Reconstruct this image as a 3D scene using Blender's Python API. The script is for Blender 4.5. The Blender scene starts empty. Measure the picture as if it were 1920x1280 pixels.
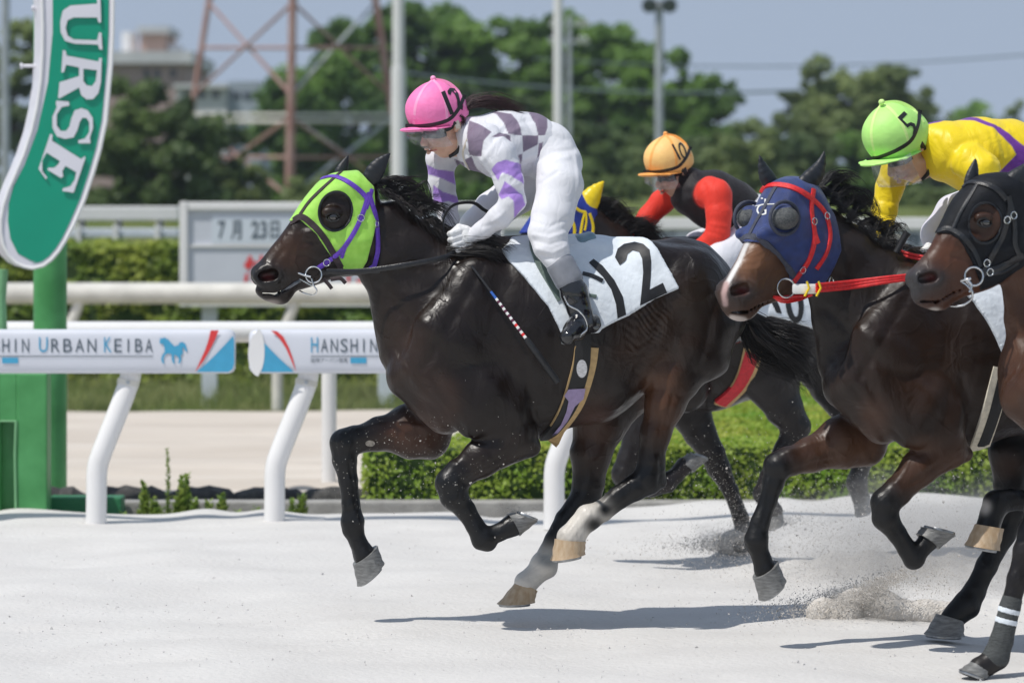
import bpy, bmesh, math, random
import numpy as np
from mathutils import Vector, Matrix
from mathutils.bvhtree import BVHTree
from mathutils.geometry import delaunay_2d_cdt

random.seed(7)
RNG = np.random.default_rng(7)
sc = bpy.context.scene
COL = sc.collection

# ------------------------------------------------------------------ camera
FPX, EYE, HOR = 6750.0, 1.73, 400.0      # focal length in photo pixels, eye height, horizon row
cam_d = bpy.data.cameras.new('camera')
cam_d.lens = FPX / 1920 * 36
cam_d.sensor_width = 36
cam_d.shift_y = -(640 - HOR) / 1920
cam_d.clip_start = 0.5
cam_d.clip_end = 6000
cam_d.dof.use_dof = True
cam_d.dof.focus_distance = 14.8
cam_d.dof.aperture_fstop = 3.0
cam = bpy.data.objects.new('camera', cam_d)
cam.location = (0, 0, EYE)
cam.rotation_euler = (math.radians(90), 0, 0)
COL.objects.link(cam)
sc.camera = cam

# ------------------------------------------------------------------ light
SUN = Vector((-0.46, -0.34, 1.0)).normalized()
elev = math.asin(SUN.z)
world = bpy.data.worlds.new('World')
sc.world = world
world.use_nodes = True
wn = world.node_tree.nodes
wl = world.node_tree.links
bg = wn['Background']
sky = wn.new('ShaderNodeTexSky')
sky.sky_type = 'NISHITA'
sky.sun_disc = False
sky.sun_elevation = elev
sky.sun_rotation = math.atan2(SUN.x, SUN.y)
sky.air_density = 1.0
sky.dust_density = 0.4
sky.ozone_density = 3.0
sky.altitude = 0
hs = wn.new('ShaderNodeHueSaturation')
hs.inputs['Saturation'].default_value = 1.0
hs.inputs['Value'].default_value = 1.0
wl.new(sky.outputs[0], hs.inputs['Color'])
# pale blue-grey summer murk low in the sky, the same all the way round
wtc = wn.new('ShaderNodeTexCoord'); wsx = wn.new('ShaderNodeSeparateXYZ'); wmr = wn.new('ShaderNodeMapRange')
wmr.interpolation_type = 'SMOOTHSTEP'
wmr.inputs[1].default_value = .25; wmr.inputs[2].default_value = 1.6; wmr.inputs[3].default_value = 1; wmr.inputs[4].default_value = 0
wmx = wn.new('ShaderNodeMix'); wmx.data_type = 'RGBA'
wl.new(wtc.outputs['Generated'], wsx.inputs[0]); wl.new(wsx.outputs[2], wmr.inputs[0]); wl.new(wmr.outputs[0], wmx.inputs[0])
wl.new(hs.outputs[0], wmx.inputs[6]); wmx.inputs[7].default_value = (3.55, 4.30, 5.50, 1)
wl.new(wmx.outputs[2], bg.inputs[0])
bg.inputs[1].default_value = 0.1
sun_d = bpy.data.lights.new('sun', 'SUN')
sun_d.energy = 3.25
sun_d.angle = math.radians(0.53)
sun_d.color = (1.0, 0.96, 0.9)
sun = bpy.data.objects.new('sun', sun_d)
sun.rotation_euler = SUN.to_track_quat('Z', 'Y').to_euler()
COL.objects.link(sun)
sc.view_settings.view_transform = 'Standard'
sc.view_settings.look = 'None'
sc.view_settings.exposure = 0.10
sc.view_settings.gamma = 1.0
sc.cycles.max_bounces = 6
sc.cycles.transparent_max_bounces = 12

# ------------------------------------------------------------------ basic helpers
def W(px, py, Y):
    """world point seen at photo pixel px,py at depth Y"""
    return np.array([(px - 960) * Y / FPX, Y, EYE - (py - HOR) * Y / FPX])

def unit(v):
    v = np.asarray(v, float)
    n = np.linalg.norm(v)
    return v / n if n > 1e-12 else v

def tag(o, label=None, cat=None, group=None, kind=None):
    if label: o['label'] = label
    if cat: o['category'] = cat
    if group: o['group'] = group
    if kind: o['kind'] = kind
    return o

def empty(name, loc, label=None, cat=None, group=None):
    o = bpy.data.objects.new(name, None)
    o.location = [float(c) for c in loc]
    o.empty_display_size = 0.1
    COL.objects.link(o)
    return tag(o, label, cat, group)

def link(name, me, parent=None, mat=None):
    """a mesh whose coordinates are world coordinates, parented without moving"""
    if mat is not None:
        me.materials.clear()
        for m in (mat if isinstance(mat, (list, tuple)) else [mat]):
            me.materials.append(m)
    o = bpy.data.objects.new(name, me)
    COL.objects.link(o)
    if parent is not None:
        root = parent
        off = Vector((0, 0, 0))
        p = parent
        while p is not None:
            off += p.location
            p = p.parent
        o.parent = parent
        o.location = -off
    return o

def mesh_np(name, V, F, smooth=True, col=None, mi=None):
    V = np.asarray(V, np.float32)
    me = bpy.data.meshes.new(name)
    if isinstance(F, np.ndarray) and F.ndim == 2:
        n, k = F.shape
        me.vertices.add(len(V)); me.vertices.foreach_set('co', V.ravel())
        me.loops.add(n * k); me.loops.foreach_set('vertex_index', F.astype(np.int32).ravel())
        me.polygons.add(n)
        me.polygons.foreach_set('loop_start', np.arange(0, n * k, k, dtype=np.int32))
        me.polygons.foreach_set('loop_total', np.full(n, k, np.int32))
        if mi is not None:
            me.polygons.foreach_set('material_index', np.asarray(mi, np.int32))
        me.update(calc_edges=True)
    else:
        me.from_pydata([tuple(map(float, v)) for v in V], [], [tuple(int(i) for i in f) for f in F])
        me.update()
    me.polygons.foreach_set('use_smooth', np.full(len(me.polygons), smooth, bool))
    if col is not None:
        a = me.attributes.new('Col', 'FLOAT_COLOR', 'POINT')
        c = np.ones((len(V), 4), np.float32); c[:, :3] = col
        a.data.foreach_set('color', c.ravel())
    return me

class MB:
    """collects shapes, built as one mesh"""
    def __init__(s): s.v = []; s.f = []; s.n = 0
    def add(s, V, F):
        s.v.extend([tuple(map(float, p)) for p in V])
        s.f.extend([tuple(int(i) + s.n for i in f) for f in F])
        s.n = len(s.v)
    def box(s, x0, x1, y0, y1, z0, z1, b=0.0):
        if b <= 0:
            V = [(x, y, z) for z in (z0, z1) for y in (y0, y1) for x in (x0, x1)]
            F = [(0, 2, 3, 1), (4, 5, 7, 6), (0, 1, 5, 4), (2, 6, 7, 3), (0, 4, 6, 2), (1, 3, 7, 5)]
            s.add(V, F); return
        bm = bmesh.new()
        bmesh.ops.create_cube(bm, size=1)
        for v in bm.verts:
            v.co = Vector((x0 + (v.co.x + .5) * (x1 - x0), y0 + (v.co.y + .5) * (y1 - y0), z0 + (v.co.z + .5) * (z1 - z0)))
        bmesh.ops.bevel(bm, geom=list(bm.edges), offset=b, segments=2, affect='EDGES', profile=.5)
        bm.verts.index_update()
        s.add([v.co for v in bm.verts], [[v.index for v in f.verts] for f in bm.faces]); bm.free()
    def tube(s, pts, r, n=10, cap=True, flat=1.0, up=None):
        pts = [np.asarray(p, float) for p in pts]
        rr = r if isinstance(r, (list, tuple, np.ndarray)) else [r] * len(pts)
        V = []; F = []
        t0 = unit(pts[1] - pts[0])
        a = np.array(up, float) if up is not None else (np.array([0, 0, 1.0]) if abs(t0[2]) < .9 else np.array([0, 1.0, 0]))
        for i, p in enumerate(pts):
            t = unit(pts[min(i + 1, len(pts) - 1)] - pts[max(i - 1, 0)])
            a = unit(a - t * np.dot(a, t)); b = np.cross(t, a)
            for k in range(n):
                th = 2 * math.pi * k / n
                V.append(p + rr[i] * (math.cos(th) * a + flat * math.sin(th) * b))
        for i in range(len(pts) - 1):
            for k in range(n):
                F.append((i * n + k, i * n + (k + 1) % n, (i + 1) * n + (k + 1) % n, (i + 1) * n + k))
        if cap:
            F.append(tuple(range(n - 1, -1, -1))); F.append(tuple((len(pts) - 1) * n + k for k in range(n)))
        s.add(V, F)
    def prism(s, poly, axis0, axis1, depth):
        """poly: list of 3D points (planar); extruded by vector depth"""
        n = len(poly)
        V = list(poly) + [np.asarray(p) + np.asarray(depth) for p in poly]
        F = [tuple(range(n)), tuple(range(2 * n - 1, n - 1, -1))] + [(i, i + n, (i + 1) % n + n, (i + 1) % n) for i in range(n)]
        s.add(V, F)
    def build(s, name, mat, parent=None, smooth=False):
        me = bpy.data.meshes.new(name)
        me.from_pydata(s.v, [], s.f); me.validate(); me.update()
        bm = bmesh.new(); bm.from_mesh(me)
        bmesh.ops.recalc_face_normals(bm, faces=bm.faces)
        bm.to_mesh(me); bm.free()
        if smooth:
            me.polygons.foreach_set('use_smooth', np.ones(len(me.polygons), bool))
            try: me.set_sharp_from_angle(angle=math.radians(42))
            except Exception: pass
        return link(name, me, parent, mat)

def spline(P, n=8):
    """Catmull-Rom through rows of P"""
    P = np.asarray(P, float)
    if len(P) < 3 or n < 2:
        t = np.linspace(0, 1, max(n, 2) if len(P) == 2 else n)
        return np.array([P[0] + (P[-1] - P[0]) * a for a in t]) if len(P) == 2 else P
    Q = np.vstack([2 * P[0] - P[1], P, 2 * P[-1] - P[-2]])
    out = []
    for i in range(1, len(Q) - 2):
        for a in np.linspace(0, 1, n, endpoint=False):
            p0, p1, p2, p3 = Q[i - 1], Q[i], Q[i + 1], Q[i + 2]
            out.append(.5 * ((2 * p1) + (-p0 + p2) * a + (2 * p0 - 5 * p1 + 4 * p2 - p3) * a * a + (-p0 + 3 * p1 - 3 * p2 + p3) * a ** 3))
    out.append(P[-1])
    return np.array(out)

# ------------------------------------------------------------------ materials
MATS = {}
M = {}
def mat(name, color=(.5, .5, .5), rough=.6, var=.12, scale=8, bump=0.0, bscale=60, metal=0, spec=.5, attr=False,
        coat=0, color2=None, sheen=0, trans=0, detail=4, sss=0, stretch=None):
    if name in MATS: return MATS[name]
    m = bpy.data.materials.new(name); m.use_nodes = True
    nt = m.node_tree; N = nt.nodes; L = nt.links
    b = N['Principled BSDF']
    b.inputs['Roughness'].default_value = rough
    b.inputs['Metallic'].default_value = metal
    b.inputs['Specular IOR Level'].default_value = spec
    if coat: b.inputs['Coat Weight'].default_value = coat; b.inputs['Coat Roughness'].default_value = .12
    if sheen: b.inputs['Sheen Weight'].default_value = sheen
    if sss:
        b.inputs['Subsurface Weight'].default_value = sss
        b.inputs['Subsurface Scale'].default_value = .01
    tc = N.new('ShaderNodeTexCoord')
    mp = N.new('ShaderNodeMapping'); L.new(tc.outputs['Object'], mp.inputs[0])
    if stretch: mp.inputs['Scale'].default_value = stretch
    no = N.new('ShaderNodeTexNoise'); no.inputs['Scale'].default_value = scale; no.inputs['Detail'].default_value = detail
    L.new(mp.outputs[0], no.inputs['Vector'])
    mx = N.new('ShaderNodeMix'); mx.data_type = 'RGBA'
    rp = N.new('ShaderNodeMapRange'); rp.inputs[1].default_value = .32; rp.inputs[2].default_value = .68
    L.new(no.outputs[0], rp.inputs[0]); L.new(rp.outputs[0], mx.inputs[0])
    if attr:
        at = N.new('ShaderNodeAttribute'); at.attribute_name = 'Col'
        hv = N.new('ShaderNodeMix'); hv.data_type = 'RGBA'; hv.blend_type = 'MULTIPLY'; hv.inputs[0].default_value = 1
        mx.inputs[6].default_value = (1 - var, 1 - var, 1 - var, 1); mx.inputs[7].default_value = (1 + var, 1 + var, 1 + var, 1)
        L.new(at.outputs[0], hv.inputs[6]); L.new(mx.outputs[2], hv.inputs[7])
        L.new(hv.outputs[2], b.inputs['Base Color'])
    else:
        c2 = color2 if color2 else tuple(min(1, c * (1 + var)) for c in color)
        c1 = color if color2 else tuple(c * (1 - var) for c in color)
        mx.inputs[6].default_value = (*c1, 1); mx.inputs[7].default_value = (*c2, 1)
        L.new(mx.outputs[2], b.inputs['Base Color'])
    if bump:
        n2 = N.new('ShaderNodeTexNoise'); n2.inputs['Scale'].default_value = bscale; n2.inputs['Detail'].default_value = 5
        L.new(mp.outputs[0], n2.inputs['Vector'])
        bp = N.new('ShaderNodeBump'); bp.inputs['Strength'].default_value = bump; bp.inputs['Distance'].default_value = .01
        L.new(n2.outputs[0], bp.inputs['Height']); L.new(bp.outputs[0], b.inputs['Normal'])
    if trans:
        tl = N.new('ShaderNodeBsdfTranslucent'); ms = N.new('ShaderNodeMixShader'); ms.inputs[0].default_value = trans
        L.new(b.inputs['Base Color'].links[0].from_socket, tl.inputs[0])
        L.new(b.outputs[0], ms.inputs[1]); L.new(tl.outputs[0], ms.inputs[2])
        L.new(ms.outputs[0], N['Material Output'].inputs[0])
    MATS[name] = m
    return m

# ------------------------------------------------------------------ signed-distance modelling
class Frame:
    """horse/rider frame: midplane through a pixel at depth d, turned by yaw (front end towards the camera)"""
    def __init__(s, px, py, d, yaw, sx=1.0, tx=0.0, ty=0.0, rot=0.0):
        a = math.radians(yaw); s.ra = math.cos(math.radians(rot)) * sx; s.rb = math.sin(math.radians(rot)) * sx
        s.c, s.s = math.cos(a), math.sin(a)
        s.lat = np.array([-s.s, s.c, 0.0]); s.fwd = np.array([-s.c, -s.s, 0.0])
        s.sx, s.tx, s.ty = sx, tx, ty
        px, py = s.m(px, py)
        s.O = W(px, py, d); s.k = d / FPX * sx
    def m(s, px, py): return px * s.ra - py * s.rb + s.tx, px * s.rb + py * s.ra + s.ty
    def raw(s):
        q = Frame.__new__(Frame); q.__dict__.update(s.__dict__)
        q.k = s.k / s.sx; q.sx = 1.0; q.ra = 1.0; q.rb = 0.0; q.tx = q.ty = 0.0
        return q
    def P(s, px, py, l=0.0):
        px, py = s.m(px, py)
        dx = (px - 960) / FPX; dz = -(py - HOR) / FPX
        t = (l * s.k + s.O.dot(s.lat)) / (s.c - s.s * dx)
        return np.array([dx * t, t, EYE + dz * t])
    def loc(s, V):
        """world -> (forward, lateral, up)"""
        D = V - s.O
        return D @ s.fwd, D @ s.lat, D[..., 2]

class Seg:
    def __init__(s, A, B, ra, rb, v, k=.02, op=1, ci=0):
        s.A, s.B = np.asarray(A, float), np.asarray(B, float)
        s.ra, s.rb = ra, rb; s.k = k; s.op = op; s.ci = ci
        s.D = s.B - s.A; s.L = np.linalg.norm(s.D)
        s.u = s.D / s.L if s.L > 1e-6 else np.array([0, 0, 1.0])
        v = np.asarray(v, float); v = v - s.u * v.dot(s.u)
        s.v = unit(v); s.w = np.cross(s.u, s.v)
        m = max(ra + rb)
        s.lo = np.minimum(s.A, s.B) - m; s.hi = np.maximum(s.A, s.B) + m
    def dist(s, x, y, z):
        x = x - s.A[0]; y = y - s.A[1]; z = z - s.A[2]
        al = x * s.u[0] + y * s.u[1] + z * s.u[2]
        a = x * s.w[0] + y * s.w[1] + z * s.w[2]
        b = x * s.v[0] + y * s.v[1] + z * s.v[2]
        t = np.clip(al / max(s.L, 1e-6), 0, 1)
        e = al - t * s.L
        t = t * t * (3 - 2 * t) * .35 + t * .65
        rw = s.ra[0] + (s.rb[0] - s.ra[0]) * t
        rv = s.ra[1] + (s.rb[1] - s.ra[1]) * t
        re = np.minimum(rw, rv)
        a2 = a / rw; b2 = b / rv; e2 = e / re
        k0 = np.sqrt(a2 * a2 + b2 * b2 + e2 * e2) + 1e-6
        a2 = a2 / rw; b2 = b2 / rv; e2 = e2 / re
        k1 = np.sqrt(a2 * a2 + b2 * b2 + e2 * e2) + 1e-6
        return k0 * (k0 - 1) / k1

def polysd(x, y, P):
    """signed distance (negative inside) to polygon, arrays x,y"""
    x = np.asarray(x, np.float32); y = np.asarray(y, np.float32)
    d = np.full(np.broadcast(x, y).shape, 1e9, np.float32); ins = np.zeros(d.shape, bool)
    n = len(P)
    for i in range(n):
        x0, y0 = P[i]; x1, y1 = P[(i + 1) % n]
        ex, ey = x1 - x0, y1 - y0
        t = np.clip(((x - x0) * ex + (y - y0) * ey) / (ex * ex + ey * ey + 1e-12), 0, 1)
        d = np.minimum(d, (x - x0 - t * ex) ** 2 + (y - y0 - t * ey) ** 2)
        c = ((y0 > y) != (y1 > y)) & (x < (x1 - x0) * (y - y0) / (y1 - y0 + 1e-12) + x0)
        ins ^= c
    d = np.sqrt(d)
    return np.where(ins, -d, d)

class Inflate:
    """a side outline (photo pixels) given thickness: widths = [(px,py,halfwidth_px)]"""
    def __init__(s, fr, poly, widths, R, k=.02, ci=0, l0=0.0, op=1, sharp=2.0, sm=1):
        s.fr = fr; s.k = k; s.op = op; s.ci = ci; s.l0 = l0 * fr.k; s.R = R * fr.k; s.sharp = sharp
        Q = [fr.P(px, py, l0) for px, py in poly]
        s.poly = [((q - fr.O) @ fr.fwd, q[2] - fr.O[2]) for q in Q]
        if sm > 1:
            s.poly = [tuple(p) for p in spline(s.poly + [s.poly[0]], sm)[:-1]]
        s.W = []
        for px, py, w in widths:
            q = fr.P(px, py, l0); s.W.append(((q - fr.O) @ fr.fwd, q[2] - fr.O[2], w * fr.k))
        Q = np.array(Q); m = max(w for *_, w in s.W) + .01
        E = np.abs(fr.lat) * m
        c0 = Q.min(0) - E - .01; c1 = Q.max(0) + E + .01
        s.lo, s.hi = c0, c1
    def dist(s, x, y, z):
        f = s.fr
        dx = x - f.O[0]; dy = y - f.O[1]
        a = dx * f.fwd[0] + dy * f.fwd[1] + z * 0
        l = dx * f.lat[0] + dy * f.lat[1] - s.l0 + z * 0
        zz = (z - f.O[2]) + 0 * a
        sd = polysd(a, zz, s.poly)
        num = 0; den = 0
        for wx, wz, w in s.W:
            q = 1 / ((a - wx) ** 2 + (zz - wz) ** 2 + 1e-4) ** 1.5
            num = num + q * w; den = den + q
        w = num / den
        dep = np.clip(-sd / s.R, -3, 1)
        g = np.sqrt(np.abs(l / w) ** s.sharp + (1 - dep) ** s.sharp) - 1
        return g * np.minimum(w, s.R)

def chain(fr, nodes, k=.02, ci=0, op=1, v=None):
    """nodes (px,py,lat,r_inplane,r_lateral) in pixels"""
    out = []
    v = fr.lat if v is None else v
    for a, b in zip(nodes[:-1], nodes[1:]):
        out.append(Seg(fr.P(*a[:3]), fr.P(*b[:3]), [a[3] * fr.k, a[4] * fr.k], [b[3] * fr.k, b[4] * fr.k], v, k, op, ci))
    return out

def ball(fr, px, py, l, r, rl=None, k=.015, ci=0, op=1):
    rl = r if rl is None else rl
    A = fr.P(px, py, l)
    return Seg(A, A + np.array([0, 0, .0005]), [r * fr.k, rl * fr.k], [r * fr.k, rl * fr.k], fr.lat, k, op, ci)

def smin(a, b, k):
    h = np.clip(.5 + .5 * (b - a) / k, 0, 1)
    return b + (a - b) * h - k * h * (1 - h)

def sample(prims, h, lo=None, hi=None, far=.06):
    if lo is None:
        pos = [p for p in prims if p.op > 0]
        lo = np.min([p.lo for p in pos], 0) - .02; hi = np.max([p.hi for p in pos], 0) + .02
    lo = np.asarray(lo, float); hi = np.asarray(hi, float)
    n = np.ceil((hi - lo) / h).astype(int) + 2
    ax = [(lo[i] + h * np.arange(n[i])).astype(np.float32) for i in range(3)]
    F = np.full(n, far, np.float32)
    for p in prims:
        m = far + p.k
        i0 = np.maximum(0, np.floor((p.lo - m - lo) / h).astype(int)); i1 = np.minimum(n, np.ceil((p.hi + m - lo) / h).astype(int) + 1)
        if np.any(i1 <= i0): continue
        sl = tuple(slice(a, b) for a, b in zip(i0, i1))
        d = p.dist(ax[0][sl[0]][:, None, None], ax[1][sl[1]][None, :, None], ax[2][sl[2]][None, None, :]).astype(np.float32)
        if p.op > 0: F[sl] = smin(F[sl], d, p.k)
        else: F[sl] = -smin(-F[sl], d, p.k)
    return F, lo, ax

EDG = [(a, b) for a in range(8) for b in range(8) if a < b and bin(a ^ b).count('1') == 1]
def nets(F, lo, h):
    S = F < 0
    c = np.zeros(tuple(n - 1 for n in F.shape), np.uint8)
    sls = []
    for q in range(8):
        o = (q & 1, (q >> 1) & 1, (q >> 2) & 1)
        sl = tuple(slice(o[i], F.shape[i] - 1 + o[i]) for i in range(3)); sls.append((o, sl)); c += S[sl]
    act = (c > 0) & (c < 8)
    cells = np.argwhere(act)
    cm = np.full(c.shape, -1, np.int32); cm[act] = np.arange(len(cells))
    vals = np.stack([F[tuple((cells + np.array(o)).T)] for o, _ in sls], 1)
    acc = np.zeros((len(cells), 3)); cnt = np.zeros(len(cells))
    for a, b in EDG:
        va, vb = vals[:, a], vals[:, b]
        m = (va < 0) != (vb < 0)
        t = np.where(m, va / np.where(m, va - vb, 1), 0)
        pa = np.array(sls[a][0], float); pb = np.array(sls[b][0], float)
        acc += m[:, None] * (pa + t[:, None] * (pb - pa)); cnt += m
    V = lo + h * (cells + acc / cnt[:, None])
    Q = []
    for ax in range(3):
        o1, o2 = [i for i in range(3) if i != ax]
        s0 = [slice(None)] * 3; s1 = [slice(None)] * 3
        s0[ax] = slice(0, -1); s1[ax] = slice(1, None)
        for o in (o1, o2): s0[o] = slice(1, -1); s1[o] = slice(1, -1)
        A = S[tuple(s0)]; B = S[tuple(s1)]
        idx = np.argwhere(A != B)
        if not len(idx): continue
        inside = A[tuple(idx.T)]
        idx[:, o1] += 1; idx[:, o2] += 1
        def cell(d1, d2):
            j = idx.copy(); j[:, o1] += d1; j[:, o2] += d2
            return cm[tuple(j.T)]
        q = np.stack([cell(-1, -1), cell(0, -1), cell(0, 0), cell(-1, 0)], 1)
        flip = inside if ax != 1 else ~inside
        q[~flip] = q[~flip][:, ::-1]
        Q.append(q)
    return V, np.vstack(Q)

def normals(V, Q):
    a = V[Q[:, 2]] - V[Q[:, 0]]; b = V[Q[:, 3]] - V[Q[:, 1]]
    n = np.cross(a, b); N = np.zeros_like(V)
    for i in range(4): np.add.at(N, Q[:, i], n)
    return N / (np.linalg.norm(N, axis=1)[:, None] + 1e-12)

def proj(V):
    return 960 + V[:, 0] / V[:, 1] * FPX, HOR - (V[:, 2] - EYE) / V[:, 1] * FPX

def prim_colors(V, prims, pal, soft=.012):
    num = np.zeros((len(V), 3)); den = np.zeros(len(V)) + 1e-20
    x, y, z = V[:, 0], V[:, 1], V[:, 2]
    for p in prims:
        if p.op < 0: continue
        m = np.all((V > p.lo - .06) & (V < p.hi + .06), axis=1)
        if not m.any(): continue
        d = p.dist(x[m], y[m], z[m])
        w = np.exp(-np.clip(d, -.05, .2) / soft)
        num[m] += w[:, None] * np.array(pal[p.ci]); den[m] += w
    return num / den[:, None]

def seg_d2(px, py, line):
    d = np.full(px.shape, 1e9)
    for (x0, y0), (x1, y1) in zip(line[:-1], line[1:]):
        ex, ey = x1 - x0, y1 - y0
        t = np.clip(((px - x0) * ex + (py - y0) * ey) / (ex * ex + ey * ey + 1e-9), 0, 1)
        d = np.minimum(d, (px - x0 - t * ex) ** 2 + (py - y0 - t * ey) ** 2)
    return d

def sculpt(V, N, strokes, fr):
    """strokes: (polyline px, width px, depth mm); pushes near-side skin along its normal"""
    px, py = proj(V)
    near = np.clip(-(N @ fr.lat) * 2.2, 0, 1)
    D = np.zeros(len(V))
    for line, w, mm in strokes:
        line = [fr.m(*p) for p in line]
        L = np.array(line); m = (px > L[:, 0].min() - 3 * w) & (px < L[:, 0].max() + 3 * w) & (py > L[:, 1].min() - 3 * w) & (py < L[:, 1].max() + 3 * w)
        if m.any(): D[m] += mm / 1000 * np.exp(-seg_d2(px[m], py[m], line) / (w * w))
    return V + N * (D * near)[:, None]

def noise3(V, f, seed=0):
    """cheap smooth value noise"""
    r = np.random.default_rng(seed); out = 0
    for i in range(6):
        d = r.normal(size=3); d /= np.linalg.norm(d)
        out = out + np.sin(V @ (d * f * (1 + .35 * i)) + r.uniform(0, 6.28)) / 6
    return out

def bvh_of(me_or_list):
    V = []; F = []
    for me in (me_or_list if isinstance(me_or_list, (list, tuple)) else [me_or_list]):
        n = len(V)
        V += [v.co.copy() for v in me.vertices]
        F += [[i + n for i in p.vertices] for p in me.polygons]
    return BVHTree.FromPolygons(V, F)

CAMO = Vector((0, 0, EYE))
def hit(bvh, px, py, maxd=60):
    d = Vector(((px - 960) / FPX, 1, -(py - HOR) / FPX)).normalized()
    r = bvh.ray_cast(CAMO, d, maxd)
    return (np.array(r[0]), np.array(r[1])) if r[0] is not None else (None, None)

def strap(bvh, pts, w, mat_, name, parent, th=.004, off=.002, step=7, lift=None, Yd=None, mpf=None):
    """flat band laid on the surface along photo-pixel points; w width in metres"""
    P = spline(pts, 6) if len(pts) > 2 else spline(pts, 8)
    H = []; NN = []
    lastY = Yd
    for px, py in P:
        if mpf: px, py = mpf(px, py)
        p, n = hit(bvh, px, py) if bvh else (None, None)
        if p is not None and lastY is not None and abs(p[1] - lastY) > .25: p = None
        if p is None:
            H.append((px, py)); NN.append(None)
        else:
            lastY = p[1]; H.append(p); NN.append(n)
    ys = [h[1] for h, n in zip(H, NN) if n is not None]
    idx = [i for i, n in enumerate(NN) if n is not None]
    for i, n in enumerate(NN):
        if n is None:
            y = Yd if not ys else float(np.interp(i, idx, ys))
            H[i] = W(H[i][0], H[i][1], y); NN[i] = np.array([0, -1.0, 0])
    H = np.array(H); NN = np.array(NN)
    for _ in range(2):
        H[1:-1] = .25 * H[:-2] + .5 * H[1:-1] + .25 * H[2:]; NN[1:-1] = .25 * NN[:-2] + .5 * NN[1:-1] + .25 * NN[2:]
    NN /= np.linalg.norm(NN, axis=1)[:, None]
    T = np.gradient(H, axis=0); T /= np.linalg.norm(T, axis=1)[:, None] + 1e-9
    B = np.cross(T, NN); B /= np.linalg.norm(B, axis=1)[:, None] + 1e-9
    V = []; F = []
    for i in range(len(H)):
        c = H[i] + NN[i] * off
        V += [c - B[i] * w / 2 - NN[i] * .004, c - B[i] * w / 2 + NN[i] * th * .7, c + NN[i] * th, c + B[i] * w / 2 + NN[i] * th * .7, c + B[i] * w / 2 - NN[i] * .004]
    for i in range(len(H) - 1):
        for k in range(4): F.append((i * 5 + k, i * 5 + k + 1, i * 5 + 5 + k + 1, i * 5 + 5 + k))
        F.append((i * 5 + 4, i * 5, i * 5 + 5, i * 5 + 9))
    F.append((4, 3, 2, 1, 0)); n = (len(H) - 1) * 5; F.append((n, n + 1, n + 2, n + 3, n + 4))
    me = mesh_np(name, V, F, smooth=False)
    return link(name, me, parent, mat_)

def patch(bvh, polys, step, mat_, name, parent, off=.002, th=.0015, holes=(), Yd=None, mpf=None, smooth_iters=1):
    """flat printed shape(s) laid on a surface: polygons in photo pixels"""
    AV = []; AF = []
    for poly in polys:
        poly = [mpf(*p) for p in poly] if mpf else list(poly)
        hs = [[mpf(*p) for p in h] if mpf else list(h) for h in holes]
        bp = []
        edges = []
        def ring(pl):
            st = len(bp); pts = []
            for i in range(len(pl)):
                a = np.array(pl[i], float); b = np.array(pl[(i + 1) % len(pl)], float)
                m = max(1, int(np.linalg.norm(b - a) / step))
                for j in range(m): pts.append(a + (b - a) * j / m)
            bp.extend(pts)
            edges.extend([(st + i, st + (i + 1) % len(pts)) for i in range(len(pts))])
        ring(poly)
        for h in hs: ring(h)
        P = np.array(poly); x0, y0 = P.min(0); x1, y1 = P.max(0)
        gx, gy = np.meshgrid(np.arange(x0, x1, step), np.arange(y0, y1, step)); gx = gx.ravel(); gy = gy.ravel()
        sd = polysd(gx, gy, poly)
        for h in hs: sd = np.maximum(sd, -polysd(gx, gy, h))
        k = sd < -step * .45
        pts = [Vector(p) for p in bp] + [Vector((a, b)) for a, b in zip(gx[k], gy[k])]
        vo, eo, fo, *_ = delaunay_2d_cdt(pts, edges, [], 1 if not hs else 2, 1e-4)
        vx = np.array([v.x for v in vo]); vy = np.array([v.y for v in vo])
        fo = [f for f in fo]
        if hs:
            fo = [f for f in fo if all(polysd(np.array([np.mean(vx[list(f)])]), np.array([np.mean(vy[list(f)])]), h)[0] > 0 for h in hs)]
        Y = np.full(len(vo), np.nan)
        NV = np.zeros((len(vo), 3))
        for i in range(len(vo)):
            p, n = hit(bvh, vx[i], vy[i]) if bvh else (None, None)
            if p is not None and (Yd is None or abs(p[1] - Yd) < .3): Y[i] = p[1]; NV[i] = n
        ok = ~np.isnan(Y)
        if not ok.any(): Y[:] = Yd if Yd else 15; NV[:] = (0, -1, 0)
        elif not ok.all():
            for i in np.where(~ok)[0]:
                j = np.where(ok)[0][np.argmin((vx[ok] - vx[i]) ** 2 + (vy[ok] - vy[i]) ** 2)]
                Y[i] = Y[j]; NV[i] = NV[j]
        C = np.array([W(a, b, c) for a, b, c in zip(vx, vy, Y)])
        d = unit_rows(C - np.array([0, 0, EYE]))
        NV = unit_rows(NV)
        cosv = np.clip(-(NV * d).sum(1), .25, 1)
        top = C - d * ((off + th) / cosv)[:, None]; bot = C - d * ((off) / cosv)[:, None]
        n = len(C); base = len(AV)
        AV.extend(top); AV.extend(bot)
        eb = {}
        for f in fo:
            f = list(f)
            AF.append([base + i for i in f]); AF.append([base + n + i for i in f[::-1]])
            for i in range(len(f)):
                e = (f[i], f[(i + 1) % len(f)])
                eb[e] = 1
        for (a, b) in eb:
            if (b, a) not in eb: AF.append([base + a, base + n + a, base + n + b, base + b])
    me = mesh_np(name, AV, AF, smooth=False)
    bm = bmesh.new(); bm.from_mesh(me); bmesh.ops.recalc_face_normals(bm, faces=bm.faces); bm.to_mesh(me); bm.free()
    me.polygons.foreach_set('use_smooth', np.ones(len(me.polygons), bool))
    me.set_sharp_from_angle(angle=math.radians(45))
    return link(name, me, parent, mat_)

def unit_rows(A):
    return A / (np.linalg.norm(A, axis=1)[:, None] + 1e-12)

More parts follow.
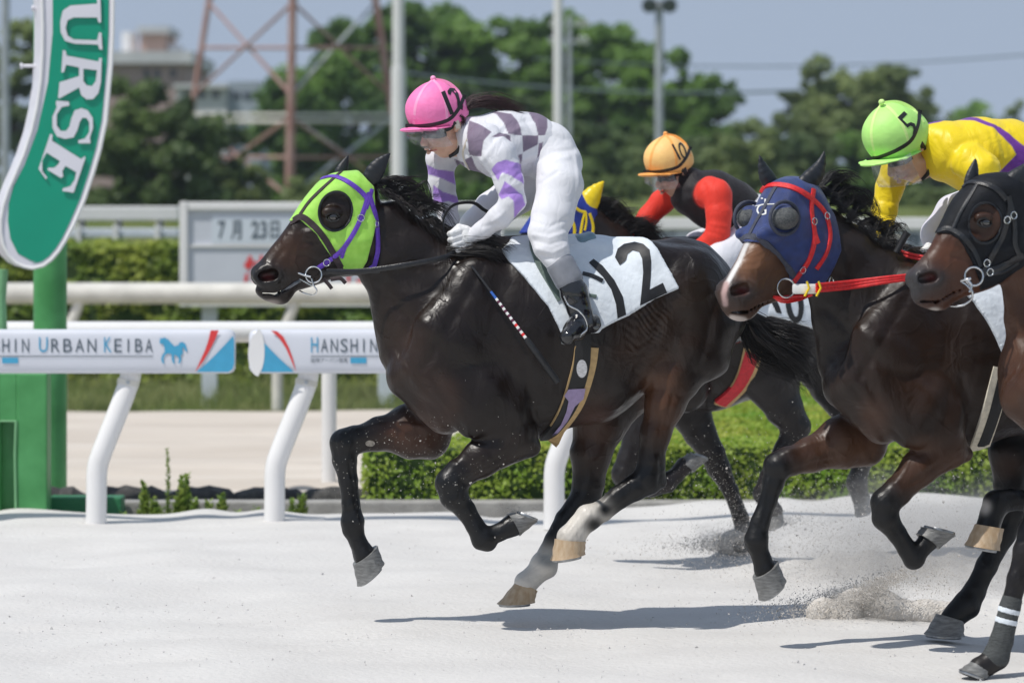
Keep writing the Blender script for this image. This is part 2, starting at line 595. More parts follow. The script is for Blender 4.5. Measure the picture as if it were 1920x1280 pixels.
def hair(guides, mat_, name, parent, per=24, w=.0028, n=10, seed=1, wave=.006):
    """guides: list of (N,3) world polylines with root spread, tip spread (m) -> tapered strands"""
    r = np.random.default_rng(seed); VV = []; FF = []; base = 0
    for g in guides:
        pts, s0, s1 = g[0], g[1], g[2]; cnt = g[3] if len(g) > 3 else per
        C = spline(pts, 6); C = np.array([C[int(round(t))] for t in np.linspace(0, len(C) - 1, n)])
        side = unit(np.cross(C[-1] - C[0], [0.1, 1, 0.2])); dep = unit(np.cross(C[-1] - C[0], side))
        L = np.linalg.norm(np.diff(C, axis=0), axis=1).sum()
        for _ in range(cnt):
            a, b = r.normal(size=2); a2, b2 = r.normal(size=2)
            t = np.linspace(0, 1, n)[:, None]
            ln = r.uniform(.7, 1.08)
            Q = C[0] + (C - C[0]) * ln
            o0 = side * a * s0 * .4 + dep * b * s0
            o1 = side * (a * .55 + a2 * .6) * s1 + dep * (b * .3 + b2 * .7) * s1
            ph = r.uniform(0, 6.28); f = r.uniform(5, 11)
            Q = Q + o0 * (1 - t) + o1 * t + (side * np.sin(f * t + ph) + dep * np.cos(f * t * 1.2 + ph)) * wave * t * r.uniform(.3, 1.5)
            T = unit_rows(np.gradient(Q, axis=0)); A = unit_rows(np.cross(T, [0.3, 1, 0.2])); B = np.cross(T, A)
            ww = w * r.uniform(.6, 1.3) * (1 - t ** 2.2 * .9)
            ring = np.stack([Q + A * ww * .5, Q - A * ww * .25 + B * ww * .43, Q - A * ww * .25 - B * ww * .43], 1).reshape(-1, 3)
            VV.append(ring)
            i = np.arange(n - 1)[:, None] * 3; k = np.arange(3)[None]; k2 = (k + 1) % 3
            FF.append(np.stack([i + k, i + k2, i + 3 + k2, i + 3 + k], -1).reshape(-1, 4) + base)
            base += n * 3
    me = mesh_np(name, np.vstack(VV), np.vstack(FF))
    return link(name, me, parent, mat_)

def text_mesh(body, size=1.0, bold=0.0, shear=0.0):
    """flat outline of characters as (verts, faces) in the xy plane"""
    cu = bpy.data.curves.new('t', 'FONT'); cu.body = body; cu.size = size; cu.offset = bold; cu.shear = shear
    cu.extrude = 0; cu.resolution_u = 4
    o = bpy.data.objects.new('t', cu); COL.objects.link(o)
    dg = bpy.context.evaluated_depsgraph_get()
    me = bpy.data.meshes.new_from_object(o.evaluated_get(dg))
    V = np.array([v.co[:] for v in me.vertices]); F = [list(p.vertices) for p in me.polygons]
    bpy.data.objects.remove(o); bpy.data.curves.remove(cu); bpy.data.meshes.remove(me)
    return V, F
# ------------------------------------------------------------------ the ground
def struct(o): o['kind'] = 'structure'; return o

def ground_mats():
    M['sand'] = mat('track_sand', (.60, .582, .558), .93, .03, 2.2, bump=.7, bscale=34, color2=(.655, .638, .612), spec=.15, detail=8)
    M['dirt'] = mat('inner_track_sand', (.52, .46, .395), .95, .1, 1.2, bump=.6, bscale=14, color2=(.64, .58, .51), spec=.1, detail=9, stretch=(.35, 1.6, 1))
    M['grass'] = mat('grass_ground', (.075, .12, .025), .9, .2, 1.5, bump=.8, bscale=9, color2=(.17, .18, .06), spec=.1, detail=9)
    M['leaf'] = mat('hedge_leaf', (.11, .22, .02), .55, .4, 1.6, color2=(.40, .44, .06), trans=.25, detail=6)
    M['leafy'] = mat('front_hedge_leaf', (.20, .40, .03), .55, .4, 2.6, color2=(.50, .54, .09), trans=.45, detail=6)
    M['leafdark'] = mat('tree_leaf_dark', (.035, .075, .022), .6, .4, .5, color2=(.16, .24, .06), trans=.35, detail=6)
    M['leafmid'] = mat('tree_leaf', (.050, .125, .022), .6, .4, .35, color2=(.22, .38, .06), trans=.4, detail=6)
    M['leafpale'] = mat('tree_leaf_pale', (.09, .15, .05), .6, .4, .35, color2=(.29, .36, .12), trans=.4, detail=6)
    M['bark'] = mat('bark', (.08, .065, .05), .9, .3, 20, bump=.6)
    M['core'] = mat('twigs', (.03, .06, .012), .95, .3, 20)
    M['whitepaint'] = mat('white_gloss', (.80, .79, .78), .28, .03, 3, bump=.03, bscale=8)
    M['whiteold'] = mat('weathered_white', (.66, .64, .58), .5, .12, 5, bump=.1)
    M['bluewhite'] = mat('pale_blue_steel', (.62, .67, .73), .45, .06, 4, bump=.05)
    M['concrete'] = mat('concrete', (.33, .32, .30), .9, .2, 8, bump=.4)
    M['greenpaint'] = mat('green_paint', (.05, .25, .07), .45, .25, 5, bump=.15, bscale=30, color2=(.09, .36, .12), detail=8)
    M['greendark'] = mat('green_paint_dark', (.012, .15, .055), .5, .25, 6, bump=.2, color2=(.03, .2, .08))
    M['greenpale'] = mat('green_paint_pale', (.2, .45, .22), .5, .1, 6)
    M['signgreen'] = mat('sign_green', (.0, .29, .175), .35, .03, 3)
    M['signwhite'] = mat('sign_white', (.70, .69, .74), .4, .04, 3)
    M['bag'] = mat('black_sandbag', (.035, .034, .034), .8, .5, 14, bump=.9, bscale=30, color2=(.10, .095, .09))
    M['inkdark'] = mat('print_dark', (.10, .13, .16), .5, .1, 20)
    M['inkblue'] = mat('print_blue', (.06, .36, .58), .4, .05, 20)
    M['inkred'] = mat('print_red', (.72, .05, .05), .4, .05, 20)
    M['panel'] = mat('sign_panel', (.58, .61, .67), .5, .05, 2)
    M['rust'] = mat('rusty_red_paint', (.33, .165, .14), .7, .3, 1.2, color2=(.46, .30, .26), detail=8)
    M['galv'] = mat('galvanised', (.42, .45, .48), .5, .15, 3, metal=.2)
    M['pink_wall'] = mat('brown_pink_wall', (.36, .27, .25), .85, .1, 1)
    M['white_wall'] = mat('white_wall', (.55, .56, .57), .8, .08, 1)
    M['grey_wall'] = mat('grey_wall', (.33, .38, .43), .8, .1, 1)
    M['winglass'] = mat('window_glass', (.05, .06, .08), .15, .1, 2)
    M['cable'] = mat('cable', (.12, .16, .18), .6, .1, 2)
    M['weed'] = mat('weed_leaf', (.18, .30, .05), .6, .3, 20, color2=(.34, .42, .10), trans=.4)
ground_mats()

def sand_z(x, y):
    z = .016 * np.sin(x * 1.3 + y * .5) + .010 * np.sin(x * 3.1 - y * 1.1 + 1) + .006 * np.sin(x * 6.3 + y * 2.3 + 2) + .004 * np.sin(x * 2.2 + y * 9.0 + .5 * np.sin(x * 3))
    return z

HOOF = [(1.14, 17.9, .16, .22, .085), (1.75, 17.4, .55, .30, .10), (2.5, 17.0, .7, .3, .12), (1.5, 15.4, .28, .12, .05), (2.2, 15.6, .7, .2, .07), (2.9, 15.3, .5, .3, .06), (.05, 15.1, .14, .06, -.02), (-.6, 14.6, .2, .06, -.015), (1.85, 14.7, .2, .08, .02)]   # pits and mounds thrown up on the track: x, y, radius x, radius y, height
def build_ground():
    b = MB(); b.add([(-900, -40, -.16), (900, -40, -.16), (900, 3000, -.16), (-900, 3000, -.16)], [(0, 1, 2, 3)])
    struct(b.build('ground', M['grass']))
    nx, ny = 620, 460
    xs = np.linspace(-11, 11, nx); vs = np.linspace(0, 1, ny) ** .9
    X = np.repeat(xs[:, None], ny, 1)
    edge = 20.55 + .55 / (1 + np.exp(-(xs - .6) * 2.2)) + .05 * np.sin(xs * 2.1) + .03 * np.sin(xs * 5.7) + .02 * np.sin(xs * 11)
    Y = 2 + (edge[:, None] - 2) * vs[None]
    Z = sand_z(X, Y)
    near = np.clip((Y - (edge[:, None] - .5)) / .5, 0, 1)
    Z += .018 * near * (1 + .5 * np.sin(X * 3.3)) + .012 * near * np.sin(X * 9 + 2 * np.sin(X * 4))
    Z += .05 / (1 + np.exp(-(X - .9) * 3)) * np.clip((Y - 18.5) / 2.4, 0, 1)
    rr = np.random.default_rng(5)
    for hx, hy, rx, ry, h in HOOF:
        d = ((X - hx) / rx) ** 2 + ((Y - hy) / ry) ** 2
        Z += h * np.exp(-d) * (1 + .3 * np.sin(X * 31 + Y * 17) * np.sin(Y * 23))
    for _ in range(700):       # shallow harrow and hoof marks
        hx, hy = rr.uniform(-6, 6), rr.uniform(8, 20.3); s = rr.uniform(.03, .10)
        m = (np.abs(X - hx) < s * 4) & (np.abs(Y - hy) < s * 4)
        d = ((X - hx) / (s * 1.6)) ** 2 + ((Y - hy) / s) ** 2
        Z[m] += (rr.uniform(-.012, .008) * np.exp(-d))[m]
    # steep back face
    X = np.concatenate([X, X[:, -1:], X[:, -1:]], 1); Y = np.concatenate([Y, Y[:, -1:] + .07, Y[:, -1:] + .10], 1); Z = np.concatenate([Z, Z[:, -1:] - .05, Z[:, -1:] * 0 - .17], 1)
    n2 = ny + 2
    V = np.stack([X, Y, Z], -1).reshape(-1, 3)
    i, j = np.meshgrid(np.arange(nx - 1), np.arange(n2 - 1), indexing='ij')
    a = (i * n2 + j).ravel()
    F = np.stack([a, a + n2, a + n2 + 1, a + 1], 1)
    struct(link('sand_track', mesh_np('sand_track', V, F), None, M['sand']))
    # drain strip between track and inner track
    b = MB(); b.box(-40, 40, 21.22, 21.40, -.155, .032, .012); b.box(-40, 40, 20.75, 21.25, -.156, -.10)
    struct(b.build('kerb', M['concrete']))
    # inner track: long shallow harrow ridges
    nx, ny = 200, 200
    X, Y = np.meshgrid(np.linspace(-24, 24, nx), np.linspace(21.9, 32.4, ny), indexing='ij')
    Z = -.045 + .018 * np.sin(Y * 7 + .6 * np.sin(X * .5)) + .012 * np.sin(Y * 17 + np.sin(X)) + .006 * np.sin(X * 3 + Y * 5)
    Z[:, 0] = Z[:, -1] = -.17
    V = np.stack([X, Y, Z], -1).reshape(-1, 3); i, j = np.meshgrid(np.arange(nx - 1), np.arange(ny - 1), indexing='ij'); a = (i * ny + j).ravel()
    struct(link('inner_track', mesh_np('inner_track', V, np.stack([a, a + ny, a + ny + 1, a + 1], 1)), None, M['dirt']))
    # grass bank in front of the trees
    nx, ny = 160, 60
    X, Y = np.meshgrid(np.linspace(-90, 90, nx), np.linspace(62, 200, ny), indexing='ij')
    t = np.clip((Y - 62) / 24, 0, 1); Z = -.2 + 2.1 * t * t * (3 - 2 * t) + .18 * np.sin(X * .35) * t + .1 * np.sin(X * 1.1 + Y * .3)
    V = np.stack([X, Y, Z], -1).reshape(-1, 3); i, j = np.meshgrid(np.arange(nx - 1), np.arange(ny - 1), indexing='ij'); a = (i * ny + j).ravel()
    struct(link('grass_bank', mesh_np('grass_bank', V, np.stack([a, a + ny, a + ny + 1, a + 1], 1)), None, M['grass']))

def leaves(P, Nn, size, rng, elong=1.5, jit=.8):
    """leaf-sized quads at points P leaning towards normals Nn"""
    n = len(P)
    D = unit_rows(Nn + np.array([-.15, -.2, .25]) + rng.normal(size=(n, 3)) * jit)
    U = unit_rows(np.cross(D, rng.normal(size=(n, 3)))); Vv = np.cross(D, U)
    s = size * rng.uniform(.6, 1.3, (n, 1))
    a = U * s * elong * .5; b = Vv * s * .5
    V = np.stack([P - a, P + b * .9, P + a, P - b * .9], 1).reshape(-1, 3)
    return V, np.arange(n * 4, dtype=np.int32).reshape(-1, 4)

def grass_blades(name, x0, x1, y0, y1, n, h, w, m, z=-.16, seed=1, label=None, cat='grass'):
    r = np.random.default_rng(seed)
    P = np.stack([r.uniform(x0, x1, n), r.uniform(y0, y1, n), np.full(n, z)], 1)
    hh = h * r.uniform(.4, 1.3, n) * (1 + .5 * np.sin(P[:, 0] * 1.7) * np.sin(P[:, 1] * 2.1 + P[:, 0]))
    a = r.uniform(0, 6.28, n); ln = r.normal(size=(n, 2)) * .28
    side = np.stack([np.cos(a), np.sin(a), a * 0], 1) * w
    tip = P + np.stack([ln[:, 0] * hh, ln[:, 1] * hh, hh], 1)
    mid = P + np.stack([ln[:, 0] * hh * .35, ln[:, 1] * hh * .35, hh * .6], 1)
    V = np.stack([P - side, P + side, mid + side * .7, tip, mid - side * .7], 1).reshape(-1, 3)
    F = np.arange(n * 5, dtype=np.int32).reshape(-1, 5)
    o = link(name, mesh_np(name, V, F, smooth=False), None, m)
    return tag(o, label, cat, kind='stuff')

def hedge(name, boxes, n, size, m, label, seed=1, group=None, bulge=.05, z0=-.15, loc=None):
    """clipped hedge: boxes (x0,x1,y0,y1,ztop) of leaves round a dark twiggy core"""
    r = np.random.default_rng(seed); T = empty(name, (boxes[0][0], boxes[0][2], z0), label, 'hedge', group)
    VV = []; FF = []; base = 0; core = MB()
    tot = sum((b[1] - b[0]) * ((b[3] - b[2]) + b[4] - z0) for b in boxes)
    for x0, x1, y0, y1, zt in boxes:
        e = .035; core.box(x0 + e, x1 - e, y0 + e, y1 - e, z0, zt - e)
        w, d, h = x1 - x0, y1 - y0, zt - z0
        k = int(n * w * (d + h) / tot)
        areas = np.array([w * d, w * h * 1.5, d * h, d * h]); ch = r.choice(4, k, p=areas / areas.sum())
        u, v, q = r.uniform(size=(3, k)); off = np.abs(r.normal(size=k)) * .022
        P = np.zeros((k, 3)); Nn = np.zeros((k, 3))
        m_ = ch == 0; P[m_] = np.stack([x0 + u * w, y0 + v * d, zt - off], 1)[m_]; Nn[m_] = (0, 0, 1)
        m_ = ch == 1; P[m_] = np.stack([x0 + u * w, y0 + off, z0 + v * h], 1)[m_]; Nn[m_] = (0, -1, .4)
        m_ = ch == 2; P[m_] = np.stack([x0 + off, y0 + u * d, z0 + v * h], 1)[m_]; Nn[m_] = (-1, 0, .4)
        m_ = ch == 3; P[m_] = np.stack([x1 - off, y0 + u * d, z0 + v * h], 1)[m_]; Nn[m_] = (1, 0, .4)
        lump = (noise3(P, 9, seed) + noise3(P, 22, seed + 3) * .6) * bulge
        cx = np.array([(x0 + x1) / 2, (y0 + y1) / 2, z0])
        rd = np.minimum(1, np.minimum(P[:, 0] - x0, x1 - P[:, 0]) / .12)[:, None]
        P = P + Nn * lump[:, None]; P[:, 2] -= (1 - rd[:, 0].clip(0, 1)) ** 2 * .06
        V, F = leaves(P, Nn, size, r); VV.append(V); FF.append(F + base); base += len(V)
    link('foliage', mesh_np('foliage', np.vstack(VV), np.vstack(FF)), T, m)
    core.build('twigs', M['core'], T)
    return T

def tree(px, top, base, rx, d, m, label, n=9000, leaf=.16, seed=1, ry=None, lob=26, cy=None, name='tree', group='trees beyond the track', cat='tree', trunkw=.16, flat=.8, gaps=0.0):
    """crown of leaf clumps on a tapered trunk with limbs; px,top,base,rx in photo pixels at depth d"""
    k = d / FPX; r = np.random.default_rng(seed)
    C = W(px, (top + base) / 2 if cy is None else cy, d); ry = (base - top) / 2 if ry is None else ry
    R = np.array([rx * k, rx * k * .55, ry * k]); gz = ground_h(C[0], C[1])
    T = empty(name, (C[0], C[1], gz), label, cat, group)
    P = []; N_ = []; cl = []
    for i in range(lob * 3):
        v = r.normal(size=3); v /= np.linalg.norm(v); v = np.sign(v) * np.abs(v) ** .8; q = r.uniform(.35, .92)
        c = C + v * R * q; rr = min(R) * r.choice([r.uniform(.10, .2), r.uniform(.18, .36)]); cl.append((c, rr))
    for q in (-.55, -.2, .2, .55): cl.append((C + R * np.array([q, 0, -.25]), min(R) * .5))
    if base > 370:
        for q in (-.8, -.45, -.1, .2, .5, .8): cl.append((C + np.array([R[0] * q, 0, -R[2] * .82]), min(R) * .42))
    wt = np.array([c[1] ** 2 for c in cl]); wt /= wt.sum()
    ch = r.choice(len(cl), n, p=wt)
    v = unit_rows(r.normal(size=(n, 3))); rad = r.uniform(.3, 1.1, n) ** .7 * np.where(r.uniform(size=n) < .3, 1.3, 1)
    for i in range(n): pass
    cc = np.array([c[0] for c in cl])[ch]; cr = np.array([c[1] for c in cl])[ch]
    P = cc + v * (cr * rad)[:, None] * np.array([1.15, 1.1, flat])
    P += noise3(P, 3 / max(min(R), .5), seed)[:, None] * v * .15
    keep = P[:, 2] > gz + .05
    P = P[keep]; v = v[keep]
    V, F = leaves(P, v + np.array([0, 0, .35]), leaf, r, 1.35, .7)
    link('crown', mesh_np('crown', V, F), T, m)
    b = MB(); zt = C[2] - .2 * R[2]; w = trunkw * min(R) ** .7
    tp = spline([(C[0], C[1], gz - .3), (C[0] + .1 * w, C[1], (gz + zt) / 2), (C[0] - .3 * w, C[1], C[2])], 4)
    b.tube(tp, np.linspace(w, w * .45, len(tp)), 8)
    for i in range(7):
        c, rr = cl[i]; s = tp[len(tp) // 2 + i % 3]
        b.tube(spline([s, (s + c) / 2 + np.array([0, 0, .1 * rr]), c], 4), np.linspace(w * .4, w * .08, 9), 6)
    b.build('trunk', M['bark'], T, smooth=True)
    return T

def ground_h(x, y):
    if y < 62: return -.16
    t = min(1, (y - 62) / 24); return -.2 + 2.1 * t * t * (3 - 2 * t)

def flat_text(body, x0, x1, ytop, ybase, Y, m, name, parent, bold=0.0):
    """lettering fitted between pixel columns x0..x1 and rows ytop..ybase on a board at depth Y"""
    V, F = text_mesh(body, 1.0, bold)
    if not len(V): return None
    a0, a1 = V[:, 0].min(), V[:, 0].max(); b0, b1 = V[:, 1].min(), V[:, 1].max()
    out = [W(x0 + (v[0] - a0) / (a1 - a0) * (x1 - x0), ybase - (v[1] - b0) / (b1 - b0) * (ybase - ytop), Y) for v in V]
    back = [p + np.array([0, .002, 0]) for p in out]
    b = MB(); b.add(out, F)
    return b.build(name, m, parent)

def px_prism(poly, Y, depth, b, shift=(0, 0, 0)):
    P = [W(x, y, Y) for x, y in poly]
    b.prism(P, None, None, np.array([shift[0], depth, shift[2]]))

def build_rails():
    # front rail with padded advertising boards
    Y = 20.0; kp = Y / FPX
    T = empty('running_rail', W(180, 985, Y), 'white rail on bent posts carrying padded lettered boards, nearest the track', 'rail')
    for x in (-154, 180, 514, 1038):
        b = MB(); b.tube(spline([W(x, 992, Y), W(x + 1, 930, Y), W(x + 2, 880, Y), W(x + 12, 845, Y), W(x + 42, 770, Y + .02), W(x + 62, 715, Y + .05), W(x + 66, 690, Y + .06)], 5), .058, 16)
        po = b.build('post', M['whitepaint'], T, smooth=True)
        b = MB(); b.tube([W(x + 59.5, 722, Y + .047), W(x + 61.5, 712, Y + .05)], .0625, 16); b.build('collar', M['whiteold'], po, smooth=True)
        b = MB(); b.tube([W(x + 60, 717, Y - .022), W(x + 60, 717, Y - .005)], .011, 8); b.build('bolt', M['galv'], po, smooth=True)
    def board(x0, x1, yaw, cap):
        b = MB(); yc = (617 + 700) / 2; hh = 41.5
        prof = []
        for t in np.linspace(0, 2 * math.pi, 25)[:-1]:
            c, s = math.cos(t), math.sin(t)
            prof.append((.055 * np.sign(c) * abs(c) ** .55, hh * np.sign(s) * abs(s) ** .42))
        V = []; F = []; n = len(prof)
        xs = [x0, x0 + 4, x0 + 12] + list(np.linspace(x0 + 20, x1 - 20, 6)) + [x1 - 12, x1 - 4, x1]
        sc_ = [.80, .93, 1] + [1] * 6 + [1, .93, .80]
        for x, s in zip(xs, sc_):
            for dy, dz in prof: V.append(W(x, yc - dz * s, Y) + np.array([0, dy * s + (x - x0) * yaw, 0]))
        for i in range(len(xs) - 1):
            for k in range(n): F.append((i * n + k, i * n + (k + 1) % n, (i + 1) * n + (k + 1) % n, (i + 1) * n + k))
        F += [tuple(range(n)), tuple((len(xs) - 1) * n + k for k in range(n))[::-1]]
        b.add(V, F); return b.build('padded_board', M['boardwhite'], T, smooth=True)
    M['boardwhite'] = mat('board_vinyl', (.66, .68, .74), .32, .03, 3)
    bd1 = board(-560, 441, 0, False); bd2 = board(468, 1460, 0, True)
    b = MB(); c = W(481, 658.5, Y)
    V = []; F = []
    capo = [(484 + 12 * math.cos(t) if math.cos(t) > 0 else 484 + 19 * math.cos(t), 658 - 41 * math.sin(t) + (6 if math.cos(t) < 0 else 0)) for t in np.linspace(0, 2 * math.pi, 25)[:-1]]
    px_prism(capo, Y - .062, .05, b); b.build('end_cap', M['whitepaint'], bd2, smooth=True)
    Yp = Y - .0585
    for bd, off in ((bd1, -653), (bd2, 0)):
        for x0, x1, wd in ((583, 708, 'HANSHIN'), (726, 834, 'URBAN'), (848, 940, 'KEIBA')):
            L_ = len(wd); wch = (x1 - x0) / (L_ - 1 + .75)
            for i, chh in enumerate(wd):
                cw = wch * (.72 if chh != 'I' else .14); xs = x0 + off + i * wch + (wch * .28 if chh == 'I' else 0)
                flat_text(chh, xs, xs + cw, 635 if i else 632, 660, Yp, M['inkblue'] if i == 0 else M['inkdark'], 'letter', bd)
        b = MB(); b.add([W(583 + off, 667, Yp), W(940 + off, 667, Yp), W(940 + off, 668.6, Yp), W(583 + off, 668.6, Yp)], [(0, 1, 2, 3)]); b.build('underline', M['inkdark'], bd)
        flat_text('阪神アーバン競馬', 583 + off, 652 + off, 671, 680, Yp, M['inkdark'], 'letter', bd)
        b = MB(); b.add([W(657 + off, 670, Yp), W(687 + off, 670, Yp), W(687 + off, 681, Yp), W(657 + off, 681, Yp)], [(0, 1, 2, 3)]); b.build('blue_tab', M['inkblue'], bd)
    def decal(poly, m, bd, nm, dy=0):
        b = MB(); b.add([W(x, y, Yp - .0012 - dy) for x, y in poly], [tuple(range(len(poly)))]); b.build(nm, m, bd)
    decal([(368, 697), (384, 684), (402, 667), (420, 648), (437, 630), (439, 640), (439, 680), (436, 692), (428, 697)], M['inkblue'], bd1, 'blue_wedge')
    decal([(395, 619), (410, 619), (403, 637), (394, 655), (381, 677), (366, 697), (376, 675), (385, 655), (391, 637)], M['inkred'], bd1, 'red_stripe')
    decal([(493, 640), (508, 656), (524, 672), (551, 697), (489, 697), (491, 680)], M['inkblue'], bd2, 'blue_wedge')
    decal([(508, 619), (520, 621), (531, 631), (541, 650), (549, 672), (555, 697), (546, 675), (536, 652), (524, 634)], M['inkred'], bd2, 'red_stripe')
    hz = [(301, 633), (305, 635), (307, 632), (316, 637), (322, 644), (327, 649), (334, 647), (337, 642), (342, 641), (348, 645), (350, 654), (352, 660), (347, 657), (344, 650), (342, 655), (343, 662), (339, 667), (340, 674), (337, 681), (334, 681), (336, 673), (332, 667), (327, 665), (326, 674), (328, 681), (325, 681), (322, 674), (322, 664), (314, 662), (309, 666), (306, 672), (308, 681), (305, 681), (302, 673), (304, 666), (309, 659), (308, 650), (305, 644), (301, 645), (299, 641)]
    decal(hz, M['inkblue'], bd1, 'horse_emblem')
    # second rail on straight posts
    Y = 23.6
    T = empty('running_rail', W(617, 895, Y), 'plain white tubular rail on upright posts, just behind the padded boards', 'rail')
    b = MB(); b.tube([W(-900, 622, Y), W(2700, 622, Y)], .068, 16); b.build('beam', M['whitepaint'], T, smooth=True)
    for x in (-420, 617, 1640, 1797):
        b = MB(); b.tube([W(x, 910, Y), W(x, 640, Y)], .050 if x < 1700 else .03, 14); b.build('post', M['whitepaint'], T, smooth=True)
    # far rail, thick beam, bent posts
    Y = 32.9
    T = empty('running_rail', W(522, 760, Y), 'weathered white far rail with a thick beam, beyond the inner sand track', 'rail')
    b = MB(); b.tube([W(-1500, 550, Y), W(3400, 550, Y)], .098, 16); b.build('beam', M['whiteold'], T, smooth=True)
    for x in range(-290, 2500, 405):
        b = MB(); b.tube(spline([W(x, 768, Y), W(x, 700, Y), W(x + 2, 655, Y), W(x + 16, 612, Y), W(x + 30, 575, Y), W(x + 34, 560, Y)], 4), .052, 12); b.build('post', M['whiteold'], T, smooth=True)

def build_signs():
    # date board on a steel frame
    Y = 35.0
    T = empty('notice_board', W(390, 735, Y), 'large white framed notice board with a printed date and red characters', 'sign board')
    b = MB(); x = lambda a: W(a, 0, Y)[0]; z = lambda a: W(0, a, Y)[2]
    b.box(x(350), x(905), Y + .02, Y + .06, z(568), z(386)); b.build('panel', M['panel'], T)
    b = MB(); b.box(x(337), x(352), Y - .03, Y + .1, z(575), z(378), .01); b.box(x(904), x(918), Y - .03, Y + .1, z(575), z(378), .01)
    b.box(x(352.5), x(903.5), Y - .02, Y + .09, z(394), z(379), .01); b.box(x(352.5), x(903.5), Y - .02, Y + .09, z(575), z(566), .01)
    b.box(x(352.5), x(903.5), Y + .0, Y + .019, z(463), z(458)); b.build('frame', M['whitepaint'], T)
    b = MB(); b.box(x(398), x(700), Y + .004, Y + .019, z(457), z(409)); b.build('date_strip', mat('date_panel', (.62, .68, .74), .4, .03, 2), T)
    flat_text('7', 409, 423, 414, 448, Y + .001, M['inkdark'], 'letter', T, .03); flat_text('月', 433, 453, 413, 450, Y + .001, M['inkdark'], 'letter', T, .03)
    flat_text('23', 471, 501, 414, 448, Y + .001, M['inkdark'], 'letter', T, .03); flat_text('日', 507, 524, 414, 448, Y + .001, M['inkdark'], 'letter', T, .03)
    flat_text('納', 457, 503, 478, 530, Y + .012, M['inkred'], 'letter', T, .03); flat_text('行', 642, 690, 478, 530, Y + .012, M['inkred'], 'letter', T, .02)
    for px_ in (390, 722):
        b = MB(); b.box(x(px_ - 14), x(px_ + 14), Y + .12, Y + .26, -.16, z(565)); b.build('post', M['bluewhite'], T)
    Y = 37.0
    T = empty('notice_board', W(1000, 700, Y), 'long grey results board under a white beam, behind the riders on the right', 'sign board')
    x = lambda a: W(a, 0, Y)[0]; z = lambda a: W(0, a, Y)[2]
    b = MB(); b.box(x(935), x(2300), Y + .02, Y + .08, z(560), z(430)); b.build('panel', M['panel'], T)
    b = MB(); b.box(x(930), x(2305), Y - .03, Y + .1, z(430), z(408), .01); b.box(x(930), x(944), Y - .03, Y + .1, z(560), z(430.5), .01); b.build('frame', M['whitepaint'], T)
    flat_text('〇準', 1228, 1278, 434, 456, Y + .012, M['inkdark'], 'letter', T, .03); flat_text('良', 1700, 1730, 436, 466, Y + .012, M['inkdark'], 'letter', T, .03)
    for px_ in (960, 1300, 1700, 2100):
        b = MB(); b.box(x(px_ - 12), x(px_ + 12), Y + .12, Y + .24, -.16, z(500)); b.build('post', M['bluewhite'], T)
    # far white barrier at left
    Y = 46.0
    T = empty('white_barrier', W(240, 640, Y), 'far double white barrier rail standing above the yellow-green hedge', 'barrier')
    b = MB(); x = lambda a: W(a, 0, Y)[0]; z = lambda a: W(0, a, Y)[2]
    b.box(x(-600), x(335), Y, Y + .3, z(414), z(387), .02); b.build('upper_beam', M['whitepaint'], T)
    b = MB(); b.box(x(-600), x(335), Y + .02, Y + .3, z(446), z(428), .02); b.build('lower_beam', M['bluewhite'], T)
    for px_ in (-300, -80, 50, 148, 218, 296):
        b = MB(); b.box(x(px_ - 6), x(px_ + 6), Y + .31, Y + .42, -.16, z(390)); b.build('post', M['whiteold'], T)
        b = MB(); b.box(x(px_ - 5), x(px_ + 4), Y - .06, Y - .005, z(470), z(420), .005); b.build('bracket', M['whitepaint'], T)

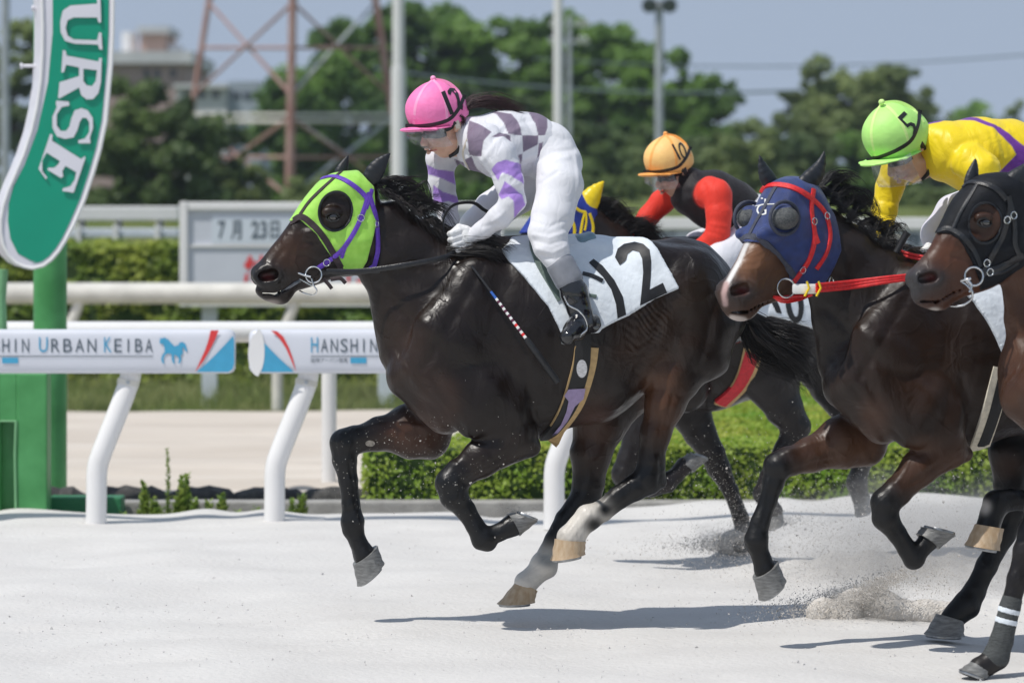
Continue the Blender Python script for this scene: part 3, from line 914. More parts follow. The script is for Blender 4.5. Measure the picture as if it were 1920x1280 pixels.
def build_course_sign():
    c7 = lambda *p: [(x * .4061, y * .4061) for x, y in p]
    Y = 20.9
    T = empty('course_sign', W(94, 930, 22.2), 'curved green sign with white URSE lettering on green painted posts', 'sign')
    right = [(186, -420), (200, -220), (209, -100), (212.5, 0), (212, 60), (209, 122), (199, 227), (188, 280), (175, 325), (158, 376), (138, 422), (122, 452), (110, 471), (96, 487), (81, 498), (61, 503)]
    left = [(45, 500), (30, 493), (16, 479), (7, 460), (2, 436), (2, 412), (7, 385), (16, 357), (30, 325), (45, 290), (60, 244), (70, 200), (77, 150), (80, 101), (80.5, 50), (79, 0), (75, -100), (66, -220), (50, -420)]
    def inset(P, d):
        P = np.array(P, float); T_ = np.gradient(P, axis=0); N_ = np.stack([-T_[:, 1], T_[:, 0]], 1); N_ /= np.linalg.norm(N_, axis=1)[:, None]
        return P + N_ * d
    outer = right + left
    b = MB(); px_prism(outer, Y, .26, b, shift=(-.085, 0, 0)); b.build('sign_case', M['signwhite'], T)
    inn = list(inset(right, 8.5)) + [(66, 491), (57, 489), (32, 475), (18, 447), (13.4, 414), (15, 382), (24, 349), (45, 309), (69, 244), (89, 154), (97.5, 61), (97.5, 0), (94, -100), (85, -220), (70, -420)]
    li = [( -0 + x, y) for x, y in inn]
    b = MB(); b.add([W(x, y, Y - .004) + np.array([.004 if x < 120 else 0, 0, 0]) for x, y in li], [tuple(range(len(li)))]); b.build('sign_face', M['signgreen'], T)
    b = MB(); path = [W(x, y, Y - .004) for x, y in outer]; b.tube(path, .010, 8); b.build('rim', M['whitepaint'], T, smooth=True)
    U = c7((447, -20), (463, -20), (467, 105), (455, 105), (448, 82), (340, 82), (312, 95), (303, 130), (312, 165), (340, 183), (448, 187), (457, 150), (468, 152), (473, 230), (460, 230), (452, 207), (345, 203), (300, 190), (280, 150), (278, 100), (290, 50), (325, 27), (448, 18))
    R_ = c7((290, 232), (303, 235), (308, 258), (455, 285), (458, 268), (470, 270), (466, 380), (455, 430), (430, 458), (400, 460), (375, 440), (365, 405), (275, 455), (268, 452), (275, 380), (290, 376), (365, 352), (365, 312), (305, 300), (295, 335), (283, 335))
    Rh = c7((385, 318), (448, 325), (442, 375), (425, 398), (400, 395), (385, 375))
    S_ = c7((260, 465), (318, 470), (320, 488), (285, 495), (262, 530), (262, 580), (280, 605), (305, 605), (320, 585), (330, 545), (345, 510), (375, 500), (405, 510), (428, 545), (430, 590), (415, 635), (418, 662), (362, 662), (362, 648), (392, 640), (412, 610), (412, 565), (398, 545), (380, 545), (368, 565), (358, 600), (340, 635), (300, 642), (262, 630), (242, 590), (242, 540), (262, 495), (258, 480))
    E_ = c7((232, 618), (243, 622), (240, 650), (375, 735), (390, 722), (395, 728), (340, 890), (288, 882), (290, 870), (325, 860), (345, 830), (352, 795), (302, 766), (288, 790), (292, 815), (282, 822), (220, 785), (222, 775), (250, 775), (268, 760), (277, 744), (215, 705), (195, 740), (195, 790), (218, 820), (212, 828), (178, 780))
    for P_, H_ in ((U, None), (R_, Rh), (S_, None), (E_, None)):
        patch(None, [P_], 12, M['signwhite'], 'letter', T, off=.006, th=.008, Yd=Y - .005, holes=[H_] if H_ else ())
    b = MB(); b.tube([W(94, 945, 22.2), W(94, -40, 22.2)], 31.5 * 22.2 / FPX, 24); b.build('post', M['greenpaint'], T, smooth=True)
    x = lambda a, y=20.6: W(a, 0, y)[0]; z = lambda a, y=20.6: W(0, a, y)[2]
    b = MB(); b.box(x(-80), x(0), 20.6, 20.8, -.17, z(700), .01); b.box(x(30), x(88), 20.6, 20.8, -.17, z(700), .01)
    b.box(x(-.5), x(30.5), 20.602, 20.8, z(788), z(701), .004); b.box(x(-.5), x(30.5), 20.602, 20.8, -.17, z(966), .004)
    b.box(x(-1), x(31), 20.70, 20.79, z(968), z(786)); b.build('plinth', M['greenpaint'], T)
    b = MB(); b.tube([W(30, 788, 20.595), W(28, 850, 20.595), W(30, 966, 20.595)], .008, 6); b.tube([W(-2, 789, 20.595), W(30, 789, 20.595)], .006, 6); b.build('worn_edge', M['greenpale'], T)
    b = MB(); b.box(W(89, 0, 21.0)[0], W(228, 0, 21.0)[0], 21.0, 21.2, -.16, W(0, 932, 21.0)[2], .01); b.build('foot', M['greendark'], T)
    b = MB(); b.tube([W(4, 505, 21.3), W(0, 560, 21.3), W(6, 720, 21.3)], .036, 12); b.build('stay', M['greenpale'], T, smooth=True)
    for yy in (16, 124):
        b = MB(); b.tube([W(40 if yy > 50 else 62, yy, 21.1), W(82, yy, 21.1)], .010, 8); b.tube([W(38 if yy > 50 else 60, yy, 21.1), W(42 if yy > 50 else 64, yy, 21.1)], .018, 8); b.build('bolt', M['signwhite'], T, smooth=True)

def build_small():
    r = random.Random(8)
    # black sandbags end to end, running left from the clipped hedge
    x = -.84; i = 0
    names = ['touching the end of the clipped hedge', 'second from the clipped hedge', 'third from the clipped hedge', 'fourth from the clipped hedge', 'fifth from the hedge, by the green foot', 'hidden partly by the green plinth', 'seventh from the hedge', 'eighth from the hedge', 'ninth from the hedge']
    while i < 9:
        ln = r.uniform(.40, .52); x0 = x - ln
        b = MB(); n = 11; pts = []; rad = []
        for k in range(n):
            t = k / (n - 1); pts.append((x0 + ln * t, 21.78 + .012 * math.sin(k * 1.7 + i), -.002 + .008 * math.sin(k * 2.1 + i))); rad.append(.082 * (1 - .55 * abs(2 * t - 1) ** 5) * r.uniform(.88, 1.08))
        b.tube(pts, rad, 14, flat=.85)
        tag(b.build('sandbag', M['bag'], None, smooth=True), 'black tube bag behind the kerb, ' + names[i], 'sandbag', 'sandbags along the drain')
        x = x0 + ln * .02; i += 1
    # weeds at the foot of the rail
    spots = [(272, 905, 5), (290, 930, 5), (316, 842, 6), (338, 892, 7), (350, 888, 7), (366, 930, 6), (391, 940, 5), (417, 922, 6), (482, 945, 5), (545, 935, 5), (566, 925, 6), (445, 955, 4), (232, 958, 4), (300, 950, 5), (660, 948, 5)]
    labels = ['tallest spindly weed with a single bare-topped stem', 'bushy upright weed left of the second rail post']
    for i, (px_, top, w) in enumerate(spots):
        Yd = 20.85 + r.uniform(-.05, .2); base = W(px_, 985, Yd); k = Yd / FPX; b = MB()
        H = (975 - top) * k
        for s in range(r.randint(3, 5) if px_ != 316 else 1):
            bx = base[0] + r.uniform(-w, w) * k; hh = H * (1 if s == 0 else r.uniform(.45, .85)); lean = r.uniform(-.06, .06)
            st = [np.array([bx + lean * hh * t, base[1], -.16 + (hh + .1) * t]) for t in np.linspace(0, 1, 5)]
            b.tube(st, np.linspace(.004, .0015, 5), 5)
            nl = int(hh * 420)
            for q in range(nl):
                t = q / nl; p = st[0] + (st[-1] - st[0]) * t; a = r.uniform(0, 6.28); ll = (.075 if px_ != 316 else .042) * (1 - .5 * t) * r.uniform(.7, 1.2)
                d = np.array([math.cos(a), math.sin(a), .9]); d = d / np.linalg.norm(d) * ll; sd = np.array([-math.sin(a), math.cos(a), 0]) * ll * .3
                b.add([p, p + d * .5 + sd, p + d, p + d * .5 - sd], [(0, 1, 2, 3)])
        o = b.build('weed', M['weed'], None)
        order = sorted(range(len(spots)), key=lambda q: spots[q][0]).index(i)
        nth = ['first', 'second', 'third', 'fourth', 'fifth', 'sixth', 'seventh', 'eighth', 'ninth', 'tenth', 'eleventh', 'twelfth', 'thirteenth', 'fourteenth', 'fifteenth'][order]
        size = 'tall' if top < 900 else ('low' if top > 940 else 'knee-high')
        lab = 'tallest weed, one thin spire rising between the two bent rail posts' if px_ == 316 else '%s leafy green weed in the drain, %s weed counted from the left' % (size, nth)
        tag(o, lab, 'weed', 'weeds in the drain')
    # loose crumbs of sand lying on the track
    q = np.random.default_rng(12); n = 7000
    P = np.stack([q.uniform(-4.5, 5, n), q.uniform(9.5, 20.4, n), np.zeros(n)], 1); P[:, 2] = sand_z(P[:, 0], P[:, 1]) + .001
    P[:, 1] = np.where(q.uniform(size=n) < .4, 14 + (P[:, 1] - 14) * .35, P[:, 1])
    s_ = np.exp(q.normal(size=(n, 1, 1)) * .55) * .0028
    tet = np.array([[1, 0, -.2], [-.5, .87, -.2], [-.5, -.87, -.2], [0, 0, .7]])
    V = (P[:, None] + (tet[None] + q.normal(size=(n, 4, 3)) * .2) * s_).reshape(-1, 3)
    F = (np.arange(n)[:, None, None] * 4 + np.array([[0, 1, 3], [1, 2, 3], [2, 0, 3]])[None]).reshape(-1, 3)
    tag(link('sand_crumbs', mesh_np('sand_crumbs', V, F, smooth=False), None, M['sand']), 'small loose crumbs of sand scattered over the near track', 'sand', kind='stuff')
    hedge('hedge', [(W(680, 0, 21.5)[0], W(1110, 0, 21.5)[0], 21.45, 22.5, .35), (W(1110, 0, 21.5)[0], 9.5, 21.45, 28.5, .36)], 190000, .024, M['leafy'], 'bright green low clipped hedge beside the track, behind the horses\' legs', seed=4, bulge=.045)
    for i, x0 in enumerate(range(-14, 16, 4)):
        pass
    hedge('hedge', [(-18, 20, 38.6, 40.4, 1.38)], 90000, .060, M['leaf'], 'long dark green clipped hedge behind the far rail and notice boards', seed=6, bulge=.09)
    grass_blades('verge_grass', -12, 13, 33.0, 38.5, 42000, .16, .006, mat('verge_blade', (.22, .30, .08), .8, .4, 1.2, color2=(.42, .42, .20), trans=.4, detail=8), seed=3, label='rough grass verge between the far rail and the dark hedge')
    grass_blades('bank_grass', -40, 42, 41, 74, 60000, .28, .014, mat('bank_blade', (.10, .17, .03), .8, .4, .3, color2=(.17, .23, .06), trans=.3, detail=8), seed=5, label='green grass on the bank in front of the trees')

def build_far():
    # poles
    def pole(px_, Y, r, top, label, joint=None, m='whitepaint', lamps=False):
        T = empty('lamp_pole' if lamps else 'white_pole', (W(px_, 0, Y)[0], Y, ground_h(0, Y)), label, 'pole')
        k = Y / FPX; b = MB()
        if joint:
            b.tube([W(px_, joint, Y), W(px_, joint + 14, Y), (W(px_, 0, Y)[0], Y, ground_h(0, Y) - .1)], [r * k * 1.12, r * k * 1.22, r * k * 1.22], 16); b.tube([W(px_, top, Y), W(px_, joint, Y)], r * k, 16)
        else: b.tube([W(px_, top, Y), (W(px_, 0, Y)[0], Y, ground_h(0, Y) - .1)], [r * k, r * k * 1.1], 16)
        b.build('shaft', M[m], T, smooth=True)
        if lamps:
            b = MB(); b.box(W(px_ - 32, 0, Y)[0], W(px_ + 32, 0, Y)[0], Y - .06, Y + .06, W(0, 18, Y)[2], W(0, 12, Y)[2]); b.build('crossarm', M['galv'], T)
            for dx in (-19, 19):
                b = MB(); c = W(px_ + dx, 5, Y); b.tube([c + np.array([0, .12, .02]), c + np.array([0, -.1, -.05]), c + np.array([0, -.2, -.09])], [.06, .17, .17], 12); b.build('floodlight', M['galv'] if False else M['greydk'], T, smooth=True)
        return T
    M['greydk'] = mat('lamp_grey', (.12, .14, .16), .4, .1, 5)
    pole(747, 60, 11, -60, 'stout white pole with a collar, between the lattice tower and the pink-capped rider', joint=125)
    pole(1047, 66, 9, -60, 'plain white pole rising behind the leading rider\'s back')
    pole(1236, 80, 7.5, 0, 'grey pole with twin floodlights above the orange-capped rider', m='galv', lamps=True)
    pole(10, 75, 8, -60, 'grey pole at the left edge behind the curved sign', m='galv')
    # stack of white floodlights in front of the big tree
    T = empty('floodlight_mast', (W(1068, 0, 84)[0], 84, ground_h(0, 84)), 'slim mast with two rows of white floodlights in front of the big tree', 'light mast')
    b = MB(); b.tube([W(1068, 30, 84), (W(1068, 0, 84)[0], 84, 2)], .05, 8); b.build('shaft', M['galv'], T)
    for yy in (42, 74):
        b = MB(); b.box(W(1028, 0, 84)[0], W(1104, 0, 84)[0], 83.95, 84.05, W(0, yy + 6, 84)[2], W(0, yy + 2, 84)[2]); b.build('crossarm', M['galv'], T)
        for px_ in (1036, 1086, 1098): 
            b = MB(); c = W(px_, yy, 83.9); b.tube([c, c + np.array([0, -.12, -.05])], [.06, .09], 10); b.build('floodlight', M['whitepaint'], T, smooth=True)
    # lattice tower
    Y = 90; k = Y / FPX
    T = empty('lattice_tower', (W(545, 0, Y)[0], Y, ground_h(0, Y)), 'rusty red and pale lattice steel tower', 'tower')
    Lg = lambda y: (W(392 - (y) * .155, y, Y)); Rg = lambda y: W(704 + y * .148, y, Y); Fg = lambda y: W(549 - y * .02, y, Y - 2.1); Bg = lambda y: W(552 - y * .01, y, Y + 2.1)
    yb = 400 + (EYE - 2.2) * FPX / Y + 60
    for nm, f, r_ in (('leg', Lg, .075), ('leg', Rg, .095), ('leg', Fg, .10), ('leg', Bg, .06)):
        b = MB(); b.tube([f(-120), f(yb)], r_, 8); b.build(nm, M['rust'], T)
    def bar(a, c, m, r_=.042):
        b = MB(); b.tube([a, c], r_, 6); b.build('brace', m, T)
    for y0, y1 in ((-110, 0), (5, 178), (220, 370)):
        for A, B_ in ((Lg, Fg), (Fg, Rg), (Lg, Bg), (Bg, Rg)):
            back = A is Bg or B_ is Bg
            bar(A(y0), B_(y1), M['rust'] if not back else M['galv'], .042 if not back else .026); bar(A(y1), B_(y0), M['galv'] if A is Fg else M['rust'], .042 if not back else .026)
    for y_, m in ((90, M['rust']), (215, M['whiteold']), (295, M['rust'])):
        for A, B_ in ((Lg, Fg), (Fg, Rg), (Lg, Bg), (Bg, Rg)):
            bar(A(y_), B_(y_), m if y_ != 90 else M['rust'], .04)
            if y_ == 215: bar(A(y_ + 12), B_(y_ + 14), m, .05)
    # buildings
    Y = 170
    T = empty('building', (W(285, 0, Y)[0], Y, 2), 'low brown-pink building with a white roof band, water tank and pink rooftop room', 'building')
    x = lambda a: W(a, 0, Y)[0]; z = lambda a: W(0, a, Y)[2]
    def blk(nm, x0, x1, y0, y1, m, d0=0, d1=6, bv=0.0, par=T):
        b = MB(); b.box(x(x0), x(x1), Y + d0, Y + d1, z(y1), z(y0), bv); return b.build(nm, m, par)
    blk('wall', 120, 352, 120, 420, M['pink_wall'], 0, 12); blk('roof_band', 110, 362, 97, 119.5, M['white_wall'], -.4, 12.4)
    blk('roof_room', 259, 308, 62, 96.5, mat('peach_wall', (.50, .34, .27), .85, .08, 1), 1, 6); blk('roof_slab', 255, 315, 48, 61.5, M['white_wall'], .6, 6.4); blk('vent_box', 312, 334, 82, 96.5, M['white_wall'], 1, 3, .05)
    b = MB(); b.tube([W(243, 97, Y + 2), W(243, 61, Y + 2)], 15 * Y / FPX, 16); b.build('water_tank', M['whitepaint'], T, smooth=True)
    for wx in (150, 185, 270, 290, 320): blk('window', wx, wx + 10, 130, 146, M['winglass'], -.03, .1)
    Y = 150
    T2 = empty('building', (W(400, 0, Y)[0], Y, 2), 'pale flat-roofed building behind the left leg of the lattice tower', 'building')
    blk('wall', 330, 425, 166, 420, M['white_wall'], 0, 8, par=T2); blk('wall', 425.5, 486, 152, 420, M['grey_wall'], .5, 8, par=T2); blk('parapet', 326, 428, 158, 165.5, M['white_wall'], -.3, 8.3, par=T2)
    for wx in (345, 372, 398, 435, 455): blk('window', wx, wx + 13, 172, 184, M['winglass'], -.05 if wx < 425 else .45, .6, par=T2)
    Y = 200
    T3 = empty('building', (W(1180, 0, Y)[0], Y, 2), 'pinkish house wall showing through the gap in the big trees', 'building')
    blk('wall', 1075, 1180, 195, 420, mat('pink_house', (.42, .34, .32), .85, .08, 1), 0, 8, par=T3); blk('roof', 1068, 1187, 180, 194.5, M['grey_wall'], -.4, 8.4, par=T3)
    # trees
    A = [  # px, top, base, rx, d, mat, label, n, leaf
        (30, 5, 340, 66, 118, 'leafpale', 'yellow-green tree behind the pole at the left edge', 9000, .20),
        (290, 132, 400, 132, 82, 'leafdark', 'broad dark bushy tree below the brown-pink building', 17000, .15),
        (410, 205, 400, 60, 84, 'leafdark', 'dark bush right of the broad one, behind the left leg of the tower', 6000, .15),
        (640, 105, 385, 150, 118, 'leafmid', 'dark tree standing behind the lattice tower', 16000, .22),
        (540, 118, 330, 88, 116, 'leafmid', 'lower left shoulder tree half behind the tower\'s middle leg', 9000, .20),
        (665, 18, 200, 100, 122, 'leafmid', 'rounded crown reaching left behind the tower\'s right leg', 10000, .20),
        (800, -25, 250, 150, 128, 'leafmid', 'tall tree crown behind the collared white pole', 16000, .24),
        (830, 130, 400, 160, 120, 'leafdark', 'darker tree low behind the pink cap', 15000, .22),
        (965, 8, 260, 150, 127, 'leafmid', 'great green crown directly above the leading rider\'s back', 16000, .24),
        (1000, 170, 400, 150, 119, 'leafdark', 'dark tree low behind the leading rider\'s back', 14000, .22),
        (1115, 28, 300, 120, 124, 'leafmid', 'tall tree behind the twin white floodlight rows', 14000, .22),
        (1240, 72, 330, 105, 121, 'leafmid', 'green tree behind the twin floodlight pole', 13000, .21),
        (1160, 210, 400, 120, 116, 'leafdark', 'dark tree low behind the orange cap', 11000, .20),
        (1335, 128, 330, 66, 118, 'leafmid', 'outer tree where the big group slopes down to the right', 8000, .18),
        (1290, 240, 405, 110, 110, 'leafpale', 'pale bushy tree right above the orange-capped rider', 11000, .17),
        (1400, 215, 405, 95, 108, 'leafpale', 'pale green bushy tree behind the blue-hooded horse', 11000, .17),
        (1500, 235, 405, 90, 110, 'leafpale', 'pale rounded tree left of the lime-capped rider', 10000, .17),
        (1595, 92, 300, 118, 130, 'leafpale', 'large domed olive-green tree above the lime-capped rider', 17000, .22),
        (1505, 140, 290, 52, 131, 'leafpale', 'left-hand lobe tree beside the domed olive tree', 6000, .20),
        (1695, 125, 300, 62, 132, 'leafpale', 'right-hand lobe tree beside the domed olive tree', 7000, .20),
        (1610, 225, 405, 120, 114, 'leafmid', 'darker tree beneath the domed olive tree', 12000, .19),
        (1765, 190, 405, 66, 150, 'leafpale', 'small pale tree right of the domed tree', 7000, .2),
        (1840, 215, 405, 90, 150, 'leafpale', 'low tree behind the yellow jersey', 9000, .2),
        (1925, 180, 405, 60, 160, 'leafpale', 'faint feathery tree at the right edge', 5000, .2),
        (-120, 20, 390, 140, 120, 'leafmid', 'tree beyond the left edge of the view', 9000, .24),
    ]
    for i, (px_, top, base, rx, d, m, lab, n, lf) in enumerate(A):
        tree(px_, top, base, rx, d, M[m], lab, n=int(n * 1.5), leaf=lf * .9, seed=20 + i, lob=26)
    S = [(455, 300, 400, 60, 84, 'leafpale', 'low pale shrub on the bank left of the tower'), (760, 345, 405, 80, 86, 'leafmid', 'low shrub on the bank behind the leader\'s mane'), (900, 335, 405, 90, 88, 'leafmid', 'low shrub behind the leading rider\'s arms'),
         (1130, 330, 405, 90, 86, 'leafpale', 'low shrub behind the yellow ear covers'), (1500, 330, 410, 100, 86, 'leafpale', 'low shrub behind the blue-hooded horse\'s mane'), (1780, 345, 412, 110, 86, 'leafpale', 'low shrub behind the far arm of the yellow jersey'), (590, 330, 400, 70, 84, 'leafpale', 'low shrub at the foot of the tower')]
    for i, (px_, top, base, rx, d, m, lab) in enumerate(S):
        tree(px_, top, base, rx, d, M[m], lab, n=4500, leaf=.13, seed=60 + i, lob=22, name='shrub', group='shrubs on the bank', cat='shrub', trunkw=.06)
    # closed line of low woodland behind everything
    q = np.random.default_rng(77); n = 26000; Yw = 175
    P = np.stack([q.uniform(-36, 34, n), Yw + q.uniform(-3, 3, n), np.zeros(n)], 1)
    hgt = 3.6 + 1.2 * np.sin(P[:, 0] * .33) + .7 * np.sin(P[:, 0] * .9 + 1) + .4 * np.sin(P[:, 0] * 2.3)
    P[:, 2] = 1.5 + q.uniform(0, 1, n) ** .8 * hgt
    V, F = leaves(P, np.tile([0, -.6, .5], (n, 1)), .42, q, 1.3, .8)
    tag(link('far_wood', mesh_np('far_wood', V, F), None, M['leafmid']), 'low continuous far woodland closing the gaps beneath the trees', 'woodland', kind='stuff')
    # overhead cables
    for (x0, y0), (x1, y1), sag, lab in (((1000, 110), (2100, 85), 26, 'thin overhead cable crossing the sky at the right'), ((700, 128), (1500, 170), 20, 'bluish overhead cable in front of the big trees')):
        b = MB(); b.tube([W(x0 + (x1 - x0) * t, y0 + (y1 - y0) * t + sag * 4 * t * (1 - t), 100) for t in np.linspace(0, 1, 24)], .02 if y0 < 120 else .035, 6)
        tag(b.build('cable', M['cable'], None), lab, 'cable')

def build_haze():
    m = bpy.data.materials.new('haze_air'); m.use_nodes = True; N = m.node_tree.nodes; N.remove(N['Principled BSDF'])
    v = N.new('ShaderNodeVolumePrincipled'); v.inputs['Density'].default_value = .0004; v.inputs['Color'].default_value = (.80, .88, 1, 1); v.inputs['Anisotropy'].default_value = .2
    m.node_tree.links.new(v.outputs[0], N['Material Output'].inputs['Volume'])
    b = MB(); b.box(-70, 70, -5, 260, -1.2, 20); o = b.build('haze', m, None); tag(o, 'pale summer haze filling the air towards the far trees', 'haze', kind='stuff')
# ------------------------------------------------------------------ horses
M_coat = None
def coat_mat(name, rough=.33, spec=.5):
    m = mat(name, rough=rough, attr=True, var=.25, scale=7, spec=spec, stretch=(.3, 1, 1), detail=7)
    nt = m.node_tree; b = nt.nodes['Principled BSDF']; N = nt.nodes; L = nt.links
    tc = N.new('ShaderNodeTexCoord')
    def noise(sc_, det, st=(1, 1, 1), dist=0):
        mp = N.new('ShaderNodeMapping'); mp.inputs['Scale'].default_value = st; L.new(tc.outputs['Object'], mp.inputs[0])
        n = N.new('ShaderNodeTexNoise'); n.inputs['Scale'].default_value = sc_; n.inputs['Detail'].default_value = det; n.inputs['Distortion'].default_value = dist
        L.new(mp.outputs[0], n.inputs['Vector']); return n.outputs[0]
    def math_(op, a, b_=None, c=None):
        q = N.new('ShaderNodeMath'); q.operation = op
        for k, v in enumerate((a, b_, c)):
            if v is None: continue
            if isinstance(v, (int, float)): q.inputs[k].default_value = v
            else: L.new(v, q.inputs[k])
        return q.outputs[0]
    rg = N.new('ShaderNodeMapRange'); rg.inputs[1].default_value = .3; rg.inputs[2].default_value = .7
    rg.inputs[3].default_value = rough - .09; rg.inputs[4].default_value = rough + .16
    L.new(noise(22, 8, (.5, 1, 1)), rg.inputs[0]); L.new(rg.outputs[0], b.inputs['Roughness'])
    # skin folds where the mask says so, a net of veins, then short hair
    at = N.new('ShaderNodeAttribute'); at.attribute_name = 'Fold'
    wv = N.new('ShaderNodeTexWave'); wv.bands_direction = 'X'; wv.inputs['Scale'].default_value = 15; wv.inputs['Distortion'].default_value = 9; wv.inputs['Detail'].default_value = 3; wv.inputs['Detail Scale'].default_value = .5
    mp = N.new('ShaderNodeMapping'); mp.inputs['Rotation'].default_value = (0, .75, 0); L.new(tc.outputs['Object'], mp.inputs[0]); L.new(mp.outputs[0], wv.inputs['Vector'])
    fold = math_('MULTIPLY', wv.outputs['Fac'], at.outputs['Fac'])
    v = math_('ABSOLUTE', math_('SUBTRACT', noise(5.5, 2, dist=1.2), .5)); v = math_('SUBTRACT', 1, math_('MINIMUM', math_('MULTIPLY', v, 16), 1)); v = math_('MULTIPLY', v, noise(3, 2))
    musc = noise(9, 3, (1, 1, .6), .8)
    b1 = N.new('ShaderNodeBump'); b1.inputs['Strength'].default_value = .26; b1.inputs['Distance'].default_value = .008; L.new(fold, b1.inputs['Height'])
    b2 = N.new('ShaderNodeBump'); b2.inputs['Strength'].default_value = .30; b2.inputs['Distance'].default_value = .006; L.new(v, b2.inputs['Height']); L.new(b1.outputs[0], b2.inputs['Normal'])
    b3 = N.new('ShaderNodeBump'); b3.inputs['Strength'].default_value = .35; b3.inputs['Distance'].default_value = .03; L.new(musc, b3.inputs['Height']); L.new(b2.outputs[0], b3.inputs['Normal'])
    b4 = N.new('ShaderNodeBump'); b4.inputs['Strength'].default_value = .35; b4.inputs['Distance'].default_value = .0015; L.new(noise(260, 3, (.18, 1, .7)), b4.inputs['Height']); L.new(b3.outputs[0], b4.inputs['Normal'])
    L.new(b4.outputs[0], b.inputs['Normal'])
    return m

# template trunk and hindquarters, traced on the leading horse (photo pixels; lateral offsets in pixels)
def trunk_prims(fr, ci=0):
    p = []
    p += chain(fr, [(800, 668, 0, 92, 78), (880, 640, 0, 168, 104), (985, 636, 0, 184, 122), (1090, 622, 0, 170, 136), (1190, 588, 0, 138, 128)], k=.05, ci=ci)
    p += chain(fr, [(1190, 588, 0, 138, 128), (1275, 562, 0, 112, 118), (1335, 590, 0, 66, 80)], k=.05, ci=ci)
    p += chain(fr, [(900, 470, 0, 26, 30), (1000, 474, 0, 26, 44), (1120, 474, 0, 24, 60)], k=.05, ci=ci)           # spine
    p += chain(fr, [(770, 700, -34, 50, 44), (850, 745, -40, 72, 52)], k=.035, ci=ci)                              # breast
    p += chain(fr, [(770, 700, 34, 50, 44), (850, 745, 40, 72, 52)], k=.035, ci=ci)
    for s in (-1, 1):
        p += chain(fr, [(905, 520, s * 60, 50, 36), (845, 640, s * 80, 74, 36), (800, 705, s * 72, 52, 34)], k=.035, ci=ci)   # shoulder
        p += chain(fr, [(815, 700, s * 78, 44, 30), (905, 748, s * 84, 74, 38), (955, 770, s * 82, 60, 36)], k=.03, ci=ci)      # upper arm / triceps
        p += chain(fr, [(1215, 500, s * 62, 50, 50), (1275, 540, s * 74, 84, 54), (1318, 618, s * 70, 76, 52)], k=.04, ci=ci)  # haunch
    return p

HEADW = [(480, 520, 25), (505, 470, 24), (520, 560, 20), (548, 500, 27), (560, 440, 26), (600, 500, 27), (590, 400, 34), (625, 400, 44), (660, 440, 44), (700, 480, 36), (680, 350, 40), (640, 350, 44), (640, 500, 30), (548, 550, 18)]
HEAD12 = [(669, 322), (628, 327), (603, 340), (584, 360), (567, 382), (547, 412), (529, 437), (505, 467), (488, 489), (474, 501), (470, 514), (476, 526), (482, 533), (479, 545), (486, 556), (502, 565), (524, 571), (538, 568), (548, 557), (556, 546), (573, 541), (603, 531), (630, 521), (658, 518), (680, 512), (698, 502), (714, 483), (722, 461), (716, 420), (708, 360), (694, 334)]

def hoof(fr, l, Cf, Cb, T, H, m, shoe_m, parent, wid=1.0, striped=None):
    """tapered hoof lofted from coronet (front, back) to sole (toe, heel), with an iron shoe"""
    def ring(a, b, s, n=20):
        A = fr.P(*a, l); B = fr.P(*b, l); c = (A + B) / 2; h = (A - B) / 2; r = np.linalg.norm(h)
        out = []
        for i in range(n):
            t = 2 * math.pi * i / n
            sq = 1 + .12 * (math.cos(t) < 0) * abs(math.sin(2 * t))
            out.append(c + h * math.cos(t) * sq + fr.lat * math.sin(t) * r * s * wid * sq * (1 if math.cos(t) > -.4 else .86))
        return out
    n = 20
    lerp = lambda a, b, t: (a[0] + (b[0] - a[0]) * t, a[1] + (b[1] - a[1]) * t)
    rows = [ring(lerp(Cf, Cb, .06), lerp(Cb, Cf, .06), .92), ring(Cf, Cb, .98)]
    for t in (.25, .5, .75, 1): rows.append(ring(lerp(Cf, T, t), lerp(Cb, H, t), .98 + .0 * t))
    rg = random.Random(int(Cf[0]))
    for i, r_ in enumerate(rows[1:], 1):
        cc_ = sum(r_) / len(r_); f_ = 1 + (.022 if i % 2 else -.012) + (.03 if i == len(rows) - 1 else 0)
        rows[i] = [cc_ + (q - cc_) * (f_ + rg.uniform(-.012, .012)) for q in r_]
    b = MB(); V = [p for r in rows for p in r]
    F = [(i * n + k, i * n + (k + 1) % n, (i + 1) * n + (k + 1) % n, (i + 1) * n + k) for i in range(len(rows) - 1) for k in range(n)]
    F += [tuple(range(n))[::-1], tuple((len(rows) - 1) * n + k for k in range(n))]
    b.add(V, F)
    ho = b.build('hoof', m, parent, smooth=True)
    A = fr.P(*T, l); B = fr.P(*H, l); c = (A + B) / 2; h = (A - B) / 2; r = np.linalg.norm(h)
    nrm = unit(np.cross(h, fr.lat)); cc = fr.P((Cf[0] + Cb[0]) / 2, (Cf[1] + Cb[1]) / 2, l)
    if nrm.dot(c - cc) < 0: nrm = -nrm
    s = MB(); pts = [c + h * 1.0 * math.cos(t) + fr.lat * r * .98 * wid * math.sin(t) + nrm * .003 for t in np.linspace(-2.4, 2.4, 22)]
    s.tube([p - (p - c) * .09 for p in pts], .0085, 6, flat=.5)
    s.build('horseshoe', shoe_m, ho, smooth=True)
    return ho

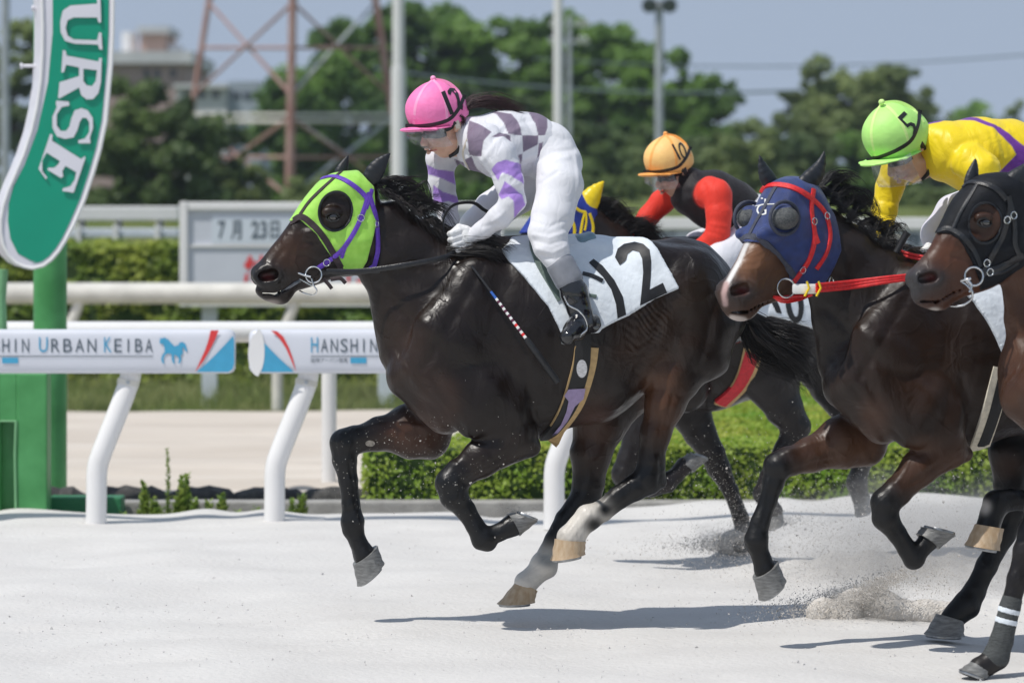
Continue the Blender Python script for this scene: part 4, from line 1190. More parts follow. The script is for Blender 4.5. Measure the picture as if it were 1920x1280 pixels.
def horse_body(name, fr, prims, pal, h, strokes, spots, m, parent, fur=None, marks=(), folds=((1222, 596, 30, 44),)):
    F, lo, ax = sample(prims, h)
    V, Q = nets(F, lo, h)
    C = prim_colors(V, prims, pal)
    N = normals(V, Q)
    V = sculpt(V, N, strokes, fr)
    V = V + N * (noise3(V, 42, 3) * .0008 + noise3(V, 16, 5) * .0014)[:, None]
    px, py = proj(V)
    near = -(N @ fr.lat)
    for sx, sy, rx, ry, c, side in spots:
        mx_, my_ = fr.m(sx, sy)
        w = np.exp(-(((px - mx_) / rx) ** 2 + ((py - my_) / ry) ** 2) ** 1.5)
        if side: w = w * np.clip(near * side * 3 + .3, 0, 1)
        C = C * (1 - w[:, None]) + np.array(c) * w[:, None]
    for line, w, c, side in marks:                                  # white blazes and other drawn markings, photo pixels
        q = np.exp(-(seg_d2(px, py, line) / (w * w)) ** 2) * np.clip(near * side * 3 + 1, 0, 1)
        C = C * (1 - q[:, None]) + np.array(c) * q[:, None]
    me = mesh_np(name, V, Q, col=C)
    fm = np.zeros(len(V), np.float32)
    for x, y, rx, ry in folds:
        mx_, my_ = fr.m(x, y); fm = np.maximum(fm, np.exp(-(((px - mx_) / rx) ** 2 + ((py - my_) / ry) ** 2) ** 1.5))
    a = me.attributes.new('Fold', 'FLOAT', 'POINT'); a.data.foreach_set('value', fm.astype(np.float32))
    o = link('body', me, parent, m)
    return o, me

def mirror_pt(A, fr): return A - 2 * ((A - fr.O) @ fr.lat) * fr.lat
def mirror_seg(q, fr):
    return Seg(mirror_pt(q.A, fr), mirror_pt(q.B, fr), q.ra, q.rb, fr.lat, q.k, q.op, q.ci)

def head_prims(hf, poly, widths, nostril, eye, R=30, ci=1, ci_muz=2, jaw=None, k=.02, side=(-1, 1)):
    p = [Inflate(hf, poly, widths, R, k=k, ci=ci, sm=3)]
    if jaw:                                                    # cheek disc
        for s in (-1, 1): p.append(ball(hf, jaw[0], jaw[1], s * jaw[3], jaw[2], 16, k=.02, ci=ci))
    ex, ey, el = eye; q0 = len(p)
    for s in (-1,):
        # orbit rim, brow and eye hollow
        p.append(ball(hf, ex - 2, ey - 9, s * (el + 1), 19, 11, k=.014, ci=ci))
        p.append(ball(hf, ex - 30, ey + 30, s * (el - 16), 26, 10, k=.02, ci=ci))   # facial crest
        p.append(ball(hf, ex - 1, ey + 1, s * (el + 9), 9.5, 9, k=.006, ci=ci, op=-1))
    nx, ny, nl, na = nostril
    c, sn = math.cos(na), math.sin(na)
    for s in (-1,):
        # flared rim then the opening
        ring = [(nx + 21 * math.cos(t) * c - 14 * math.sin(t) * sn, ny + 21 * math.cos(t) * sn + 14 * math.sin(t) * c, s * (nl - 2 - (6 if math.cos(t) < 0 else 0)), 6.5, 6) for t in np.linspace(0, 6.28, 13)]
        p += chain(hf, ring, k=.012, ci=ci_muz)
        p += chain(hf, [(nx - 9 * c, ny - 9 * sn, s * (nl + 3), 10, 20), (nx + 9 * c, ny + 9 * sn, s * (nl + 5), 11, 19)], k=.005, op=-1, ci=ci_muz)
    return p[:q0] + [z for q in p[q0:] for z in (q, mirror_seg(q, hf))]

def eyeball(hf, ex, ey, el, m_eye, m_lid, parent, r=11):
    for s in (-1, 1):
        c = hf.P(ex, ey, -el)
        if s > 0: c = mirror_pt(c, hf)
        F, lo, ax = sample([Seg(c, c + np.array([0, 0, .0004]), [r * hf.k] * 2, [r * hf.k] * 2, hf.lat)], .003)
        V, Q = nets(F, lo, .003)
        eo = link('eye', mesh_np('eye', V, Q), parent, m_eye)
        b = MB()
        for sg in (-1, 1):
            pts = [hf.P(ex + 13 * math.cos(t), ey + sg * 8 * math.sin(t) + .5, -(el + 6.5 + 3.5 * math.sin(t))) for t in np.linspace(0, math.pi, 9)]
            if s > 0: pts = [mirror_pt(q, hf) for q in pts]
            b.tube(pts, [.0025] + [.0042] * 7 + [.0025], 6)
        b.build('eyelid', m_lid, parent, smooth=True)

def ear(fr, base, tip, w, l0, l1, m, name, parent, bend=(0, 0), lw=.6, v=None):
    """leaf-shaped ear: a tapered cupped cone with a front groove"""
    bx, by = base; tx, ty = tip
    mid = lambda t: (bx + (tx - bx) * t + bend[0] * math.sin(math.pi * t), by + (ty - by) * t + bend[1] * math.sin(math.pi * t), l0 + (l1 - l0) * t)
    prof = [(0, .80), (.14, .96), (.3, 1.0), (.45, .93), (.6, .76), (.75, .53), (.88, .3), (1, .12)]
    pr = chain(fr, [(*mid(t), w * q, w * q * lw) for t, q in prof], k=.006, v=v)
    F, lo, ax = sample(pr, .0045)
    V, Q = nets(F, lo, .0045)
    N = normals(V, Q)
    V = V + N * (noise3(V, 60, 4) * .0005)[:, None]
    return link(name, mesh_np(name, V, Q), parent, m)

def hood(fr, hf, prims, poly, holes, off, h, m, name, parent, l0=-38, band=None, both=True, colfn=None, lim=None):
    """cloth shell over the head: offset surface cut to a side outline"""
    hp = [p for p in prims]
    Q0 = [hf.P(px, py, l0) for px, py in poly]
    pl = [((q - hf.O) @ hf.fwd, q[2] - hf.O[2]) for q in Q0]
    hl = []
    for hx, hy, rx, ry, an in holes:
        pts = [(hx + rx * math.cos(t) * math.cos(an) - ry * math.sin(t) * math.sin(an), hy + rx * math.cos(t) * math.sin(an) + ry * math.sin(t) * math.cos(an)) for t in np.linspace(0, 2 * math.pi, 25)[:-1]]
        q = [hf.P(a, b, l0) for a, b in pts]; hl.append([((z - hf.O) @ hf.fwd, z[2] - hf.O[2]) for z in q])
    Q0 = np.array(Q0); lo = Q0.min(0) - .03; hi = Q0.max(0) + .03
    e = np.abs(hf.lat) * .16; lo = lo - e; hi = hi + e
    F, lo, ax = sample(hp, h, lo, hi)
    x = ax[0][:, None, None]; y = ax[1][None, :, None]; z = ax[2][None, None, :]
    a = (x - hf.O[0]) * hf.fwd[0] + (y - hf.O[1]) * hf.fwd[1] + 0 * z
    zz = z - hf.O[2] + 0 * a
    sd = polysd(a, zz, pl)
    for q in hl: sd = np.maximum(sd, -polysd(a, zz, q))
    G = np.maximum(F - off, sd)
    G[0] = G[-1] = .05; G[:, 0] = G[:, -1] = .05; G[:, :, 0] = G[:, :, -1] = .05
    V, Q = nets(G.astype(np.float32), lo, h)
    N = normals(V, Q); wb = .0022 if name == 'saddlecloth' else .0011
    V = V + N * (wb * (noise3(V * np.array([1, 1, .45]), 44, 6) + .8 * noise3(V * np.array([.6, 1, 1]), 85, 7) + 1.0))[:, None]
    me = mesh_np(name, V, Q)
    o = link(name, me, parent, m)
    return o, me

pass
def init_mats():
    M['coat'] = coat_mat('coat_dark', .36, .36)
    M['coat2'] = coat_mat('coat_brown', .40, .34)
    M['hair'] = mat('horse_hair', (.012, .010, .010), .38, .3, 40, spec=.5)
    M['eye'] = mat('eye', (.012, .008, .006), .05, .1, 20, spec=.8, coat=1)
    M['lid'] = mat('eyelid', (.006, .005, .005), .6, .2, 60, bump=.1)
    M['hoof'] = mat('hoof_grey', (.17, .17, .165), .45, .35, 30, bump=.25, bscale=60, stretch=(1, 1, 4))
    M['hoof_tan'] = mat('hoof_tan', (.42, .29, .17), .5, .3, 22, bump=.2, bscale=60, color2=(.52, .40, .27), stretch=(3, 3, 1))
    M['shoe'] = mat('iron', (.32, .33, .34), .35, .25, 40, metal=.85, bump=.1)
    M['lime'] = mesh_cloth('lime_mesh', (.36, .78, .075), (.46, .88, .12))
    M['bluemesh'] = mesh_cloth('blue_mesh', (.006, .022, .12), (.011, .038, .19))
    M['blackcloth'] = mat('black_cloth', (.007, .008, .011), .62, .3, 30, bump=.3, bscale=300, spec=.25)
    M['earblack'] = mat('black_neoprene', (.009, .011, .015), .48, .3, 25, bump=.15, bscale=150)
    M['brownband'] = mat('brown_band', (.035, .022, .025), .7, .2, 60, bump=.2, bscale=400)
    M['purple'] = mat('purple_webbing', (.13, .045, .46), .45, .15, 70, bump=.3, bscale=400)
    M['redweb'] = mat('red_webbing', (.75, .028, .03), .42, .15, 70, bump=.3, bscale=400)
    M['blackleather'] = mat('black_leather', (.014, .014, .016), .35, .3, 50, bump=.2, bscale=200)
    M['steel'] = mat('steel', (.62, .63, .64), .22, .1, 30, metal=1)
    M['whiteplastic'] = mat('white_plastic', (.75, .75, .73), .35, .06, 30)
    M['yellowplastic'] = mat('yellow_plastic', (.85, .62, .03), .35, .08, 30)
    M['whitecloth'] = mat('white_cloth', (.72, .77, .82), .75, .05, 12, bump=.35, bscale=45)
    M['digit'] = mat('black_print', (.012, .012, .014), .55, .2, 50, bump=.1)
    M['girth_tan'] = mat('tan_felt', (.50, .34, .16), .85, .12, 60, bump=.3, bscale=300)
    M['girth_black'] = mat('black_girth', (.008, .008, .009), .6, .2, 60, bump=.2, bscale=300)
    M['girth_lilac'] = mat('lilac_leather', (.32, .25, .42), .6, .1, 60, bump=.2, bscale=200)
    M['girth_red'] = mat('red_girth', (.55, .02, .03), .55, .15, 60, bump=.2)
    M['girth_white'] = mat('cream_girth', (.70, .64, .52), .8, .12, 60, bump=.3, bscale=200)
    M['silver'] = mat('silver_badge', (.6, .6, .62), .4, .3, 60, metal=.3, stretch=(1, 1, 5))
    M['saddle'] = mat('blue_grey_leather', (.17, .27, .33), .35, .1, 20, bump=.1, bscale=150)
    M['saddlegreen'] = mat('grey_green_leather', (.11, .15, .13), .35, .15, 20, bump=.2, bscale=80)
    M['nostril'] = mat('nostril_flesh', (.20, .035, .03), .4, .3, 60)
    M['yellowhood'] = mat('yellow_vinyl', (.85, .62, .01), .35, .06, 20, bump=.15, bscale=40)
    M['bluehood'] = mat('blue_satin', (.015, .04, .30), .5, .15, 20, bump=.2, bscale=60)
    M['chest'] = mat('chestnut_callus', (.3, .27, .23), .8, .3, 90, bump=.4)

def mesh_cloth(name, c1, c2):
    m = mat(name, c1, .5, 0, 30, color2=c2, sheen=.3)
    nt = m.node_tree; b = nt.nodes['Principled BSDF']
    tc = nt.nodes.new('ShaderNodeTexCoord'); wv = nt.nodes.new('ShaderNodeTexWave')
    wv.bands_direction = 'Z'; wv.inputs['Scale'].default_value = 95; wv.inputs['Distortion'].default_value = .6
    nt.links.new(tc.outputs['Object'], wv.inputs['Vector'])
    w2 = nt.nodes.new('ShaderNodeTexWave'); w2.bands_direction = 'X'; w2.inputs['Scale'].default_value = 95
    nt.links.new(tc.outputs['Object'], w2.inputs['Vector'])
    ad = nt.nodes.new('ShaderNodeMath'); ad.operation = 'ADD'; nt.links.new(wv.outputs['Fac'], ad.inputs[0]); nt.links.new(w2.outputs['Fac'], ad.inputs[1])
    bp = nt.nodes.new('ShaderNodeBump'); bp.inputs['Strength'].default_value = .35; bp.inputs['Distance'].default_value = .002
    nt.links.new(ad.outputs[0], bp.inputs['Height']); nt.links.new(bp.outputs[0], b.inputs['Normal'])
    mr = nt.nodes.new('ShaderNodeMapRange'); mr.inputs[2].default_value = 2; mr.inputs[3].default_value = .8; mr.inputs[4].default_value = 1.08
    nt.links.new(ad.outputs[0], mr.inputs[0])
    src = b.inputs['Base Color'].links[0].from_socket
    mm = nt.nodes.new('ShaderNodeVectorMath'); mm.operation = 'SCALE'; nt.links.new(src, mm.inputs[0]); nt.links.new(mr.outputs[0], mm.inputs['Scale'])
    nt.links.new(mm.outputs[0], b.inputs['Base Color'])
    return m
init_mats()

def ringtube(name, c, r, tr, axis, m, parent, n=20, squash=1.0):
    a = unit(axis); u = unit(np.cross(a, [0, .3, 1])); v = np.cross(a, u)
    b = MB(); pts = [c + r * (u * math.cos(t) + v * math.sin(t) * squash) for t in np.linspace(0, 2 * math.pi, n + 1)]
    b.tube(pts, tr, 8, cap=False)
    return b.build(name, m, parent, smooth=True)

# palette indices: 0 trunk, 1 head, 2 muzzle, 3 black leg, 4 brown limb, 5 white sock, 6 neck
PAL12 = {0: (.0085, .0042, .0028), 1: (.012, .006, .004), 2: (.012, .0112, .0115), 3: (.0055, .0055, .0062), 4: (.014, .0078, .0055), 5: (.66, .62, .56), 6: (.012, .0068, .005)}

TRUNK_STROKES = [
        ([(905, 500), (850, 600), (795, 690)], 10, -7), ([(1000, 470), (975, 600), (930, 700)], 16, -5),
        ([(812, 705), (845, 760), (870, 810)], 9, -6), ([(900, 700), (960, 760), (985, 800)], 14, 5),
        ([(985, 690), (1000, 760), (1000, 820)], 9, -6), ([(730, 560), (790, 620), (830, 660)], 10, -6),
        ([(700, 480), (760, 520), (850, 560)], 14, -5), ([(712, 380), (780, 440), (850, 500)], 12, 4),
        ([(790, 760), (812, 800), (815, 830)], 9, -6), ([(740, 650), (800, 730), (860, 800)], 7, -4),
        ([(1255, 505), (1245, 580), (1225, 640)], 12, -6), ([(1300, 480), (1345, 560), (1350, 650)], 14, 5),
        ([(1235, 620), (1215, 660), (1180, 720)], 10, -7), ([(1340, 560), (1320, 660), (1275, 740)], 9, -6),
        ([(1220, 470), (1280, 520), (1300, 580)], 18, 5), ([(1232, 700), (1225, 760), (1218, 830)], 7, 4),
        ([(1262, 740), (1244, 810), (1238, 870)], 5, -4), ([(1130, 790), (1190, 735), (1215, 690)], 7, 5),
]
for i in range(9):                                             # ribs, faint
    x = 1010 + i * 24; TRUNK_STROKES.append(([(x, 560), (x + 6, 640), (x - 12, 730)], 6, -1.3))
for i in range(14):                                            # skin folds at the flank
    y = 585 + i * 9; TRUNK_STROKES.append(([(1150 + i * 3, y - 20), (1195, y + 2), (1240, y - 24)], 2.6, -1.9 if i % 2 else 1.6))

def build_horse12():
    fr = Frame(1000, 640, 15.0, 13); hf = fr
    T = empty('racehorse', fr.P(1000, 1175, 0), 'near black galloping racehorse in lime green hood, number 12 on its saddlecloth', 'horse', 'racehorses in the finish')
    p = trunk_prims(fr)
    p += chain(fr, [(706, 425, 0, 66, 34), (745, 480, 0, 79, 42), (803, 552, 0, 122, 60), (868, 606, 0, 150, 84)], k=.04, ci=6)
    p += chain(fr, [(716, 500, 0, 18, 15), (724, 580, 0, 20, 20), (745, 660, 0, 34, 36)], k=.03, ci=6)      # windpipe line
    # fore legs
    near = -72; far = 62
    p += chain(fr, [(935, 780, near, 62, 40), (968, 818, near - 4, 44, 34), (900, 860, near - 6, 34, 29), (868, 884, near - 6, 28, 24)], k=.022, ci=4)
    p += chain(fr, [(862, 886, near - 6, 29, 23), (846, 906, near - 6, 31, 25), (851, 930, near - 6, 26, 24), (872, 955, near - 5, 19, 17), (890, 984, near - 4, 17, 15), (906, 1010, near - 3, 22, 20), (914, 1016, near - 3, 18, 18)], k=.012, ci=3)
    p += chain(fr, [(908, 1008, near - 3, 20, 18), (935, 998, near - 3, 16, 16), (962, 984, near - 3, 21, 22)], k=.012, ci=3)
    p += chain(fr, [(970, 830, near, 30, 26), (996, 838, near, 18, 18)], k=.03, ci=4)                          # elbow point
    p += chain(fr, [(805, 800, far, 60, 42), (765, 808, far + 4, 50, 38), (712, 813, far + 8, 31, 27), (672, 824, far + 9, 26, 24)], k=.022, ci=4)
    p += chain(fr, [(664, 824, far + 9, 27, 24), (645, 830, far + 9, 27, 26), (646, 862, far + 9, 23, 21), (653, 900, far + 9, 18, 16), (658, 945, far + 8, 17, 16), (661, 978, far + 8, 22, 20), (662, 992, far + 8, 20, 18), (671, 1015, far + 8, 16, 16), (683, 1040, far + 8, 22, 22)], k=.012, ci=3)
    p += chain(fr, [(800, 835, far, 24, 22), (768, 845, far, 10, 14)], k=.03, ci=4)
    # hind legs
    nh = -66; fh = 66
    p += chain(fr, [(1310, 600, nh, 80, 50), (1290, 655, nh - 4, 82, 50), (1264, 705, nh - 6, 50, 42), (1247, 755, nh - 8, 37, 34), (1229, 812, nh - 8, 27, 25), (1220, 860, nh - 8, 25, 22)], k=.028, ci=4)
    p += chain(fr, [(1222, 862, nh - 8, 25, 22), (1214, 900, nh - 8, 29, 23), (1190, 914, nh - 8, 24, 20), (1160, 932, nh - 8, 21, 18), (1130, 957, nh - 8, 20, 17)], k=.012, ci=3)
    p += chain(fr, [(1128, 958, nh - 8, 20, 17), (1103, 970, nh - 8, 25, 22), (1085, 988, nh - 8, 22, 21), (1071, 1008, nh - 8, 28, 27)], k=.012, ci=5)
    p += chain(fr, [(1228, 840, nh - 8, 12, 10), (1241, 905, nh - 8, 9, 9)], k=.02, ci=3)                        # hock point
    p += chain(fr, [(1230, 690, nh - 4, 34, 34), (1216, 650, nh + 6, 26, 22), (1236, 590, nh + 10, 30, 26)], k=.035, ci=4)   # stifle and flank fold
    p += chain(fr, [(1220, 620, fh, 90, 50), (1160, 720, fh, 72, 44), (1125, 790, fh, 52, 38), (1108, 850, fh, 38, 30), (1104, 905, fh, 31, 25)], k=.028, ci=4)
    p += chain(fr, [(1104, 905, fh, 31, 25), (1098, 935, fh, 30, 24), (1062, 975, fh, 22, 18), (1040, 1012, fh, 19, 17), (1030, 1036, fh, 21, 18)], k=.012, ci=3)
    p += chain(fr, [(1030, 1038, fh, 21, 18), (1020, 1060, fh, 27, 22), (1002, 1078, fh, 20, 19), (987, 1092, fh, 23, 23)], k=.012, ci=5)
    # tail dock
    p += chain(fr, [(1350, 540, 0, 24, 24), (1392, 578, 0, 14, 14), (1410, 600, 0, 9, 9)], k=.03, ci=3)
    # head
    hp = head_prims(hf, HEAD12, HEADW, (503, 516, 23, -.2), (624, 407, 44), jaw=(665, 452, 44, 26))
    p += hp
    # mouth slit, chin groove
    p += chain(hf, [(490, 549, 0, 1.2, 40), (516, 551, 0, 2.0, 40), (545, 535, 0, 1.8, 40), (572, 520, 0, 1.2, 40)], k=.006, op=-1, ci=2)
    pal = PAL12
    strokes = list(TRUNK_STROKES) + [
        ([(905, 800), (880, 835), (858, 872)], 6, 4), ([(950, 850), (905, 880), (872, 905)], 5, -4),
        ([(866, 956), (893, 1000)], 3.5, 3), ([(882, 950), (908, 995)], 3.5, -3),
        ([(1180, 905), (1140, 935), (1118, 955)], 4, 3), ([(1195, 925), (1140, 965)], 3.5, -3),
        ([(655, 868), (662, 905), (668, 955)], 3, -4), ([(646, 872), (650, 910), (655, 950)], 3, 2.5), ([(672, 845), (700, 830), (740, 826)], 5, -4), ([(690, 800), (740, 790), (790, 800)], 5, 4),
        ([(638, 815), (636, 835), (640, 850)], 4, 3), ([(668, 960), (676, 985)], 4, 3), ([(866, 900), (862, 925), (858, 945)], 4, -3), ([(832, 900), (832, 925)], 4, 3), ([(905, 860), (880, 878)], 5, -3),
        ([(1110, 870), (1118, 910)], 4, -3), ([(1082, 960), (1050, 1010)], 3, -3.5), ([(1105, 965), (1070, 1010), (1048, 1036)], 3.5, 3), ([(1222, 880), (1206, 900)], 4, 3), ([(1240, 870), (1235, 910)], 4, -3),
        ([(1216, 800), (1212, 850)], 4, 3), ([(1240, 780), (1232, 850)], 4, -4),
        # face: crest, veins, cheek edge, lips
        ([(560, 470), (600, 455), (628, 440)], 6, 3.5), ([(545, 478), (575, 480), (600, 492)], 4, -3),
        ([(572, 440), (556, 466), (552, 492), (560, 510)], 3.4, 2.6), ([(600, 500), (612, 478), (640, 470)], 3.2, 2.4),
        ([(690, 500), (712, 470), (716, 430)], 6, -5), ([(640, 514), (675, 500), (700, 470)], 5, 3),
        ([(540, 545), (560, 530), (585, 520)], 4, 3), ([(484, 540), (505, 545), (530, 540)], 3, -3),
        ([(530, 470), (515, 492)], 6, -4), ([(602, 372), (628, 366), (650, 378)], 6, -4), ([(636, 420), (648, 404), (646, 385)], 4, 2.5),
    ]
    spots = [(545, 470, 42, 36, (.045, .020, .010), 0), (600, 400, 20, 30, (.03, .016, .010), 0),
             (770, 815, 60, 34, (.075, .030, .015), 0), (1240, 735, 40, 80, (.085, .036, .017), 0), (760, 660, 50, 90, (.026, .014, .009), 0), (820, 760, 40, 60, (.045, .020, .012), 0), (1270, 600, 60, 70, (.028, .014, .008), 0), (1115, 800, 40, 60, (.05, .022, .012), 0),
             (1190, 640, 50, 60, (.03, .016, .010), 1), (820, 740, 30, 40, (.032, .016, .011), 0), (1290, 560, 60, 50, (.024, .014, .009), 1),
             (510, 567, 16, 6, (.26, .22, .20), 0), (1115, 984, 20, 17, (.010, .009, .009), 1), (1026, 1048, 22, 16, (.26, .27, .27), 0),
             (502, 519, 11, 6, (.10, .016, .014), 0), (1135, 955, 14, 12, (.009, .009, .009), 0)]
    body, me = horse_body('body', fr, p, pal, .0075, strokes, spots, M['coat'], T)
    bv = bvh_of(me)
    eyeball(hf, 624, 407, 43, M['eye'], M['lid'], T)
    hoof(fr, near - 3, (974, 1004), (952, 964), (1007, 977), (966, 961), M['hoof'], M['shoe'], T)
    hoof(fr, far + 8, (662, 1058), (706, 1023), (671, 1098), (718, 1056), M['hoof'], M['shoe'], T)
    hoof(fr, nh - 8, (1041, 1010), (1096, 1014), (1034, 1050), (1094, 1038), M['hoof_tan'], M['shoe'], T)
    hoof(fr, fh, (969, 1088), (1006, 1106), (934, 1132), (999, 1128), M['hoof_tan'], M['shoe'], T)
    # hood
    hoodpoly = [(675, 318), (640, 318), (610, 332), (582, 355), (560, 385), (543, 415), (566, 412), (595, 440), (615, 470), (632, 495), (650, 506), (680, 506), (688, 490), (695, 460), (704, 420), (702, 350), (690, 338)]
    ho, hme = hood(fr, hf, p, hoodpoly, [(629, 396, 30, 36, .2)], .006, .004, M['lime'], 'hood', T)
    hb = bvh_of([me, hme])
    strap(hb, [(545, 418), (565, 406), (590, 425), (612, 452), (630, 485), (642, 506)], .026, M['brownband'], 'hood_hem', ho, th=.002)
    strap(hb, [(563, 402), (580, 378), (602, 356), (622, 338), (640, 322)], .014, M['brownband'], 'hood_seam', ho, th=.002)
    pts = [(629 + 31 * math.cos(t) * .98 - 37 * math.sin(t) * .2, 396 + 31 * math.cos(t) * .2 + 37 * math.sin(t) * .98) for t in np.linspace(0, 2 * math.pi, 26)]
    strap(hb, pts, .009, M['earblack'], 'eye_hole_binding', ho, th=.003)
    ear(hf, (692, 342), (731, 288), 17, -20, -26, M['earblack'], 'ear_cover', ho, bend=(-2, -3))
    ear(hf, (634, 334), (653, 291), 11, 24, 28, M['earblack'], 'ear_cover', ho)
    # bridle
    B = strap(hb, [(604, 335), (625, 331), (650, 340), (675, 358), (690, 374)], .020, M['purple'], 'bridle', T, th=.004)
    for q, w in (([(690, 368), (684, 388), (678, 405), (668, 428), (655, 450), (640, 470), (622, 485), (596, 503)], .019),
                 ([(691, 360), (697, 382), (704, 405), (707, 432), (708, 460), (707, 480), (702, 500)], .019),
                 ([(650, 455), (644, 472), (640, 484)], .014), ([(697, 355), (692, 375), (686, 392)], .015)):
        strap(hb, q, w, M['purple'], 'strap', B, th=.005)
    strap(hb, [(706, 488), (700, 498), (693, 503)], .012, M['purple'], 'strap', B)
    for q in ((676, 409), (704, 420), (612, 492)):
        pp, nn = hit(hb, *q); ringtube('buckle', pp + nn * .007, .014, .0022, nn, M['steel'], B)
    pp, nn = hit(hb, 590, 514)
    c = W(588, 515, pp[1] - .012)
    ringtube('bit_ring', c, .033, .0035, (0, -1, .1), M['steel'], B)
    b = MB(); y = c[1]
    b.tube(spline([W(545, 505, y + .0), W(568, 515, y - .005), W(583, 519, y - .012)], 4), .005, 8)
    b.tube(spline([W(584, 522, y - .01), W(588, 535, y - .012), W(594, 545, y - .012), W(588, 553, y - .005), W(572, 550, y), W(562, 545, y + .02)], 5), .0035, 8)
    b.tube([W(562, 523, y - .002), W(586, 536, y - .012)], .003, 6)
    b.build('bit', M['steel'], B, smooth=True)
    strap(hb, [(598, 510), (620, 512), (650, 509), (680, 508), (712, 507)], .022, M['blackleather'], 'noseband', B, th=.006)
    b = MB()
    b.tube(spline([W(606, 522, y + .02), W(616, 533, y + .015), (W(622, 541, y + .02))], 4), .008, 8, flat=.5)
    b.tube(spline([W(620, 524, y + .02), W(638, 522, y + .015), (W(648, 531, y + .02))], 4), .008, 8, flat=.5)
    b.build('strap_end', M['brownband'], B, smooth=True)
    # open mouth: glossy tube shaped to give the teeth / bit guard glint, nostril inside
    b = MB(); b.tube(spline([W(522, 556, y + .035), W(532, 545, y + .02), W(550, 533, y + .01), W(566, 524, y + .01)], 5), [.004] + [.008] * 14 + [.003], 8)
    b.build('mouth_glint', mat('wet_grey', (.09, .10, .12), .12, .3, 60, coat=.5), B, smooth=True)
    # rein towards the hands
    rl = MB()
    rl.tube(spline([W(612, 509, y - .015), W(680, 508, fr.P(680, 508, -52)[1]), fr.P(760, 497, -72), fr.P(830, 483, -70), fr.P(862, 468, -48)], 8), .011, 8, flat=.35, up=(0, 0, 1))
    rl.build('rein', M['blackleather'], T, smooth=True)
    rl = MB()
    rl.tube(spline([fr.P(856, 462, -40), fr.P(835, 440, -30), fr.P(832, 410, -20), fr.P(850, 385, -12), fr.P(885, 380, -8), fr.P(905, 392, -4), fr.P(917, 404, 0), fr.P(905, 440, 10)], 8), .0095, 8, flat=.4, up=(0, 1, 0))
    rl.build('rein_loop', M['blackleather'], T, smooth=True)
    # girth
    G = strap(bv, [(1100, 650), (1096, 680), (1087, 715), (1072, 757), (1050, 795), (1026, 824)], .098, M['girth_tan'], 'girth', T, th=.010, step=5)
    gv = bvh_of([me, G.data]) if False else bv
    strap(bv, [(1092, 600), (1093, 640), (1091, 680), (1083, 715), (1068, 757), (1046, 793), (1024, 818)], .066, M['girth_black'], 'girth_pad', G, th=.016)
    patch(bv, [[(1066, 730), (1098, 728), (1094, 748), (1078, 762), (1064, 790), (1046, 812), (1034, 818), (1052, 796), (1062, 772), (1066, 752), (1058, 742)]], 7, M['girth_lilac'], 'girth_trim', G, off=.0165, th=.003)
    pts = [(1091 + 10 * math.cos(t), 691 + 17 * math.sin(t)) for t in np.linspace(0, 2 * math.pi, 19)[:-1]]
    patch(bv, [pts], 6, M['silver'], 'badge', G, off=.0165, th=.003)
    # saddlecloth
    cl = [(958, 470), (985, 445), (1100, 440), (1215, 440), (1232, 455), (1270, 540), (1225, 560), (1175, 590), (1125, 614), (1118, 622), (1055, 632), (1046, 610), (1030, 575), (990, 520), (966, 490)]
    clp = [q for q in cl]
    co, cme = hood(fr, fr, [q for q in p if q not in hp], clp, [], .012, .0065, M['whitecloth'], 'saddlecloth', T, l0=-125)
    cv = bvh_of([me, cme])
    one = [(1104, 492), (1113, 485), (1130, 498), (1152, 525), (1168, 556), (1174, 590), (1158, 597), (1155, 570), (1146, 542), (1130, 518)]
    two = [(1153, 482), (1158, 466), (1170, 457), (1190, 453), (1206, 457), (1218, 468), (1221, 490), (1220, 520), (1218, 543), (1243, 530), (1251, 549), (1200, 573), (1203, 545), (1206, 510), (1204, 485), (1198, 472), (1186, 469), (1177, 476), (1174, 487), (1162, 497)]
    patch(cv, [one], 8, M['digit'], 'digit', co, off=.0015, th=.0012)
    patch(cv, [two], 8, M['digit'], 'digit', co, off=.0015, th=.0012)
    # saddle
    sp = chain(fr, [(975, 468, 0, 16, 38), (1010, 474, 0, 14, 52), (1060, 470, 0, 14, 46), (1095, 455, 0, 14, 42)], k=.03)
    sp += chain(fr, [(985, 480, 60, 26, 12), (1015, 510, 104, 26, 8)], k=.02)
    F, lo, ax = sample(sp, .007); V, Q = nets(F, lo, .007)
    so = link('saddle', mesh_np('saddle', V, Q), T, M['saddlegreen'])
    F, lo, ax = sample(chain(fr, [(1066, 463, -22, 10, 26), (1086, 453, -26, 12, 34), (1104, 445, -24, 11, 28)], k=.02), .005); V, Q = nets(F, lo, .005)
    link('cantle', mesh_np('cantle', V, Q), so, M['saddle'])
    b = MB(); LQ = -206
    b.tube(spline([fr.P(1058, 556, -180), fr.P(1066, 572, LQ), fr.P(1084, 582, LQ), fr.P(1097, 597, LQ), fr.P(1101, 616, LQ), fr.P(1088, 628, LQ)], 5), .0042, 8)
    b.tube(spline([fr.P(1058, 556, -180), fr.P(1072, 580, -160), fr.P(1082, 605, -158), fr.P(1080, 622, -160)], 5), .0042, 8)
    b.tube([fr.P(1088, 628, LQ), fr.P(1080, 624, -160)], .009, 8, flat=.5)
    b.build('stirrup_iron', M['steel'], so, smooth=True)
    strap(cv, [(1092, 513), (1112, 518), (1130, 527)], .016, M['blackleather'], 'girth_strap', so, th=.006)
    strap(cv, [(1096, 553), (1106, 554), (1118, 556)], .013, M['saddlegreen'], 'girth_strap', so, th=.006)
    strap(cv, [(1003, 452), (1006, 470), (1018, 500), (1040, 535), (1055, 560)], .05, M['saddlegreen'], 'saddle_flap', so, th=.010)
    def g(pts, s0, s1, n=None): 
        q = (np.array([fr.P(*t) for t in pts]), s0, s1)
        return q + ((n,) if n else ())
    mane = []
